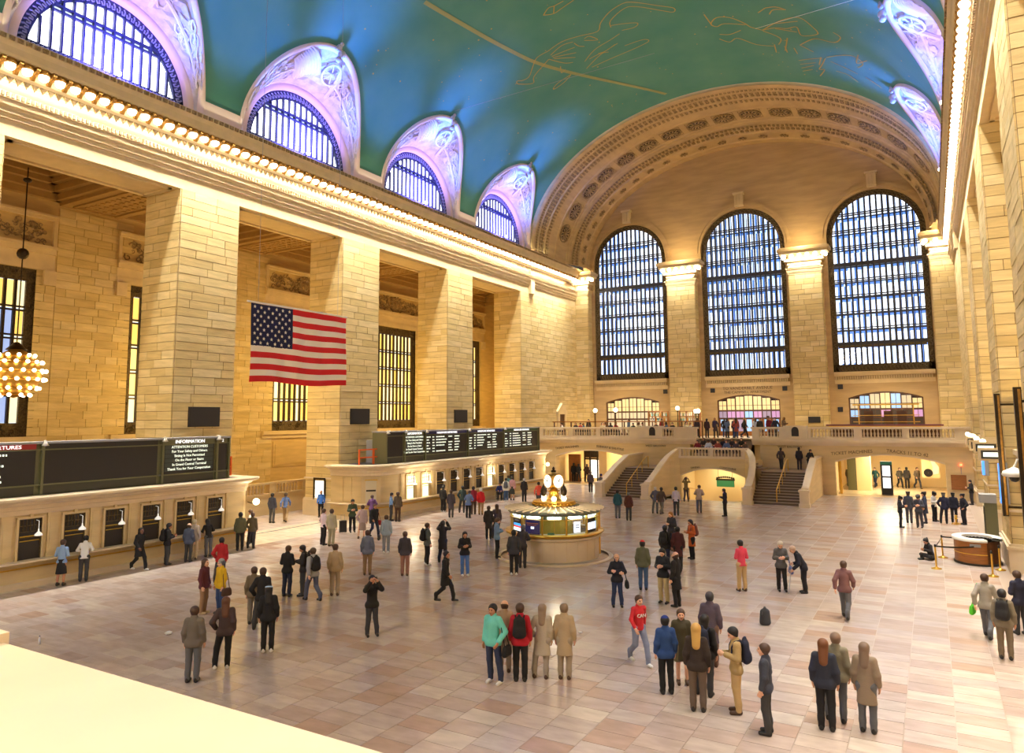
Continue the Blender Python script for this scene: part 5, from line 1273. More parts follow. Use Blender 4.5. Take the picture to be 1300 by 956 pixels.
# ------------------------------------------------------------------ people: continuous bodies from a blended distance field
def field_mesh(prims, cuts, h, k=.03):
    """prims (a, b, ra, rb, f): tapered capsules, f squashes front to back; cuts (n, d): keep n.p < d; returns surface-net verts, quads"""
    lo = np.array([min(min(p[0][i], p[1][i]) - max(p[2], p[3]) for p in prims) for i in range(3)]) - .04
    hi = np.array([max(max(p[0][i], p[1][i]) + max(p[2], p[3]) for p in prims) for i in range(3)]) + .04
    n = np.ceil((hi - lo) / h).astype(int) + 1
    ax = [(lo[i] + h * np.arange(n[i])).astype(np.float32) for i in range(3)]
    F = np.full(n, .2, np.float32)
    for a, b, ra, rb, f in prims:
        a = np.array(a, float); b = np.array(b, float); m = max(ra, rb) + k + 2 * h
        s = []
        for i in range(3):
            i0 = max(0, int((min(a[i], b[i]) - m - lo[i]) / h)); i1 = min(n[i], int((max(a[i], b[i]) + m - lo[i]) / h) + 2); s.append(slice(i0, i1))
        x = (ax[0][s[0]] - a[0])[:, None, None]; y = ((ax[1][s[1]] - a[1]) / f)[None, :, None]; z = (ax[2][s[2]] - a[2])[None, None, :]
        d = b - a; d[1] /= f; L2 = max(float(d @ d), 1e-9)
        t = np.clip((x * d[0] + y * d[1] + z * d[2]) / L2, 0, 1)
        D = np.sqrt((x - t * d[0]) ** 2 + (y - t * d[1]) ** 2 + (z - t * d[2]) ** 2) - (ra + (rb - ra) * t)
        D = D * min(1, f); S_ = F[s[0], s[1], s[2]]
        q = np.maximum(k - np.abs(S_ - D), 0) / k
        F[s[0], s[1], s[2]] = np.minimum(S_, D) - q * q * k * .25
    for nn, off in cuts:
        F = np.maximum(F, (ax[0] * nn[0])[:, None, None] + (ax[1] * nn[1])[None, :, None] + (ax[2] * nn[2])[None, None, :] - off)
    F[0] = F[-1] = .2; F[:, 0] = F[:, -1] = .2; F[:, :, 0] = F[:, :, -1] = .2
    I = F < 0
    c = [(i, j, l) for i in (0, 1) for j in (0, 1) for l in (0, 1)]
    cnt = sum(I[i:n[0] - 1 + i, j:n[1] - 1 + j, l:n[2] - 1 + l].astype(np.int8) for i, j, l in c)
    act = (cnt > 0) & (cnt < 8); cell = np.argwhere(act)
    V = np.stack([F[cell[:, 0] + i, cell[:, 1] + j, cell[:, 2] + l] for i, j, l in c], 1)
    C = np.array(c, np.float32); P = np.zeros((len(cell), 3), np.float32); W = np.zeros(len(cell), np.float32)
    for e0 in range(8):
        for e1 in range(e0 + 1, 8):
            if np.abs(C[e0] - C[e1]).sum() != 1: continue
            m = (V[:, e0] < 0) != (V[:, e1] < 0)
            t = V[m, e0] / (V[m, e0] - V[m, e1])
            P[m] += C[e0] + t[:, None] * (C[e1] - C[e0]); W[m] += 1
    P = (P / W[:, None] + cell) * h + lo
    vid = np.full(n - 1, -1, np.int64); vid[act] = np.arange(len(cell))
    Q = []
    for a_ in range(3):
        u, v = (a_ + 1) % 3, (a_ + 2) % 3
        sl0 = [slice(1, -1)] * 3; sl1 = [slice(1, -1)] * 3
        sl0[a_] = slice(0, n[a_] - 1); sl1[a_] = slice(1, n[a_])
        A, B = I[tuple(sl0)], I[tuple(sl1)]
        w = np.argwhere(A != B)
        if not len(w): continue
        flip = B[w[:, 0], w[:, 1], w[:, 2]]
        base = w.copy(); base[:, u] += 1; base[:, v] += 1
        def g(du, dv):
            b_ = base.copy(); b_[:, u] -= du; b_[:, v] -= dv
            return vid[b_[:, 0], b_[:, 1], b_[:, 2]]
        q = np.stack([g(1, 1), g(0, 1), g(0, 0), g(1, 0)], 1)
        q[flip] = q[flip][:, ::-1]; Q.append(q)
    return P, np.concatenate(Q)
def np_mesh(name, P, Q, mats):
    me = bpy.data.meshes.new(name)
    me.vertices.add(len(P)); me.vertices.foreach_set('co', P.astype(np.float32).ravel())
    me.loops.add(len(Q) * 4); me.loops.foreach_set('vertex_index', Q.astype(np.int32).ravel())
    me.polygons.add(len(Q)); me.polygons.foreach_set('loop_start', np.arange(0, len(Q) * 4, 4, dtype=np.int32))
    me.polygons.foreach_set('loop_total', np.full(len(Q), 4, np.int32)) if False else None
    me.polygons.foreach_set('use_smooth', np.ones(len(Q), bool))
    for m in mats: me.materials.append(m)
    me.update(calc_edges=True); me.validate()
    return me
def V3(*a): return np.array(a, float)
BASE = dict(lean=0, pit=0, pz=.93, px=0, py=0, hw=.09, el=(.215, .02, 1.13), wl=(.225, -.06, .89), er=(-.215, .02, 1.13), wr=(-.225, -.06, .89),
            kl=(.1, -.02, .5), al=(.1, .02, .085), kr=(-.1, -.02, .5), ar=(-.1, .02, .085))
POSE = {
    'stand': {},
    'stand2': dict(kl=(.16, -.05, .5), al=(.19, -.02, .085), wl=(.2, -.16, .93), el=(.28, .03, 1.14), px=-.02),
    'pockets': dict(el=(.31, .06, 1.14), wl=(.19, -.07, .95), er=(-.31, .06, 1.14), wr=(-.19, -.07, .95)),
    'phone': dict(el=(.215, -.0, 1.14), wl=(.08, -.25, 1.2), er=(-.215, -.0, 1.14), wr=(-.09, -.24, 1.17), pit=.45, al=(.12, .0, .085)),
    'photo': dict(el=(.24, -.25, 1.36), wl=(.1, -.34, 1.6), er=(-.24, -.25, 1.36), wr=(-.1, -.36, 1.62), pit=-.25, al=(.15, 0, .085), ar=(-.13, .0, .085)),
    'walk': dict(kl=(.1, -.2, .52), al=(.1, -.27, .1), kr=(-.1, .02, .49), ar=(-.1, .3, .13), el=(.25, .12, 1.15), wl=(.24, .14, .9), er=(-.25, -.06, 1.15), wr=(-.22, -.22, .95), lean=.06),
    'lean': dict(lean=.32, el=(.26, -.12, 1.16), wl=(.14, -.36, 1.08), er=(-.26, -.12, 1.16), wr=(-.14, -.36, 1.08), pit=.1),
    'bent': dict(lean=.5, el=(.24, -.2, 1.06), wl=(.2, -.4, .86), er=(-.22, -.16, 1.02), wr=(-.12, -.34, 1.0), pit=.3),
    'crossed': dict(el=(.26, -.05, 1.14), wl=(-.06, -.23, 1.2), er=(-.26, -.05, 1.14), wr=(.06, -.26, 1.14), al=(.14, 0, .085), ar=(-.14, 0, .085)),
    'sit': dict(pz=.52, kl=(.13, -.44, .52), al=(.13, -.42, .085), kr=(-.13, -.44, .52), ar=(-.13, -.46, .085), el=(.26, -.12, .74), wl=(.14, -.34, .7), er=(-.26, -.12, .74), wr=(-.14, -.34, .7), lean=.15),
    'floor': dict(pz=.13, kl=(.34, -.26, .16), al=(-.06, -.4, .07), kr=(-.34, -.26, .16), ar=(.08, -.44, .08), el=(.24, -.14, .36), wl=(.07, -.34, .42), er=(-.24, -.14, .36), wr=(-.07, -.34, .42), lean=.25, pit=.5),
}
SITP = ('sit', 'floor')
def joints(pose):
    j = dict(BASE); j.update(POSE[pose]); pz = j['pz']; o = V3(j['px'], j['py'], 0); ca, sa = cos(j['lean']), sin(j['lean'])
    def up(x, y, z):                                   # rotate about the pelvis, forward is -y
        return V3(j['px'] + x, j['py'] + y * ca - z * sa, pz + y * sa * 0 + z * ca)
    J = {k: V3(*j[k]) for k in ('el', 'wl', 'er', 'wr', 'kl', 'al', 'kr', 'ar')}
    J['pel'] = V3(j['px'], j['py'], pz); J['hl'] = J['pel'] + V3(j['hw'], 0, -.03); J['hr'] = J['pel'] + V3(-j['hw'], 0, -.03)
    J['wst'] = up(0, 0, .12); J['chs'] = up(0, .0, .36); J['nek'] = up(0, .01, .52); J['sl'] = up(.148, .005, .462); J['sr'] = up(-.148, .005, .462)
    J['hd'] = up(0, -.02, .675) + V3(0, -.06 * sin(j['pit']), -.02 * abs(sin(j['pit']))); J['pit'] = j['pit'] + j['lean'] * .5
    return J
def headf(J):
    a = J['pit']; h = J['hd']; c, s = cos(a), sin(a)
    return lambda x, y, z: h + V3(x, y * c - z * s, z * c + y * s)
def arms(J, r): 
    P_ = []
    for q in 'lr':
        P_ += [(J['s' + q], J['e' + q], r[0], r[1], 1), (J['e' + q], J['w' + q], r[1], r[2], 1)]
    return P_
def body_prims(J):
    H = headf(J); P_ = []
    P_ += [(J['pel'], J['wst'], .12, .115, .75), (J['wst'], J['chs'], .11, .128, .72), (J['hl'], J['hr'], .095, .095, .95), (J['sl'], J['sr'], .052, .052, .9), (J['chs'], J['nek'], .12, .06, .75)]
    P_ += [(J['nek'], H(0, .01, -.07), .055, .052, 1)]
    P_ += [(H(0, .02, .03), H(0, -.02, -.03), .088, .078, 1.12), (H(0, -.035, -.06), H(0, -.05, -.095), .052, .036, 1), (H(0, -.098, .008), H(0, -.118, -.032), .008, .014, 1), (H(-.03, -.088, .03), H(.03, -.088, .03), .014, .014, 1),
           (H(-.084, .012, .01), H(-.084, .012, -.03), .014, .01, 1), (H(.084, .012, .01), H(.084, .012, -.03), .014, .01, 1)]
    P_ += arms(J, (.046, .038, .026))
    for q, sg in (('l', 1), ('r', -1)):
        e, w = J['e' + q], J['w' + q]; d = (w - e) / np.linalg.norm(w - e)
        lat = np.cross(d, V3(sg, 0, 0)); lat = lat - d * (lat @ d); nl = np.linalg.norm(lat)
        lat = lat / nl if nl > .2 else V3(0, -1, 0)
        pn = np.cross(lat, d)
        if pn @ (V3(0, 0, 1.1) - w) < 0: pn = -pn
        pc = w + d * .075
        P_ += [(w + d * .01, pc - lat * .018, .026, .026, 1), (w + d * .01, pc + lat * .018, .026, .024, 1)]
        for i, (o, l_) in enumerate(((-.036, .03), (-.012, .037), (.012, .034), (.036, .026))):
            k0 = pc + lat * o + d * .02; k1 = k0 + d * l_ + pn * .008; k2 = k1 + d * l_ * .55 + pn * .024
            P_ += [(k0, k1, .0105, .0095, 1), (k1, k2, .0095, .008, 1)]
        t0 = w + d * .035 - lat * .03; t1 = t0 - lat * .028 + d * .03 + pn * .012; P_ += [(t0, t1, .013, .011, 1), (t1, t1 + d * .026 + pn * .012, .011, .009, 1)]
    for q in 'lr':
        P_ += [(J['h' + q], J['k' + q], .085, .056, 1), (J['k' + q], J['a' + q] + V3(0, 0, .12), .056, .046, 1), (J['a' + q] + V3(0, 0, .16), J['a' + q], .046, .036, 1)]
        a = J['a' + q]; P_ += [(a + V3(0, .03, -.05), a + V3(0, -.14, -.055), .032, .028, 1)]
    return P_
def torso(J, e, hem=None):
    P_ = [(J['wst'], J['chs'], .118 + e, .135 + e, .76), (J['pel'] + V3(0, 0, .02), J['wst'], .13 + e, .12 + e, .78), (J['sl'], J['sr'], .056 + e * .7, .056 + e * .7, .95), (J['chs'], J['nek'], .115 + e, .066 + e, .8), (J['nek'] - V3(0, 0, .02), J['nek'] + V3(0, 0, .035), .066 + e * .5, .06 + e * .4, 1)]
    return P_
def sleeves(J, r, cuff=.04):
    P_ = []
    for q in 'lr':
        w, e = J['w' + q], J['e' + q]; d = (w - e) / np.linalg.norm(w - e)
        P_ += [(J['s' + q], e, r[0], r[1], 1), (e, w - d * cuff, r[1], r[2], 1)]
    return P_
PM = {}
def part(pose, kind):
    """cached meshes of one pose: body, tops, bottoms, shoes, hair and hats"""
    if (pose, kind) in PM: return PM[(pose, kind)]
    J = joints(pose); H = headf(J); cuts = []; h = .016; k = .03; mats = [M_white]; f = None; seated = pose in SITP
    if kind == 'body': prims = body_prims(J); h = .0125; k = .02
    elif kind in ('jacket', 'shirt', 'coat'):
        e = {'jacket': .026, 'shirt': .01, 'coat': .028}[kind]
        prims = torso(J, e) + sleeves(J, (.052 + e, .044 + e, .034 + e))
        p = J['pel']
        if not seated:
            if kind == 'coat': prims += [(p + V3(0, 0, .08), V3(p[0], p[1] + .01, .5), .15, .2, .78)]; cuts = [((0, 0, -1), -.56)]
            else: prims += [(J['hl'] + V3(-.015, 0, -.02), J['hr'] + V3(.015, 0, -.02), .112 + e, .112 + e, .95)]; cuts = [((0, 0, -1), -(.8 if kind == 'jacket' else .86))]
    elif kind in ('trousers', 'shorts'):
        prims = [(J['hl'], J['hr'], .11, .11, .95), (J['pel'], J['wst'], .124, .12, .78)]
        for q in 'lr':
            a = J['a' + q]
            if kind == 'trousers': prims += [(J['h' + q], J['k' + q], .1, .074, 1), (J['k' + q], a + V3(0, 0, .12), .074, .066, 1), (a + V3(0, 0, .16), a + V3(0, 0, -.02), .064, .062, 1)]
            else: kk = J['h' + q] + (J['k' + q] - J['h' + q]) * .95; prims += [(J['h' + q], kk, .108, .1, 1)]
        if not seated: cuts = [((0, 0, 1), 1.0)] + ([((0, 0, -1), -.05)] if kind == 'trousers' else [((0, 0, -1), -.52)])
    elif kind == 'skirt':
        p = J['pel']; prims = [(p + V3(0, 0, .05), V3(p[0], p[1], .42), .14, .2, .85)]; cuts = [((0, 0, 1), 1.0), ((0, 0, -1), -.45)]
    elif kind in ('shoe_l', 'shoe_r'):
        a = J['a' + kind[-1]]; prims = [(a + V3(0, .03, -.04), a + V3(0, -.15, -.05), .046, .042, 1), (a + V3(0, .02, .02), a + V3(0, 0, -.03), .044, .046, 1)]; h = .013
        if not seated: cuts = [((0, 0, -1), -(a[2] - .085))]
    elif kind in ('short', 'bald', 'long', 'bun'):
        e = .016; h = .013; k = .02
        prims = [(H(0, .024, .034), H(0, .0, -.02), .088 + e, .08 + e, 1.1)]
        n = H(0, -1, -.75) - H(0, 0, 0); off = float(n @ H(0, 0, 0)) + .03
        if kind == 'bald': n = H(0, -.5, 1) - H(0, 0, 0); off = float(n @ H(0, 0, 0)) + .0
        if kind == 'long':
            prims += [(H(0, .05, -.02), J['nek'] + V3(0, .075, -.14), .098, .085, .75)]; n = H(0, -1, -.32) - H(0, 0, 0); off = float(n @ H(0, 0, 0)) + .03
        if kind == 'bun': prims += [(H(0, .1, .07), H(0, .12, .075), .04, .04, 1)]
        cuts = [(n, off)]
    elif kind == 'hat_beanie':
        prims = [(H(0, .02, .05), H(0, .01, .0), .098, .1, 1.1)]; n = H(0, .25, -1) - H(0, 0, 0); cuts = [(n, float(n @ H(0, 0, 0)) - .008)]; h = .013
    elif kind == 'hat_cap':
        prims = [(H(0, .02, .075), H(0, .02, .085), .1, .118, 1.1), (H(0, .01, .04), H(0, .01, .06), .1, .1, 1.1), (H(-.04, -.12, .035), H(.04, -.12, .035), .022, .022, 1.6)]; h = .013
        n = H(0, .1, -1) - H(0, 0, 0); n2 = -n; cuts = [(n, float(n @ H(0, 0, 0)) - .028), (n2, float(n2 @ H(0, 0, 0)) + .13)]
    elif kind == 'band':
        prims = [(H(0, .02, .055), H(0, .0, .035), .104, .104, 1.1)]; h = .013
        n = H(0, .3, -1) - H(0, 0, 0); n2 = -n; cuts = [(n, float(n @ H(0, 0, 0)) - .055), (n2, float(n2 @ H(0, 0, 0)) + .095)]
    P, Q = field_mesh(prims, cuts, h, k)
    me = np_mesh(kind, P, Q, mats)
    if kind == 'body':
        me.materials.append(M_eye); me.materials.append(M_lip)
        ctr = P[Q].mean(1); mi = np.zeros(len(Q), np.int32)
        for sx in (-.034, .034): mi[np.linalg.norm(ctr - H(sx, -.098, .008), axis=1) < .017] = 1
        mi[(np.abs(ctr - H(0, -.095, -.07)) < (.024, .03, .008)).all(1)] = 2
        me.polygons.foreach_set('material_index', mi)
    PM[(pose, kind)] = me
    return me
M_eye = mat('eye_dark', (40, 30, 26), .4); M_lip = mat('lip_pink', (168, 92, 84), .5)
SKINS = [mat('skin_%d' % i, c, .55) for i, c in enumerate(((222, 172, 144), (186, 132, 100), (112, 74, 54)))]
def cloth(rgb): 
    c = tuple(int(v) for v in rgb.split(',')); return mat('cloth_%d_%d_%d' % c, c, .85, bump=.15, bscale=30)
def hairm(rgb):
    c = tuple(int(v) for v in rgb.split(',')); return mat('hair_%d_%d_%d' % c, c, .6)
def dress(me, name, root, m):
    o = bpy.data.objects.new(name, me); o.parent = root; COL.objects.link(o)
    sl = o.material_slots[0]; sl.link = 'OBJECT'; sl.material = m
    return o
BAGM = {}
def bagmesh(kind):
    if kind in BAGM: return BAGM[kind]
    if kind == 'pack':
        P, Q = field_mesh([((-.07, 0, -.15), (-.06, 0, .15), .1, .085, .85), ((.07, 0, -.15), (.06, 0, .15), .1, .085, .85), ((0, 0, -.15), (0, 0, .18), .1, .08, .85), ((-.05, .08, -.13), (.05, .08, -.13), .07, .07, .7), ((-.05, .07, -.05), (.05, .07, -.05), .06, .06, .7), ((0, -.02, .27), (0, .0, .29), .03, .03, 1)], [], .018, .05); me = np_mesh('pack', P, Q, [M_white])
    else:
        P, Q = field_mesh([((0, -.11, -.08), (0, .11, -.08), .07, .07, 1), ((0, -.11, .0), (0, .11, .0), .062, .062, 1), ((0, -.1, .07), (0, .1, .07), .05, .05, 1)], [], .018, .05); me = np_mesh('bag', P, Q, [M_white])
    BAGM[kind] = me; return me
nper = [0]
def person(x, y, rel, pose, top, bottom, hair, shoes, skin, extra, label, z=0, group=None, face=None):
    rnd = random.Random(nper[0] * 7 + 3); nper[0] += 1
    p = Vector((x, y)); c = Vector((CAMP.x, CAMP.y)) - p
    fa = (math.atan2(c.y, c.x) + math.radians(rel)) if face is None else face
    r = empty('person', (x, y, z), fa + pi / 2, label=label, cat='person', group=group)
    sc = rnd.uniform(1.0, 1.07); r.scale = (sc, sc, sc)
    dress(part(pose, 'body'), 'body', r, SKINS[skin])
    tk, tc = top.split(' '); bk, bc = bottom.split(' '); hk, hc = hair.split(' ')
    dress(part(pose, tk), tk, r, cloth(tc)); dress(part(pose, bk), bk, r, cloth(bc))
    ex = [e for e in extra.split(';') if e]
    hats = [e for e in ex if e.startswith(('hat', 'band'))]
    dress(part(pose, hk), 'hair', r, hairm(hc))
    for e in hats:
        a, b = e.split(' '); dress(part(pose, a), {'hat_beanie': 'beanie', 'hat_cap': 'cap', 'band': 'headband'}[a], r, cloth(b))
    for q in 'lr': dress(part(pose, 'shoe_' + q), 'shoe', r, mat('shoe_' + shoes.replace(',', '_'), tuple(int(v) for v in shoes.split(',')), .5))
    J = joints(pose); M = Matrix.Translation((x, y, z)) @ Matrix.Rotation(fa + pi / 2, 4, 'Z') @ Matrix.Scale(sc, 4)
    def thing(kind, lp, lab, cat, rz=0): return empty(kind, M @ Vector(lp), fa + pi / 2 + rz, label=lab, cat=cat)
    who = label
    short = label if len(label.split()) < 11 else ' '.join(label.split()[:10])
    for e in ex:
        a, *b = e.split(' ')
        if a == 'pack':
            q = thing('backpack', tuple(J['chs'] + V3(0, .2, -.05)), 'backpack on the back of the ' + short, 'bag')
            dress(bagmesh('pack'), 'pack', q, cloth(b[0]))
            for sx in (-1, 1): MB().tube([(sx * .09, -.05, .17), (sx * .11, -.14, .25), (sx * .115, -.24, .23), (sx * .12, -.31, .1), (sx * .13, -.315, -.02), (sx * .15, -.22, -.14), (sx * .13, -.05, -.18)], .017, 5).build('strap', cloth(b[0]), q)
        elif a == 'bag':
            q = thing('shoulder_bag', (.33, .02, .74), 'shoulder bag of the ' + short, 'bag')
            dress(bagmesh('bag'), 'bag', q, cloth(b[0])); MB().tube([(0, -.1, .1), (-.1, -.08, .5), (-.15, 0, .74), (-.1, .08, .5), (0, .1, .1)], .012, 5).build('strap', cloth(b[0]), q)
        elif a == 'phone':
            q = thing('phone', tuple((J['wl'] + J['wr']) / 2 + V3(0, -.03, .1)), 'phone held up by the ' + short, 'phone'); MB().box(-.075, .075, -.006, .006, -.04, .04).build('case', M_black, q)
        elif a == 'suitcase':
            q = thing('suitcase', (-.5, -.05, 0), 'dark upright suitcase standing beside the man in dark green', 'suitcase')
            MB().box(-.2, .2, -.13, .13, .05, .68).build('case', M_black, q); MB().tube([(-.1, .1, .66), (-.1, .1, 1.0), (.1, .1, 1.0), (.1, .1, .66)], .012, 5).build('handle', M_grey, q)
            for sx in (-.16, .16): MB().lathe([(.03, -.02), (.03, .02)], (sx, .1, .03), 8).build('wheel', M_black, q)
        elif a == 'cane':
            w = J['wl']; q = thing('walking_stick', (w[0], w[1] - .08, 0), 'pale walking stick held by the stooping old man', 'stick'); MB().tube([(0, -.1, 0), (0, 0, w[2] - .02), (0, .06, w[2] + .02)], .014, 6).build('stick', M_grey, q)
        elif a == 'can':
            text('CAN', r, (0, -.165, 1.24), FACE_MY, .12, M_white, 'shirt_letters', extrude=.012)
    return r
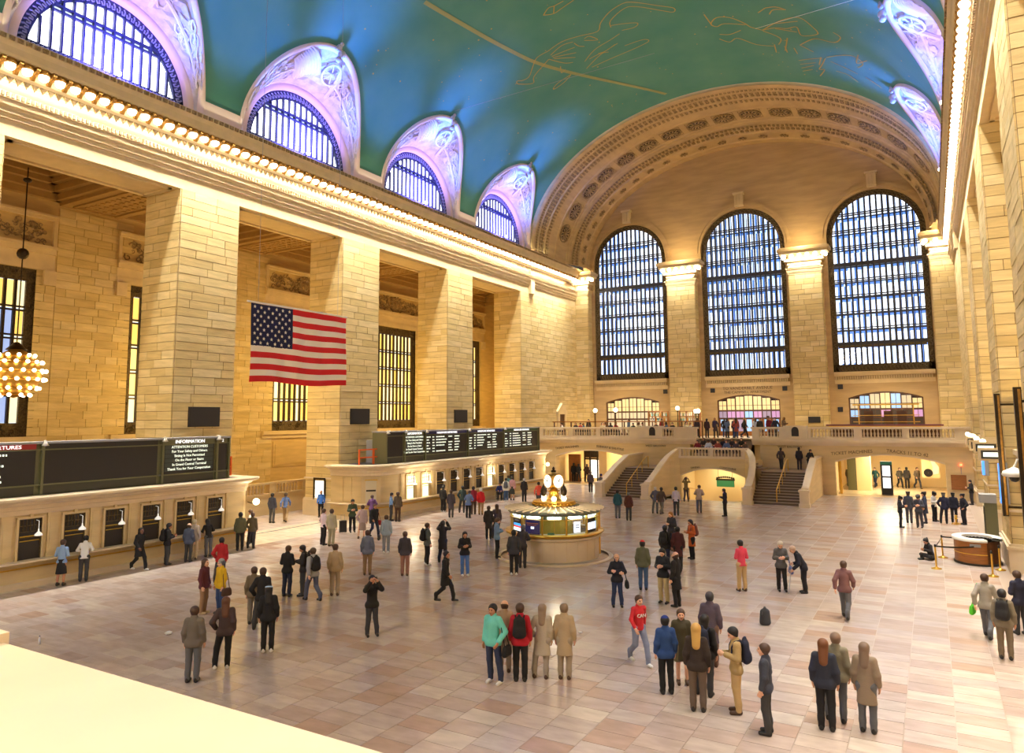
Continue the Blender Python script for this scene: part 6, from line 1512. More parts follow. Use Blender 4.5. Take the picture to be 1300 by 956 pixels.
PEOPLE = [
(-14.72, 16.11, 160, 'phone', 'shirt 130,160,200', 'skirt 26,25,28', 'short 74,52,40', '26,25,28', 1, '', 'person in white-blue top and long black skirt at the nearer ticket counter, farthest left'),
(-14.58, 16.98, 175, 'lean', 'shirt 226,226,226', 'trousers 56,56,60', 'short 26,25,28', '26,25,28', 0, '', 'person in white shirt and dark trousers leaning on the nearer ticket counter'),
(-14.73, 19.32, 40, 'walk', 'coat 26,25,28', 'trousers 26,25,28', 'long 26,25,28', '226,226,226', 2, '', 'woman in open black coat with long dark hair standing by the nearer ticket counter'),
(-14.42, 20.63, 110, 'phone', 'jacket 26,25,28', 'trousers 56,56,60', 'short 26,25,28', '26,25,28', 1, 'pack 26,25,28', 'man in black jacket with black backpack in front of the ticket windows'),
(-14.72, 21.7, 150, 'stand', 'jacket 70,78,100', 'trousers 56,56,60', 'bald 74,52,40', '26,25,28', 0, '', 'bald man in slate-blue jacket at the ticket windows'),
(-14.19, 21.77, 165, 'stand', 'jacket 176,164,150', 'trousers 196,176,140', 'short 190,176,140', '74,52,40', 0, '', 'fair-haired person in pale jacket and beige trousers at the ticket windows'),
(-14.35, 22.76, 200, 'lean', 'shirt 26,25,28', 'trousers 92,94,100', 'long 26,25,28', '26,25,28', 1, '', 'dark-haired person in black top and grey trousers leaning to the ticket counter'),
(-14.93, 24.55, 190, 'stand', 'jacket 84,84,60', 'trousers 26,25,28', 'short 26,25,28', '26,25,28', 1, '', 'person in dark olive jacket near the end of the nearer counter'),
(-15.0, 25.26, 160, 'stand2', 'jacket 96,86,66', 'trousers 56,56,60', 'short 74,52,40', '26,25,28', 0, '', 'person in dull brown jacket at the end of the nearer counter'),
(-15.19, 26.2, -120, 'phone', 'shirt 226,226,226', 'trousers 26,25,28', 'short 74,52,40', '26,25,28', 0, '', 'man in white shirt and black trousers just past the nearer counter end'),
(-5.38, 16.19, 60, 'stand', 'jacket 92,44,52', 'trousers 150,120,92', 'long 74,52,40', '176,150,112', 0, '', 'woman in burgundy jacket and tan trousers beside the man in yellow'),
(-5.08, 16.35, -60, 'stand', 'jacket 214,172,30', 'trousers 52,72,116', 'short 92,94,100', '26,25,28', 0, 'hat_beanie 150,152,150;bag 74,52,40', 'man in bright yellow jacket, blue jeans and grey beanie'),
(-8.85, 19.41, 170, 'stand2', 'jacket 170,34,40', 'trousers 56,56,60', 'short 26,25,28', '26,25,28', 0, '', 'person in red jacket partly behind the man in yellow'),
(-0.38, 12.92, 175, 'stand2', 'jacket 70,54,54', 'trousers 26,25,28', 'long 96,60,40', '226,226,226', 0, '', 'woman with long brown hair, dark brown jacket and white shoes, seen from behind'),
(-0.24, 11.92, 160, 'stand', 'jacket 104,96,88', 'trousers 92,94,100', 'short 74,52,40', '26,25,28', 0, '', 'dim grey-clad person at the lower left of the floor'),
(-3.04, 16.11, 170, 'stand', 'jacket 116,100,78', 'trousers 120,110,96', 'short 74,52,40', '26,25,28', 0, '', 'person in tan-brown jacket behind the woman with the headband'),
(-2.33, 15.81, 175, 'stand2', 'jacket 26,25,28', 'trousers 56,56,60', 'short 74,52,40', '26,25,28', 0, '', 'man in black jacket just behind the woman with the headband'),
(-0.43, 14.4, 175, 'stand', 'jacket 26,25,28', 'trousers 26,25,28', 'long 26,25,28', '226,226,226', 1, 'band 170,200,240', 'woman in black with pale blue headband and white shoes'),
(-4.69, 19.21, 150, 'phone', 'jacket 26,25,28', 'trousers 30,36,60', 'short 74,52,40', '26,25,28', 0, '', 'man in black jacket and navy trousers, left one of a close pair'),
(-4.5, 19.38, -100, 'phone', 'jacket 44,40,38', 'trousers 56,56,60', 'short 26,25,28', '26,25,28', 1, 'pack 26,25,28', 'man in charcoal jacket, right one of a close pair'),
(-3.45, 19.05, -150, 'walk', 'jacket 156,156,162', 'trousers 84,88,110', 'short 74,52,40', '26,25,28', 0, 'pack 26,25,28', 'man in light grey hoodie with dark backpack'),
(-3.37, 20.05, 170, 'stand', 'jacket 170,146,110', 'trousers 160,140,112', 'short 74,52,40', '74,52,40', 0, '', 'tan-clad person between the hoodie man and the photographer'),
(-4.66, 23.26, 175, 'stand', 'jacket 100,106,124', 'trousers 132,104,74', 'short 74,52,40', '74,52,40', 0, '', 'person in blue-grey checked top and brown trousers behind the photographer'),
(1.09, 16.95, 10, 'photo', 'jacket 30,26,26', 'trousers 56,56,60', 'short 26,25,28', '26,25,28', 1, 'phone', 'man in black jacket raising a phone to take a picture'),
(-11.46, 27.62, 120, 'stand2', 'shirt 216,196,206', 'trousers 26,25,28', 'short 74,52,40', '26,25,28', 0, '', 'person in pale pink top near the gap between the counters'),
(-10.84, 27.56, 150, 'stand', 'jacket 168,160,132', 'trousers 150,144,120', 'short 74,52,40', '74,52,40', 0, '', 'grey-beige person near the gap between the counters'),
(-13.08, 31.52, 10, 'phone', 'jacket 58,70,48', 'trousers 26,25,28', 'short 26,25,28', '26,25,28', 1, 'suitcase', 'man in dark green jacket standing with an upright suitcase'),
(-11.01, 30.03, 170, 'stand2', 'jacket 170,150,150', 'skirt 150,130,120', 'bun 74,52,40', '74,52,40', 0, '', 'person in greyish pink beside the suitcase man'),
(-10.77, 30.73, 30, 'walk', 'jacket 26,25,28', 'trousers 30,36,60', 'short 74,52,40', '26,25,28', 1, 'bag 150,40,34', 'person in black jacket carrying a red bag at the counter corner'),
(-14.79, 34.64, 180, 'lean', 'jacket 96,60,110', 'trousers 30,36,60', 'short 74,52,40', '26,25,28', 0, '', 'person in purple jacket by the rounded counter corner'),
(-14.33, 36.03, 100, 'phone', 'shirt 120,160,216', 'trousers 56,56,60', 'short 26,25,28', '26,25,28', 1, '', 'man in light blue shirt by the counter door'),
(-13.57, 36.02, 160, 'stand', 'jacket 84,70,56', 'trousers 74,52,40', 'short 74,52,40', '26,25,28', 0, '', 'person in dark brown to the right of the blue-shirted man'),
(-7.17, 27.43, 175, 'stand', 'jacket 150,164,178', 'trousers 128,132,140', 'short 74,52,40', '226,226,226', 0, 'bag 56,56,60', 'person in pale blue-grey jacket and grey trousers facing away'),
(-3.19, 23.87, 170, 'stand', 'jacket 64,60,66', 'trousers 150,106,92', 'short 74,52,40', '74,52,40', 0, '', 'person in dark jacket and reddish-brown trousers'),
(-3.69, 26.03, 110, 'stand2', 'jacket 84,90,88', 'trousers 26,25,28', 'short 74,52,40', '226,226,226', 0, 'pack 26,25,28', 'man in grey-green jacket with black backpack and white shoes'),
(-3.43, 26.85, 170, 'photo', 'coat 34,30,34', 'trousers 30,36,60', 'short 26,25,28', '26,25,28', 1, '', 'person in black coat raising both arms behind the tall dark woman'),
(0.7, 21.22, 70, 'walk', 'coat 26,25,28', 'trousers 26,25,28', 'short 26,25,28', '26,25,28', 1, 'bag 220,220,220', 'woman in long black coat walking with a white bag'),
(-1.03, 25.03, 10, 'phone', 'jacket 26,25,28', 'trousers 72,110,170', 'long 26,25,28', '226,226,226', 1, '', 'woman in black cardigan and bright blue jeans looking at a phone'),
(-4.88, 33.07, 175, 'stand', 'coat 50,42,40', 'trousers 26,25,28', 'short 74,52,40', '26,25,28', 0, '', 'taller one of the dark couple left of the information booth'),
(-4.74, 33.56, -170, 'stand2', 'jacket 84,70,72', 'trousers 56,56,60', 'long 74,52,40', '26,25,28', 0, '', 'shorter one of the dark couple left of the information booth'),
(-1.65, 28.91, 100, 'phone', 'jacket 110,136,164', 'trousers 26,25,28', 'short 74,52,40', '26,25,28', 0, '', 'person in denim-blue jacket beside the information booth'),
(0.67, 26.1, 175, 'stand', 'jacket 56,56,60', 'trousers 26,25,28', 'short 26,25,28', '226,226,226', 1, '', 'person in dark jacket with white shoes in front of the booth counter'),
(0.29, 27.48, 170, 'lean', 'jacket 52,48,52', 'trousers 52,48,52', 'short 92,94,100', '26,25,28', 0, '', 'man in dark suit leaning on the booth counter'),
(-20.87, 37.46, -15, 'stand', 'shirt 60,120,216', 'trousers 26,25,28', 'bald 74,52,40', '26,25,28', 0, '', 'guard in bright blue shirt standing against the pillar by the glazed door'),
(-20.09, 31.93, 150, 'stand', 'jacket 66,70,86', 'trousers 92,94,100', 'short 26,25,28', '26,25,28', 1, '', 'person in slate jacket in the open bay between the counters'),
(-19.6, 32.56, 170, 'walk', 'shirt 92,118,176', 'trousers 176,150,112', 'short 74,52,40', '26,25,28', 0, '', 'person in blue shirt walking in the open bay between the counters'),
(-15.25, 41.72, 180, 'stand', 'coat 180,150,104', 'trousers 56,56,60', 'short 26,25,28', '26,25,28', 1, '', 'person in tan coat at the lit ticket window'),
(-13.61, 41.1, 150, 'stand', 'jacket 26,25,28', 'trousers 26,25,28', 'short 26,25,28', '226,226,226', 1, '', 'person in black with pale shoes in the ticket queue'),
(-11.53, 39.07, 170, 'stand', 'coat 70,64,72', 'trousers 56,56,60', 'short 74,52,40', '26,25,28', 0, '', 'dark grey-coated person in the ticket queue'),
(-12.19, 41.35, 170, 'stand2', 'jacket 44,64,66', 'trousers 56,56,60', 'short 26,25,28', '26,25,28', 1, '', 'person in dark teal jacket in the ticket queue'),
(-10.42, 39.42, 160, 'lean', 'jacket 92,112,150', 'trousers 26,25,28', 'short 74,52,40', '26,25,28', 0, '', 'person in blue-grey jacket pushing a wheelchair in the ticket queue'),
(-11.07, 41.02, 175, 'stand', 'jacket 140,30,44', 'trousers 74,52,40', 'short 26,25,28', '26,25,28', 0, '', 'person in dark red jacket in the ticket queue'),
(-10.52, 41.07, 170, 'stand', 'jacket 200,30,36', 'trousers 150,120,80', 'short 220,220,216', '74,52,40', 0, '', 'white-haired person in bright red jacket at the ticket queue end'),
(-12.97, 48.5, 175, 'stand', 'jacket 226,222,214', 'trousers 60,84,120', 'short 26,25,28', '226,226,226', 0, 'pack 92,94,100', 'person in white jacket and jeans near the far ticket windows'),
(-14.38, 50.57, 170, 'stand2', 'jacket 70,110,120', 'trousers 56,56,60', 'short 74,52,40', '26,25,28', 0, '', 'person in teal jacket just behind the white jacket near the far windows'),
(-12.93, 49.41, 170, 'stand', 'shirt 210,160,160', 'skirt 60,62,60', 'short 26,25,28', '26,25,28', 1, '', 'person in pink top and long dark skirt near the far ticket windows'),
(-11.58, 48.89, 165, 'stand', 'coat 40,36,38', 'trousers 26,25,28', 'short 190,186,180', '26,25,28', 0, '', 'grey-haired person in black coat at the last ticket windows'),
(-8.76, 45.96, 170, 'walk', 'shirt 226,90,70', 'trousers 92,94,100', 'short 26,25,28', '226,226,226', 0, '', 'small person in coral red top behind the booth clock'),
(-16.18, 67.58, 170, 'stand', 'jacket 26,25,28', 'trousers 26,25,28', 'short 26,25,28', '26,25,28', 1, '', 'left one of the black-clad pair before the lit shop front'),
(-15.58, 67.35, -160, 'walk', 'jacket 30,30,34', 'trousers 56,56,60', 'short 26,25,28', '26,25,28', 1, '', 'right one of the black-clad pair before the lit shop front'),
(-9.88, 57.55, 170, 'stand', 'jacket 76,62,60', 'trousers 26,25,28', 'short 74,52,40', '26,25,28', 0, '', 'person in dark brown before the left passage'),
(-18.42, 75.68, 160, 'stand2', 'jacket 60,40,40', 'trousers 26,25,28', 'short 26,25,28', '26,25,28', 1, '', 'person in dark maroon inside the left passage'),
(-7.87, 55.05, 60, 'phone', 'jacket 96,96,104', 'trousers 100,100,104', 'short 26,25,28', '26,25,28', 0, 'hat_beanie 34,44,130', 'man in grey with a blue beanie by the left stair newel'),
(-1.81, 43.58, 170, 'stand', 'jacket 34,84,96', 'trousers 92,94,100', 'short 26,25,28', '26,25,28', 1, '', 'person in teal jacket between the booth and the left stairs'),
(-0.81, 42.9, 170, 'stand', 'jacket 84,44,36', 'trousers 56,56,60', 'short 92,94,100', '26,25,28', 0, '', 'person in rust-brown jacket in front of the left stairs'),
(-0.41, 46.83, 170, 'stand2', 'jacket 90,92,110', 'trousers 92,94,100', 'short 200,196,190', '26,25,28', 0, '', 'grey-haired person in slate jacket at the foot of the stairs'),
(0.02, 46.6, 150, 'walk', 'jacket 82,66,58', 'trousers 110,104,98', 'short 26,25,28', '26,25,28', 0, '', 'person in brown jacket at the foot of the stairs'),
(1.08, 46.5, 170, 'stand', 'shirt 190,180,196', 'trousers 56,56,60', 'short 26,25,28', '26,25,28', 0, '', 'person in pale mauve shirt left of the ramp arch'),
(-0.59, 54.3, 175, 'photo', 'shirt 120,100,60', 'trousers 70,60,64', 'short 74,52,40', '74,52,40', 0, '', 'person in olive top standing inside the ramp arch'),
(3.96, 47.53, -110, 'phone', 'jacket 34,30,50', 'trousers 26,25,28', 'short 26,25,28', '26,25,28', 1, '', 'person in dark navy standing before the ramp arch'),
(2.01, 48.5, 170, 'lean', 'jacket 170,150,140', 'trousers 92,94,100', 'short 74,52,40', '74,52,40', 0, '', 'person in pale brown before the ramp handrail'),
(4.66, 34.33, -40, 'phone', 'jacket 52,50,54', 'trousers 30,36,60', 'long 150,100,44', '26,25,28', 0, '', 'woman with long fair-brown hair looking at a phone beyond the dark group'),
(5.76, 30.2, 160, 'stand', 'jacket 26,25,28', 'trousers 30,36,60', 'short 26,25,28', '26,25,28', 1, 'pack 26,25,28', 'man in black with backpack, left in the dark group'),
(6.21, 30.17, 175, 'stand', 'coat 70,30,32', 'trousers 26,25,28', 'short 26,25,28', '26,25,28', 1, '', 'person in dark maroon coat, right in the dark group'),
(6.08, 32.78, -60, 'phone', 'coat 176,84,30', 'trousers 26,25,28', 'long 26,25,28', '26,25,28', 1, 'pack 120,70,60', 'woman in orange-brown coat with a small backpack'),
(9.42, 27.67, -150, 'phone', 'shirt 220,70,96', 'trousers 190,160,112', 'short 26,25,28', '74,52,40', 1, '', 'man in pink-red shirt and tan trousers behind a backpack on the floor'),
(6.22, 23.48, 5, 'crossed', 'jacket 30,32,46', 'trousers 40,56,96', 'bald 74,52,40', '26,25,28', 0, 'bag 26,25,28', 'bald man in dark navy jacket with arms folded'),
(6.18, 26.14, 175, 'stand', 'jacket 96,98,76', 'trousers 66,92,130', 'short 26,25,28', '26,25,28', 0, 'hat_beanie 214,36,40', 'person in olive jacket, jeans and a red cap facing away'),
(7.44, 24.68, -20, 'phone', 'jacket 36,38,44', 'trousers 190,172,126', 'short 26,25,28', '26,25,28', 0, 'bag 26,25,28', 'man in dark jacket and khaki trousers looking at a phone'),
(7.99, 24.39, -120, 'stand', 'coat 28,26,28', 'trousers 26,25,28', 'bald 74,52,40', '26,25,28', 0, '', 'bald man in long black jacket facing the khaki-trousered man'),
(10.68, 28.35, 10, 'phone', 'jacket 90,90,92', 'trousers 26,25,28', 'short 200,190,180', '26,25,28', 0, 'bag 110,124,190', 'person in grey jacket with a pale blue shoulder bag'),
(11.45, 28.42, -80, 'bent', 'jacket 24,26,40', 'trousers 26,25,28', 'short 190,160,140', '26,25,28', 0, 'cane', 'old man in dark suit bending over a walking stick'),
(17.1, 23.35, 175, 'stand', 'jacket 116,108,92', 'trousers 112,100,82', 'short 26,25,28', '26,25,28', 1, 'pack 26,25,28', 'man in grey-tan jacket with dark backpack near the right edge'),
(17.68, 26.09, -150, 'phone', 'jacket 40,40,60', 'trousers 56,56,60', 'short 74,52,40', '26,25,28', 0, '', 'man in navy jacket cut by the right picture edge'),
(16.81, 25.19, 170, 'walk', 'jacket 150,144,132', 'trousers 92,94,100', 'short 74,52,40', '26,25,28', 0, 'bag 80,190,40', 'grey-clad person carrying a bright green bag near the right edge'),
(6.23, 15.49, -30, 'stand2', 'jacket 110,206,196', 'trousers 44,54,84', 'short 26,25,28', '226,226,226', 1, 'bag 26,25,28', 'person in pale aqua jacket with a black shoulder bag'),
(6.1, 16.23, 170, 'stand', 'jacket 170,140,110', 'trousers 150,130,110', 'bald 74,52,40', '74,52,40', 0, '', 'tall tan-clad bald person just behind the aqua jacket'),
(6.84, 15.94, 175, 'stand', 'jacket 176,24,44', 'trousers 26,25,28', 'short 74,52,40', '26,25,28', 0, 'pack 26,25,28', 'person in crimson jacket with black backpack'),
(7.55, 16.46, 170, 'stand', 'coat 176,156,126', 'trousers 160,146,126', 'short 130,110,90', '74,52,40', 0, '', 'pale beige-coated person right of the crimson jacket'),
(7.15, 16.24, 170, 'stand2', 'coat 178,168,152', 'trousers 160,150,138', 'long 140,120,100', '74,52,40', 0, '', 'pale grey-coated person between crimson and beige jackets'),
(10.12, 16.79, -165, 'stand', 'jacket 38,70,124', 'trousers 26,25,28', 'short 26,25,28', '26,25,28', 0, 'hat_beanie 30,50,130', 'man in blue jacket and blue cap in the foreground group'),
(10.25, 17.59, 5, 'stand', 'coat 74,68,48', 'shorts 110,100,72', 'short 74,52,40', '74,52,40', 0, '', 'tall man in open olive jacket and shorts in the foreground group'),
(11.03, 16.16, 175, 'stand', 'jacket 50,40,36', 'trousers 100,84,72', 'long 196,156,84', '26,25,28', 0, '', 'blonde woman in dark jacket in the foreground group'),
(10.95, 17.08, 160, 'stand2', 'jacket 26,25,28', 'trousers 56,56,60', 'long 26,25,28', '26,25,28', 1, 'pack 30,36,60', 'dark-haired woman with dark backpack in the foreground group'),
(10.54, 19.13, 175, 'stand', 'coat 84,74,90', 'trousers 110,84,74', 'short 56,56,60', '74,52,40', 0, 'hat_beanie 80,74,80', 'hooded person in grey-purple coat behind the foreground group'),
(11.79, 16.49, -80, 'phone', 'jacket 172,146,98', 'trousers 190,160,110', 'short 26,25,28', '74,52,40', 0, 'pack 30,36,60', 'man in beige jacket reading a phone, right of the foreground group'),
(12.56, 15.71, -100, 'stand', 'jacket 56,60,74', 'trousers 56,56,60', 'short 74,52,40', '26,25,28', 0, '', 'man in slate jacket at the bottom edge, seen from behind'),
(13.59, 16.54, 175, 'stand', 'jacket 40,44,60', 'trousers 26,25,28', 'long 110,66,36', '26,25,28', 0, '', 'woman with long chestnut hair at the bottom edge'),
(13.71, 16.95, 170, 'stand2', 'jacket 130,124,104', 'trousers 92,94,100', 'short 120,96,80', '26,25,28', 0, '', 'grey-clad person beside the chestnut-haired woman'),
(14.31, 16.77, 170, 'stand', 'coat 134,118,100', 'trousers 92,94,100', 'long 120,100,84', '26,25,28', 0, '', 'person in brownish-grey hood at the bottom edge'),
(8.86, 18.41, 30, 'walk', 'shirt 206,44,54', 'trousers 130,140,170', 'short 74,52,40', '226,226,226', 0, 'can', 'person in red sweatshirt with white letters walking in the middle of the floor'),
(13.08, 25.46, 170, 'walk', 'jacket 120,84,84', 'trousers 92,94,100', 'short 74,52,40', '26,25,28', 0, '', 'person in dull rose jacket walking in the open right part of the floor'),
(13.9, 47.29, 90, 'phone', 'jacket 26,28,42', 'trousers 28,28,38', 'short 26,25,28', '26,25,28', 1, 'hat_cap 22,24,36', 'police officer at the left end of the group of officers, facing right'),
(14.28, 49.47, 170, 'stand', 'jacket 62,66,80', 'trousers 62,64,74', 'short 74,52,40', '26,25,28', 0, 'hat_cap 40,42,56', 'officer in slate uniform, second from left, facing away'),
(14.83, 47.77, -10, 'phone', 'jacket 70,72,84', 'trousers 64,64,74', 'short 26,25,28', '26,25,28', 0, 'hat_cap 60,60,70', 'officer in grey uniform in front of the slate officer, third from left'),
(15.11, 49.71, -90, 'stand', 'coat 54,60,84', 'trousers 50,52,66', 'short 26,25,28', '26,25,28', 1, 'hat_cap 30,32,50', 'officer in long slate coat, fourth from left'),
(15.58, 50.86, 60, 'phone', 'shirt 226,226,226', 'trousers 26,25,28', 'short 26,25,28', '26,25,28', 2, 'hat_cap 24,24,30', 'officer in white shirt and black trousers'),
(16.08, 50.13, 175, 'stand2', 'jacket 30,34,62', 'trousers 30,32,46', 'short 92,94,100', '26,25,28', 0, 'hat_cap 60,62,76', 'broad officer in navy standing with legs apart, back turned'),
(16.59, 50.86, 175, 'stand', 'jacket 32,36,58', 'trousers 34,34,44', 'short 26,25,28', '26,25,28', 1, 'hat_cap 24,26,40', 'officer in navy with hands at belt behind the brass stand'),
(17.06, 50.17, -60, 'pockets', 'jacket 26,28,44', 'trousers 28,28,38', 'short 26,25,28', '26,25,28', 1, 'hat_cap 24,26,40', 'officer at the right end of the group facing left'),
(17.9, 61.27, -70, 'phone', 'jacket 30,30,36', 'trousers 54,48,48', 'short 26,25,28', '26,25,28', 0, '', 'man in dark vest reading a paper by the notice board at the corner'),
(15.41, 37.6, -60, 'floor', 'jacket 34,30,32', 'trousers 26,25,28', 'bun 26,25,28', '26,25,28', 1, '', 'woman in black sitting cross-legged on the floor with a phone'),
(9.78, 73.23, 170, 'walk', 'jacket 60,54,50', 'trousers 26,25,28', 'short 26,25,28', '26,25,28', 1, '', 'dark-clad person in the right passage, nearest the door post'),
(8.35, 78.98, 170, 'stand', 'jacket 84,74,56', 'trousers 56,56,60', 'short 74,52,40', '26,25,28', 0, '', 'brown-clad person at the left of the right passage'),
(10.98, 74.65, -30, 'walk', 'jacket 40,84,80', 'trousers 30,36,60', 'short 74,52,40', '26,25,28', 0, '', 'person in green jacket in the right passage beside the directory board'),
(12.92, 75.57, 20, 'walk', 'jacket 76,70,58', 'trousers 26,25,28', 'short 74,52,40', '26,25,28', 0, '', 'person in brown-grey to the right of the directory board'),
(13.53, 74.18, 170, 'stand', 'jacket 50,44,40', 'trousers 26,25,28', 'short 26,25,28', '26,25,28', 1, '', 'person in black-brown in the right passage under the tracks lettering'),
(14.27, 77.96, 30, 'walk', 'jacket 104,92,76', 'trousers 56,56,60', 'short 74,52,40', '26,25,28', 0, '', 'person in taupe at the right end of the right passage')]
PP = []
for (x, y, rel, pose, top, bottom, hair, shoes, skin, extra, label) in PEOPLE:
    if y > 66.3:
        yy = 66.6 if x < 0 else min(y, 72.6); x = CAMP.x + (x - CAMP.x) * yy / y; y = yy
    if abs(x) < 2.6 and 57 < y < 60: y = 57.2
    if 'guard' in label: x, y = -19.3, 35.3
    if 'rounded counter corner' in label or 'counter door' in label: x += .45
    PP.append([x, y])
for it in range(30):                                   # nobody stands inside anybody else, the counters or the booth
    for a in range(len(PP)):
        for b in range(a):
            d = Vector(PP[a]) - Vector(PP[b]); l = d.length
            if l < .56:
                d = d.normalized() * (.56 - l) / 2 if l > 1e-3 else Vector((.28, 0))
                for k_ in (0, 1): PP[a][k_] += d[k_]; PP[b][k_] -= d[k_]
        x, y = PP[a]
        if x < -14.0 and (y < 26 or 37 < y < 60) and x > -17.5: PP[a][0] = -14.0
        d = Vector((x - KX, y - KY))
        if d.length < 2.72: d = d.normalized() * 2.72; PP[a] = [KX + d.x, KY + d.y]
for (x, y), (_, _, rel, pose, top, bottom, hair, shoes, skin, extra, label) in zip(PP, PEOPLE):
    z = -.14 * (y - 55.7) if abs(x) < 3 and y > 55.7 else 0
    person(x, y, rel, pose, top, bottom, hair, shoes, skin, extra, label, z=z)
# backpack left on the floor beside the man in the pink-red shirt
fb = empty('backpack', (11.0, 23.6, .24), .4, label='dark grey backpack standing on the floor beside the man in the pink-red shirt', cat='bag')
dress(bagmesh('pack'), 'pack', fb, cloth('60,62,70')); MB().tube([(-.1, -.08, .2), (-.12, -.16, .1), (-.1, -.1, -.16)], .016, 5).build('strap', M_black, fb)
# wheelchair with its sitter, before the far ticket windows
wc = empty('wheelchair', (-14.0, 49.3, 0), .5, label='black wheelchair before the far ticket windows', cat='wheelchair')
MB().box(-.22, .22, -.22, .22, .44, .5).build('seat', M_black, wc); MB().box(-.22, .22, .2, .25, .5, .95).build('backrest', M_black, wc)
for sx in (-1, 1):
    f = MB(); f.tube([(sx * .29, .1 + .3 * cos(a), .3 + .3 * sin(a)) for a in arange(0, 2 * pi, 20)], .022, 5)
    for q in range(6): f.tube([(sx * .29, .1, .3), (sx * .29, .1 + .3 * cos(q), .3 + .3 * sin(q))], .008, 4)
    f.build('wheel', M_black, wc); MB().tube([(sx * .25, .22, .9), (sx * .25, .36, .95)], .018, 5).build('handle', M_black, wc); MB().tube([(sx * .25, -.2, .68), (sx * .25, .2, .68), (sx * .25, .2, .5)], .016, 5).build('armrest', M_black, wc)
    MB().lathe([(.09, -.02), (.09, .02)], (sx * .2, -.3, .09), 8).build('caster', M_black, wc)
person(-14.0, 49.3, 0, 'sit', 'jacket 40,50,120', 'trousers 30,30,40', 'short 60,50,44', '30,30,30', 1, '', 'person in blue jacket seated in the wheelchair', z=-.0, face=.5 - pi / 2)
# people sitting on the steps above the ramp arch and standing at the stair head
CT = ['120,30,50', '44,40,48', '190,200,220', '60,40,44', '150,70,60', '34,36,56', '90,110,150', '52,48,46', '70,60,74', '40,44,40', '110,90,80', '36,34,40']
CN = ['crimson', 'charcoal', 'pale blue', 'maroon', 'brick red', 'navy', 'denim blue', 'dark brown', 'plum grey', 'dark green', 'taupe', 'black']
OR = ['first', 'second', 'third', 'fourth', 'fifth', 'sixth', 'seventh', 'eighth', 'ninth', 'tenth', 'eleventh', 'twelfth', 'thirteenth', 'fourteenth', 'fifteenth', 'sixteenth', 'seventeenth', 'eighteenth', 'nineteenth', 'twentieth', 'twenty-first', 'twenty-second']
HC = ['40,30,26', '90,60,40', '30,26,24', '150,110,60', '60,44,34']
for i, x in enumerate([-2.05, -1.6, -1.1, -.68, -.3, .08, .46, .86, 1.24, 1.64, 2.02]):
    row = 2 + (i * 5) % 2
    person(x, 62.0 + row * .34 + .36, 0, 'sit', 'jacket ' + CT[i], 'trousers 40,42,54', ('short ', 'long ')[i % 2] + HC[i % 5], '30,28,28', i % 3 if i % 4 else 0, '', '%s-clad person sitting on the upper stairs, %s from the left' % (CN[i], OR[i]), z=2.89 + row * .173 + .173 - .42 + .0, face=-pi / 2 + .1 * ((i % 3) - 1))
UP = [-2.0, -1.5, -.9, -.3, .1, .6, 1.1, 1.9, 2.8, 3.5, 4.1, 4.7]
for i, x in enumerate(UP):
    y = 66.0 + (i * 7 % 5) * .5 if x < 2.3 else 65.3 + (i % 2) * .5
    person(x * 1.0, y, (160, 20, 180, 150, -30, 170, 100, 175, 0, 20, -20, 60)[i], ('stand', 'stand2', 'walk', 'phone')[i % 4], ('jacket ', 'coat ')[i % 2] + CT[(i * 5 + 3) % 12], 'trousers ' + ('36,38,50', '60,56,60', '50,70,120')[i % 3], ('short ', 'long ')[i % 2] + HC[(i + 2) % 5], '30,28,28', (0, 1, 0, 2)[i % 4], '', '%s-clad person standing at the head of the stairs, %s from the left' % (CN[(i * 5 + 3) % 12], OR[i]), z=4.45)
# diners behind the bar rail
for i in range(20):
    x = -16.9 + i * .72; bar = i % 5 == 4
    o = person(x, 66.6 + (i * 3 % 4) * .55, 0, 'stand' if bar else 'sit', ('shirt ', 'jacket ')[i % 2] + (['230,228,224', '60,50,54', '170,60,60', '90,110,140', '40,40,46', '200,190,160'][i % 6]), 'trousers 40,40,50', ('short ', 'long ')[i % 2] + HC[i % 5], '30,28,28', (0, 0, 1, 2)[i % 4], '', '%s guest in %s on the bar balcony, %s from the left' % ('standing' if bar else 'seated', ['white', 'dark brown', 'dull red', 'grey blue', 'black', 'cream'][i % 6], OR[i]), z=4.45 if bar else 4.5, face=-pi / 2 + (i % 3 - 1) * .9)
    if not bar:
        ch = empty('bar_chair', (o.location.x, o.location.y, 4.45), o.rotation_euler.z, label='dark cafe chair under the %s guest from the left on the bar balcony' % OR[i], cat='chair')
        if i == 0:
            cm = [('seat', MB().box(-.2, .2, -.2, .2, .42, .46).mesh('seat', M_dwood)), ('backrest', MB().box(-.2, .2, .19, .22, .46, .9).mesh('backrest', M_dwood))] + [('leg', MB().box(a - .02, a + .02, b - .02, b + .02, 0, .42).mesh('leg', M_dwood)) for a in (-.18, .18) for b in (-.18, .18)]
        for nm, me in cm: put(me, nm, ch)
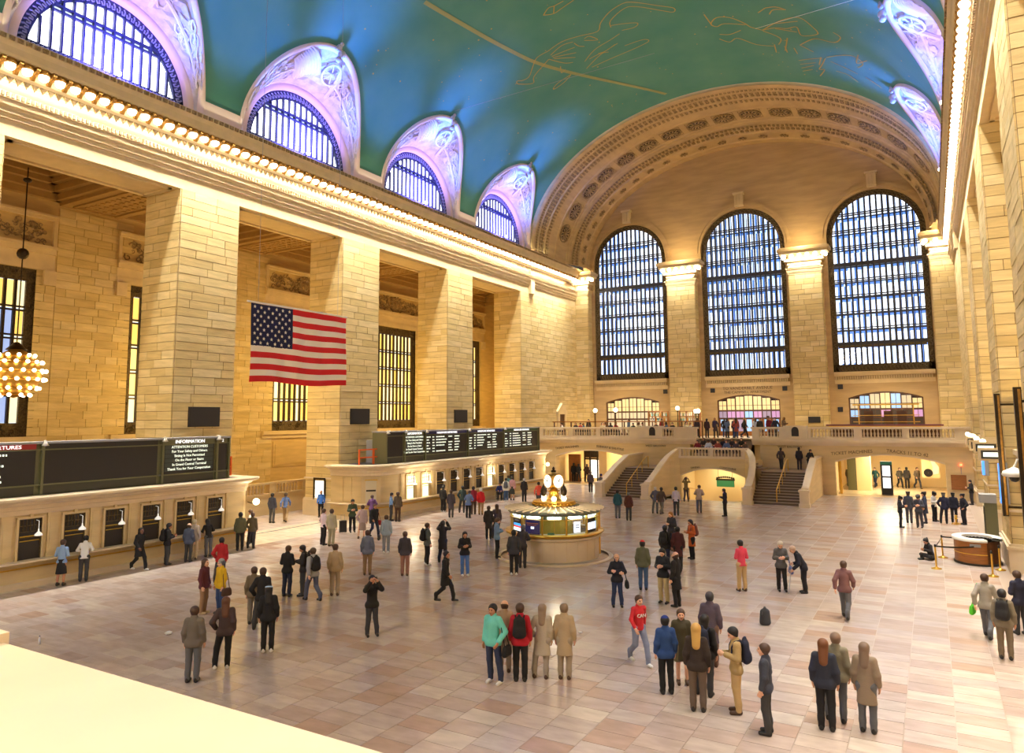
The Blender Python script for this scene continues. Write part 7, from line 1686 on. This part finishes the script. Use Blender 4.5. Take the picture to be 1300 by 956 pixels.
# people on the right-hand flight and one leaning over its parapet
person(5.0, 62.0, 170, 'walk', 'jacket 60,50,54', 'trousers 40,40,46', 'short 40,30,26', '30,28,28', 0, '', 'dark-clad person on the landing of the right-hand stairs, left one', z=2.04)
person(6.3, 62.6, 170, 'stand', 'jacket 40,36,40', 'trousers 50,48,54', 'short 30,26,24', '30,28,28', 1, '', 'black-clad person on the landing of the right-hand stairs, right one', z=2.04)
person(7.25, 61.2, 30, 'lean', 'jacket 24,24,28', 'trousers 30,30,34', 'short 30,26,24', '30,28,28', 1, '', 'black-clad person leaning on the top of the outer right stair parapet', z=2.04)
# ------------------------------------------------------------------ litter on the floor and cables under the vault
def scrap(x, y, r, lab):
    rnd = random.Random(int(x * 10)); m = MB()
    m.grid([[(r * (1 + rnd.uniform(-.3, .3)) * cos(a) * cos(b), r * (1 + rnd.uniform(-.3, .3)) * sin(a) * cos(b), r * .5 + r * .5 * sin(b)) for b in (-1.5, -.7, 0, .7, 1.5)] for a in arange(0, 2 * pi, 8)])
    put(m.mesh('paper_scrap', M_white), 'paper_scrap', None, (x, y, .005), label=lab, cat='litter')
scrap(-4.32, 14.09, .11, 'crumpled white paper on the floor left of the brown-haired woman')
scrap(6.4, 20.11, .06, 'tiny white paper scrap on the open floor in front of the booth')
wb = empty('water_bottle', (-6.78, 11.71, 0), label='small clear water bottle with blue cap standing on the floor near the ledge', cat='bottle')
MB().lathe([(.01, 0), (.035, 0), (.035, .16), (.015, .2), (.015, .22)], n=10).build('body', mat('clear_plastic', (206, 212, 224), .2), wb, smooth=True); MB().lathe([(.017, .215), (.017, .24), (.005, .242)], n=8).build('cap', M_bluebar, wb)
for a, b, lab in (((6.5, 51.3, 34.1), (15.0, 41.9, 29.2), 'pale thin cable slung under the vault toward the nearer right lunette'), ((-14.4, 43.6, 29.8), (-1.4, 52.4, 34.9), 'dark thin cable slung from the third left lunette to the crown of the vault')):
    pts = [Vector(a).lerp(Vector(b), t) for t in arange(0, 1, 10)]
    put(MB().tube(pts, .016, 5).mesh('cable', M_white if a[0] > 0 else M_grey), 'cable', None, label=lab, cat='cable')
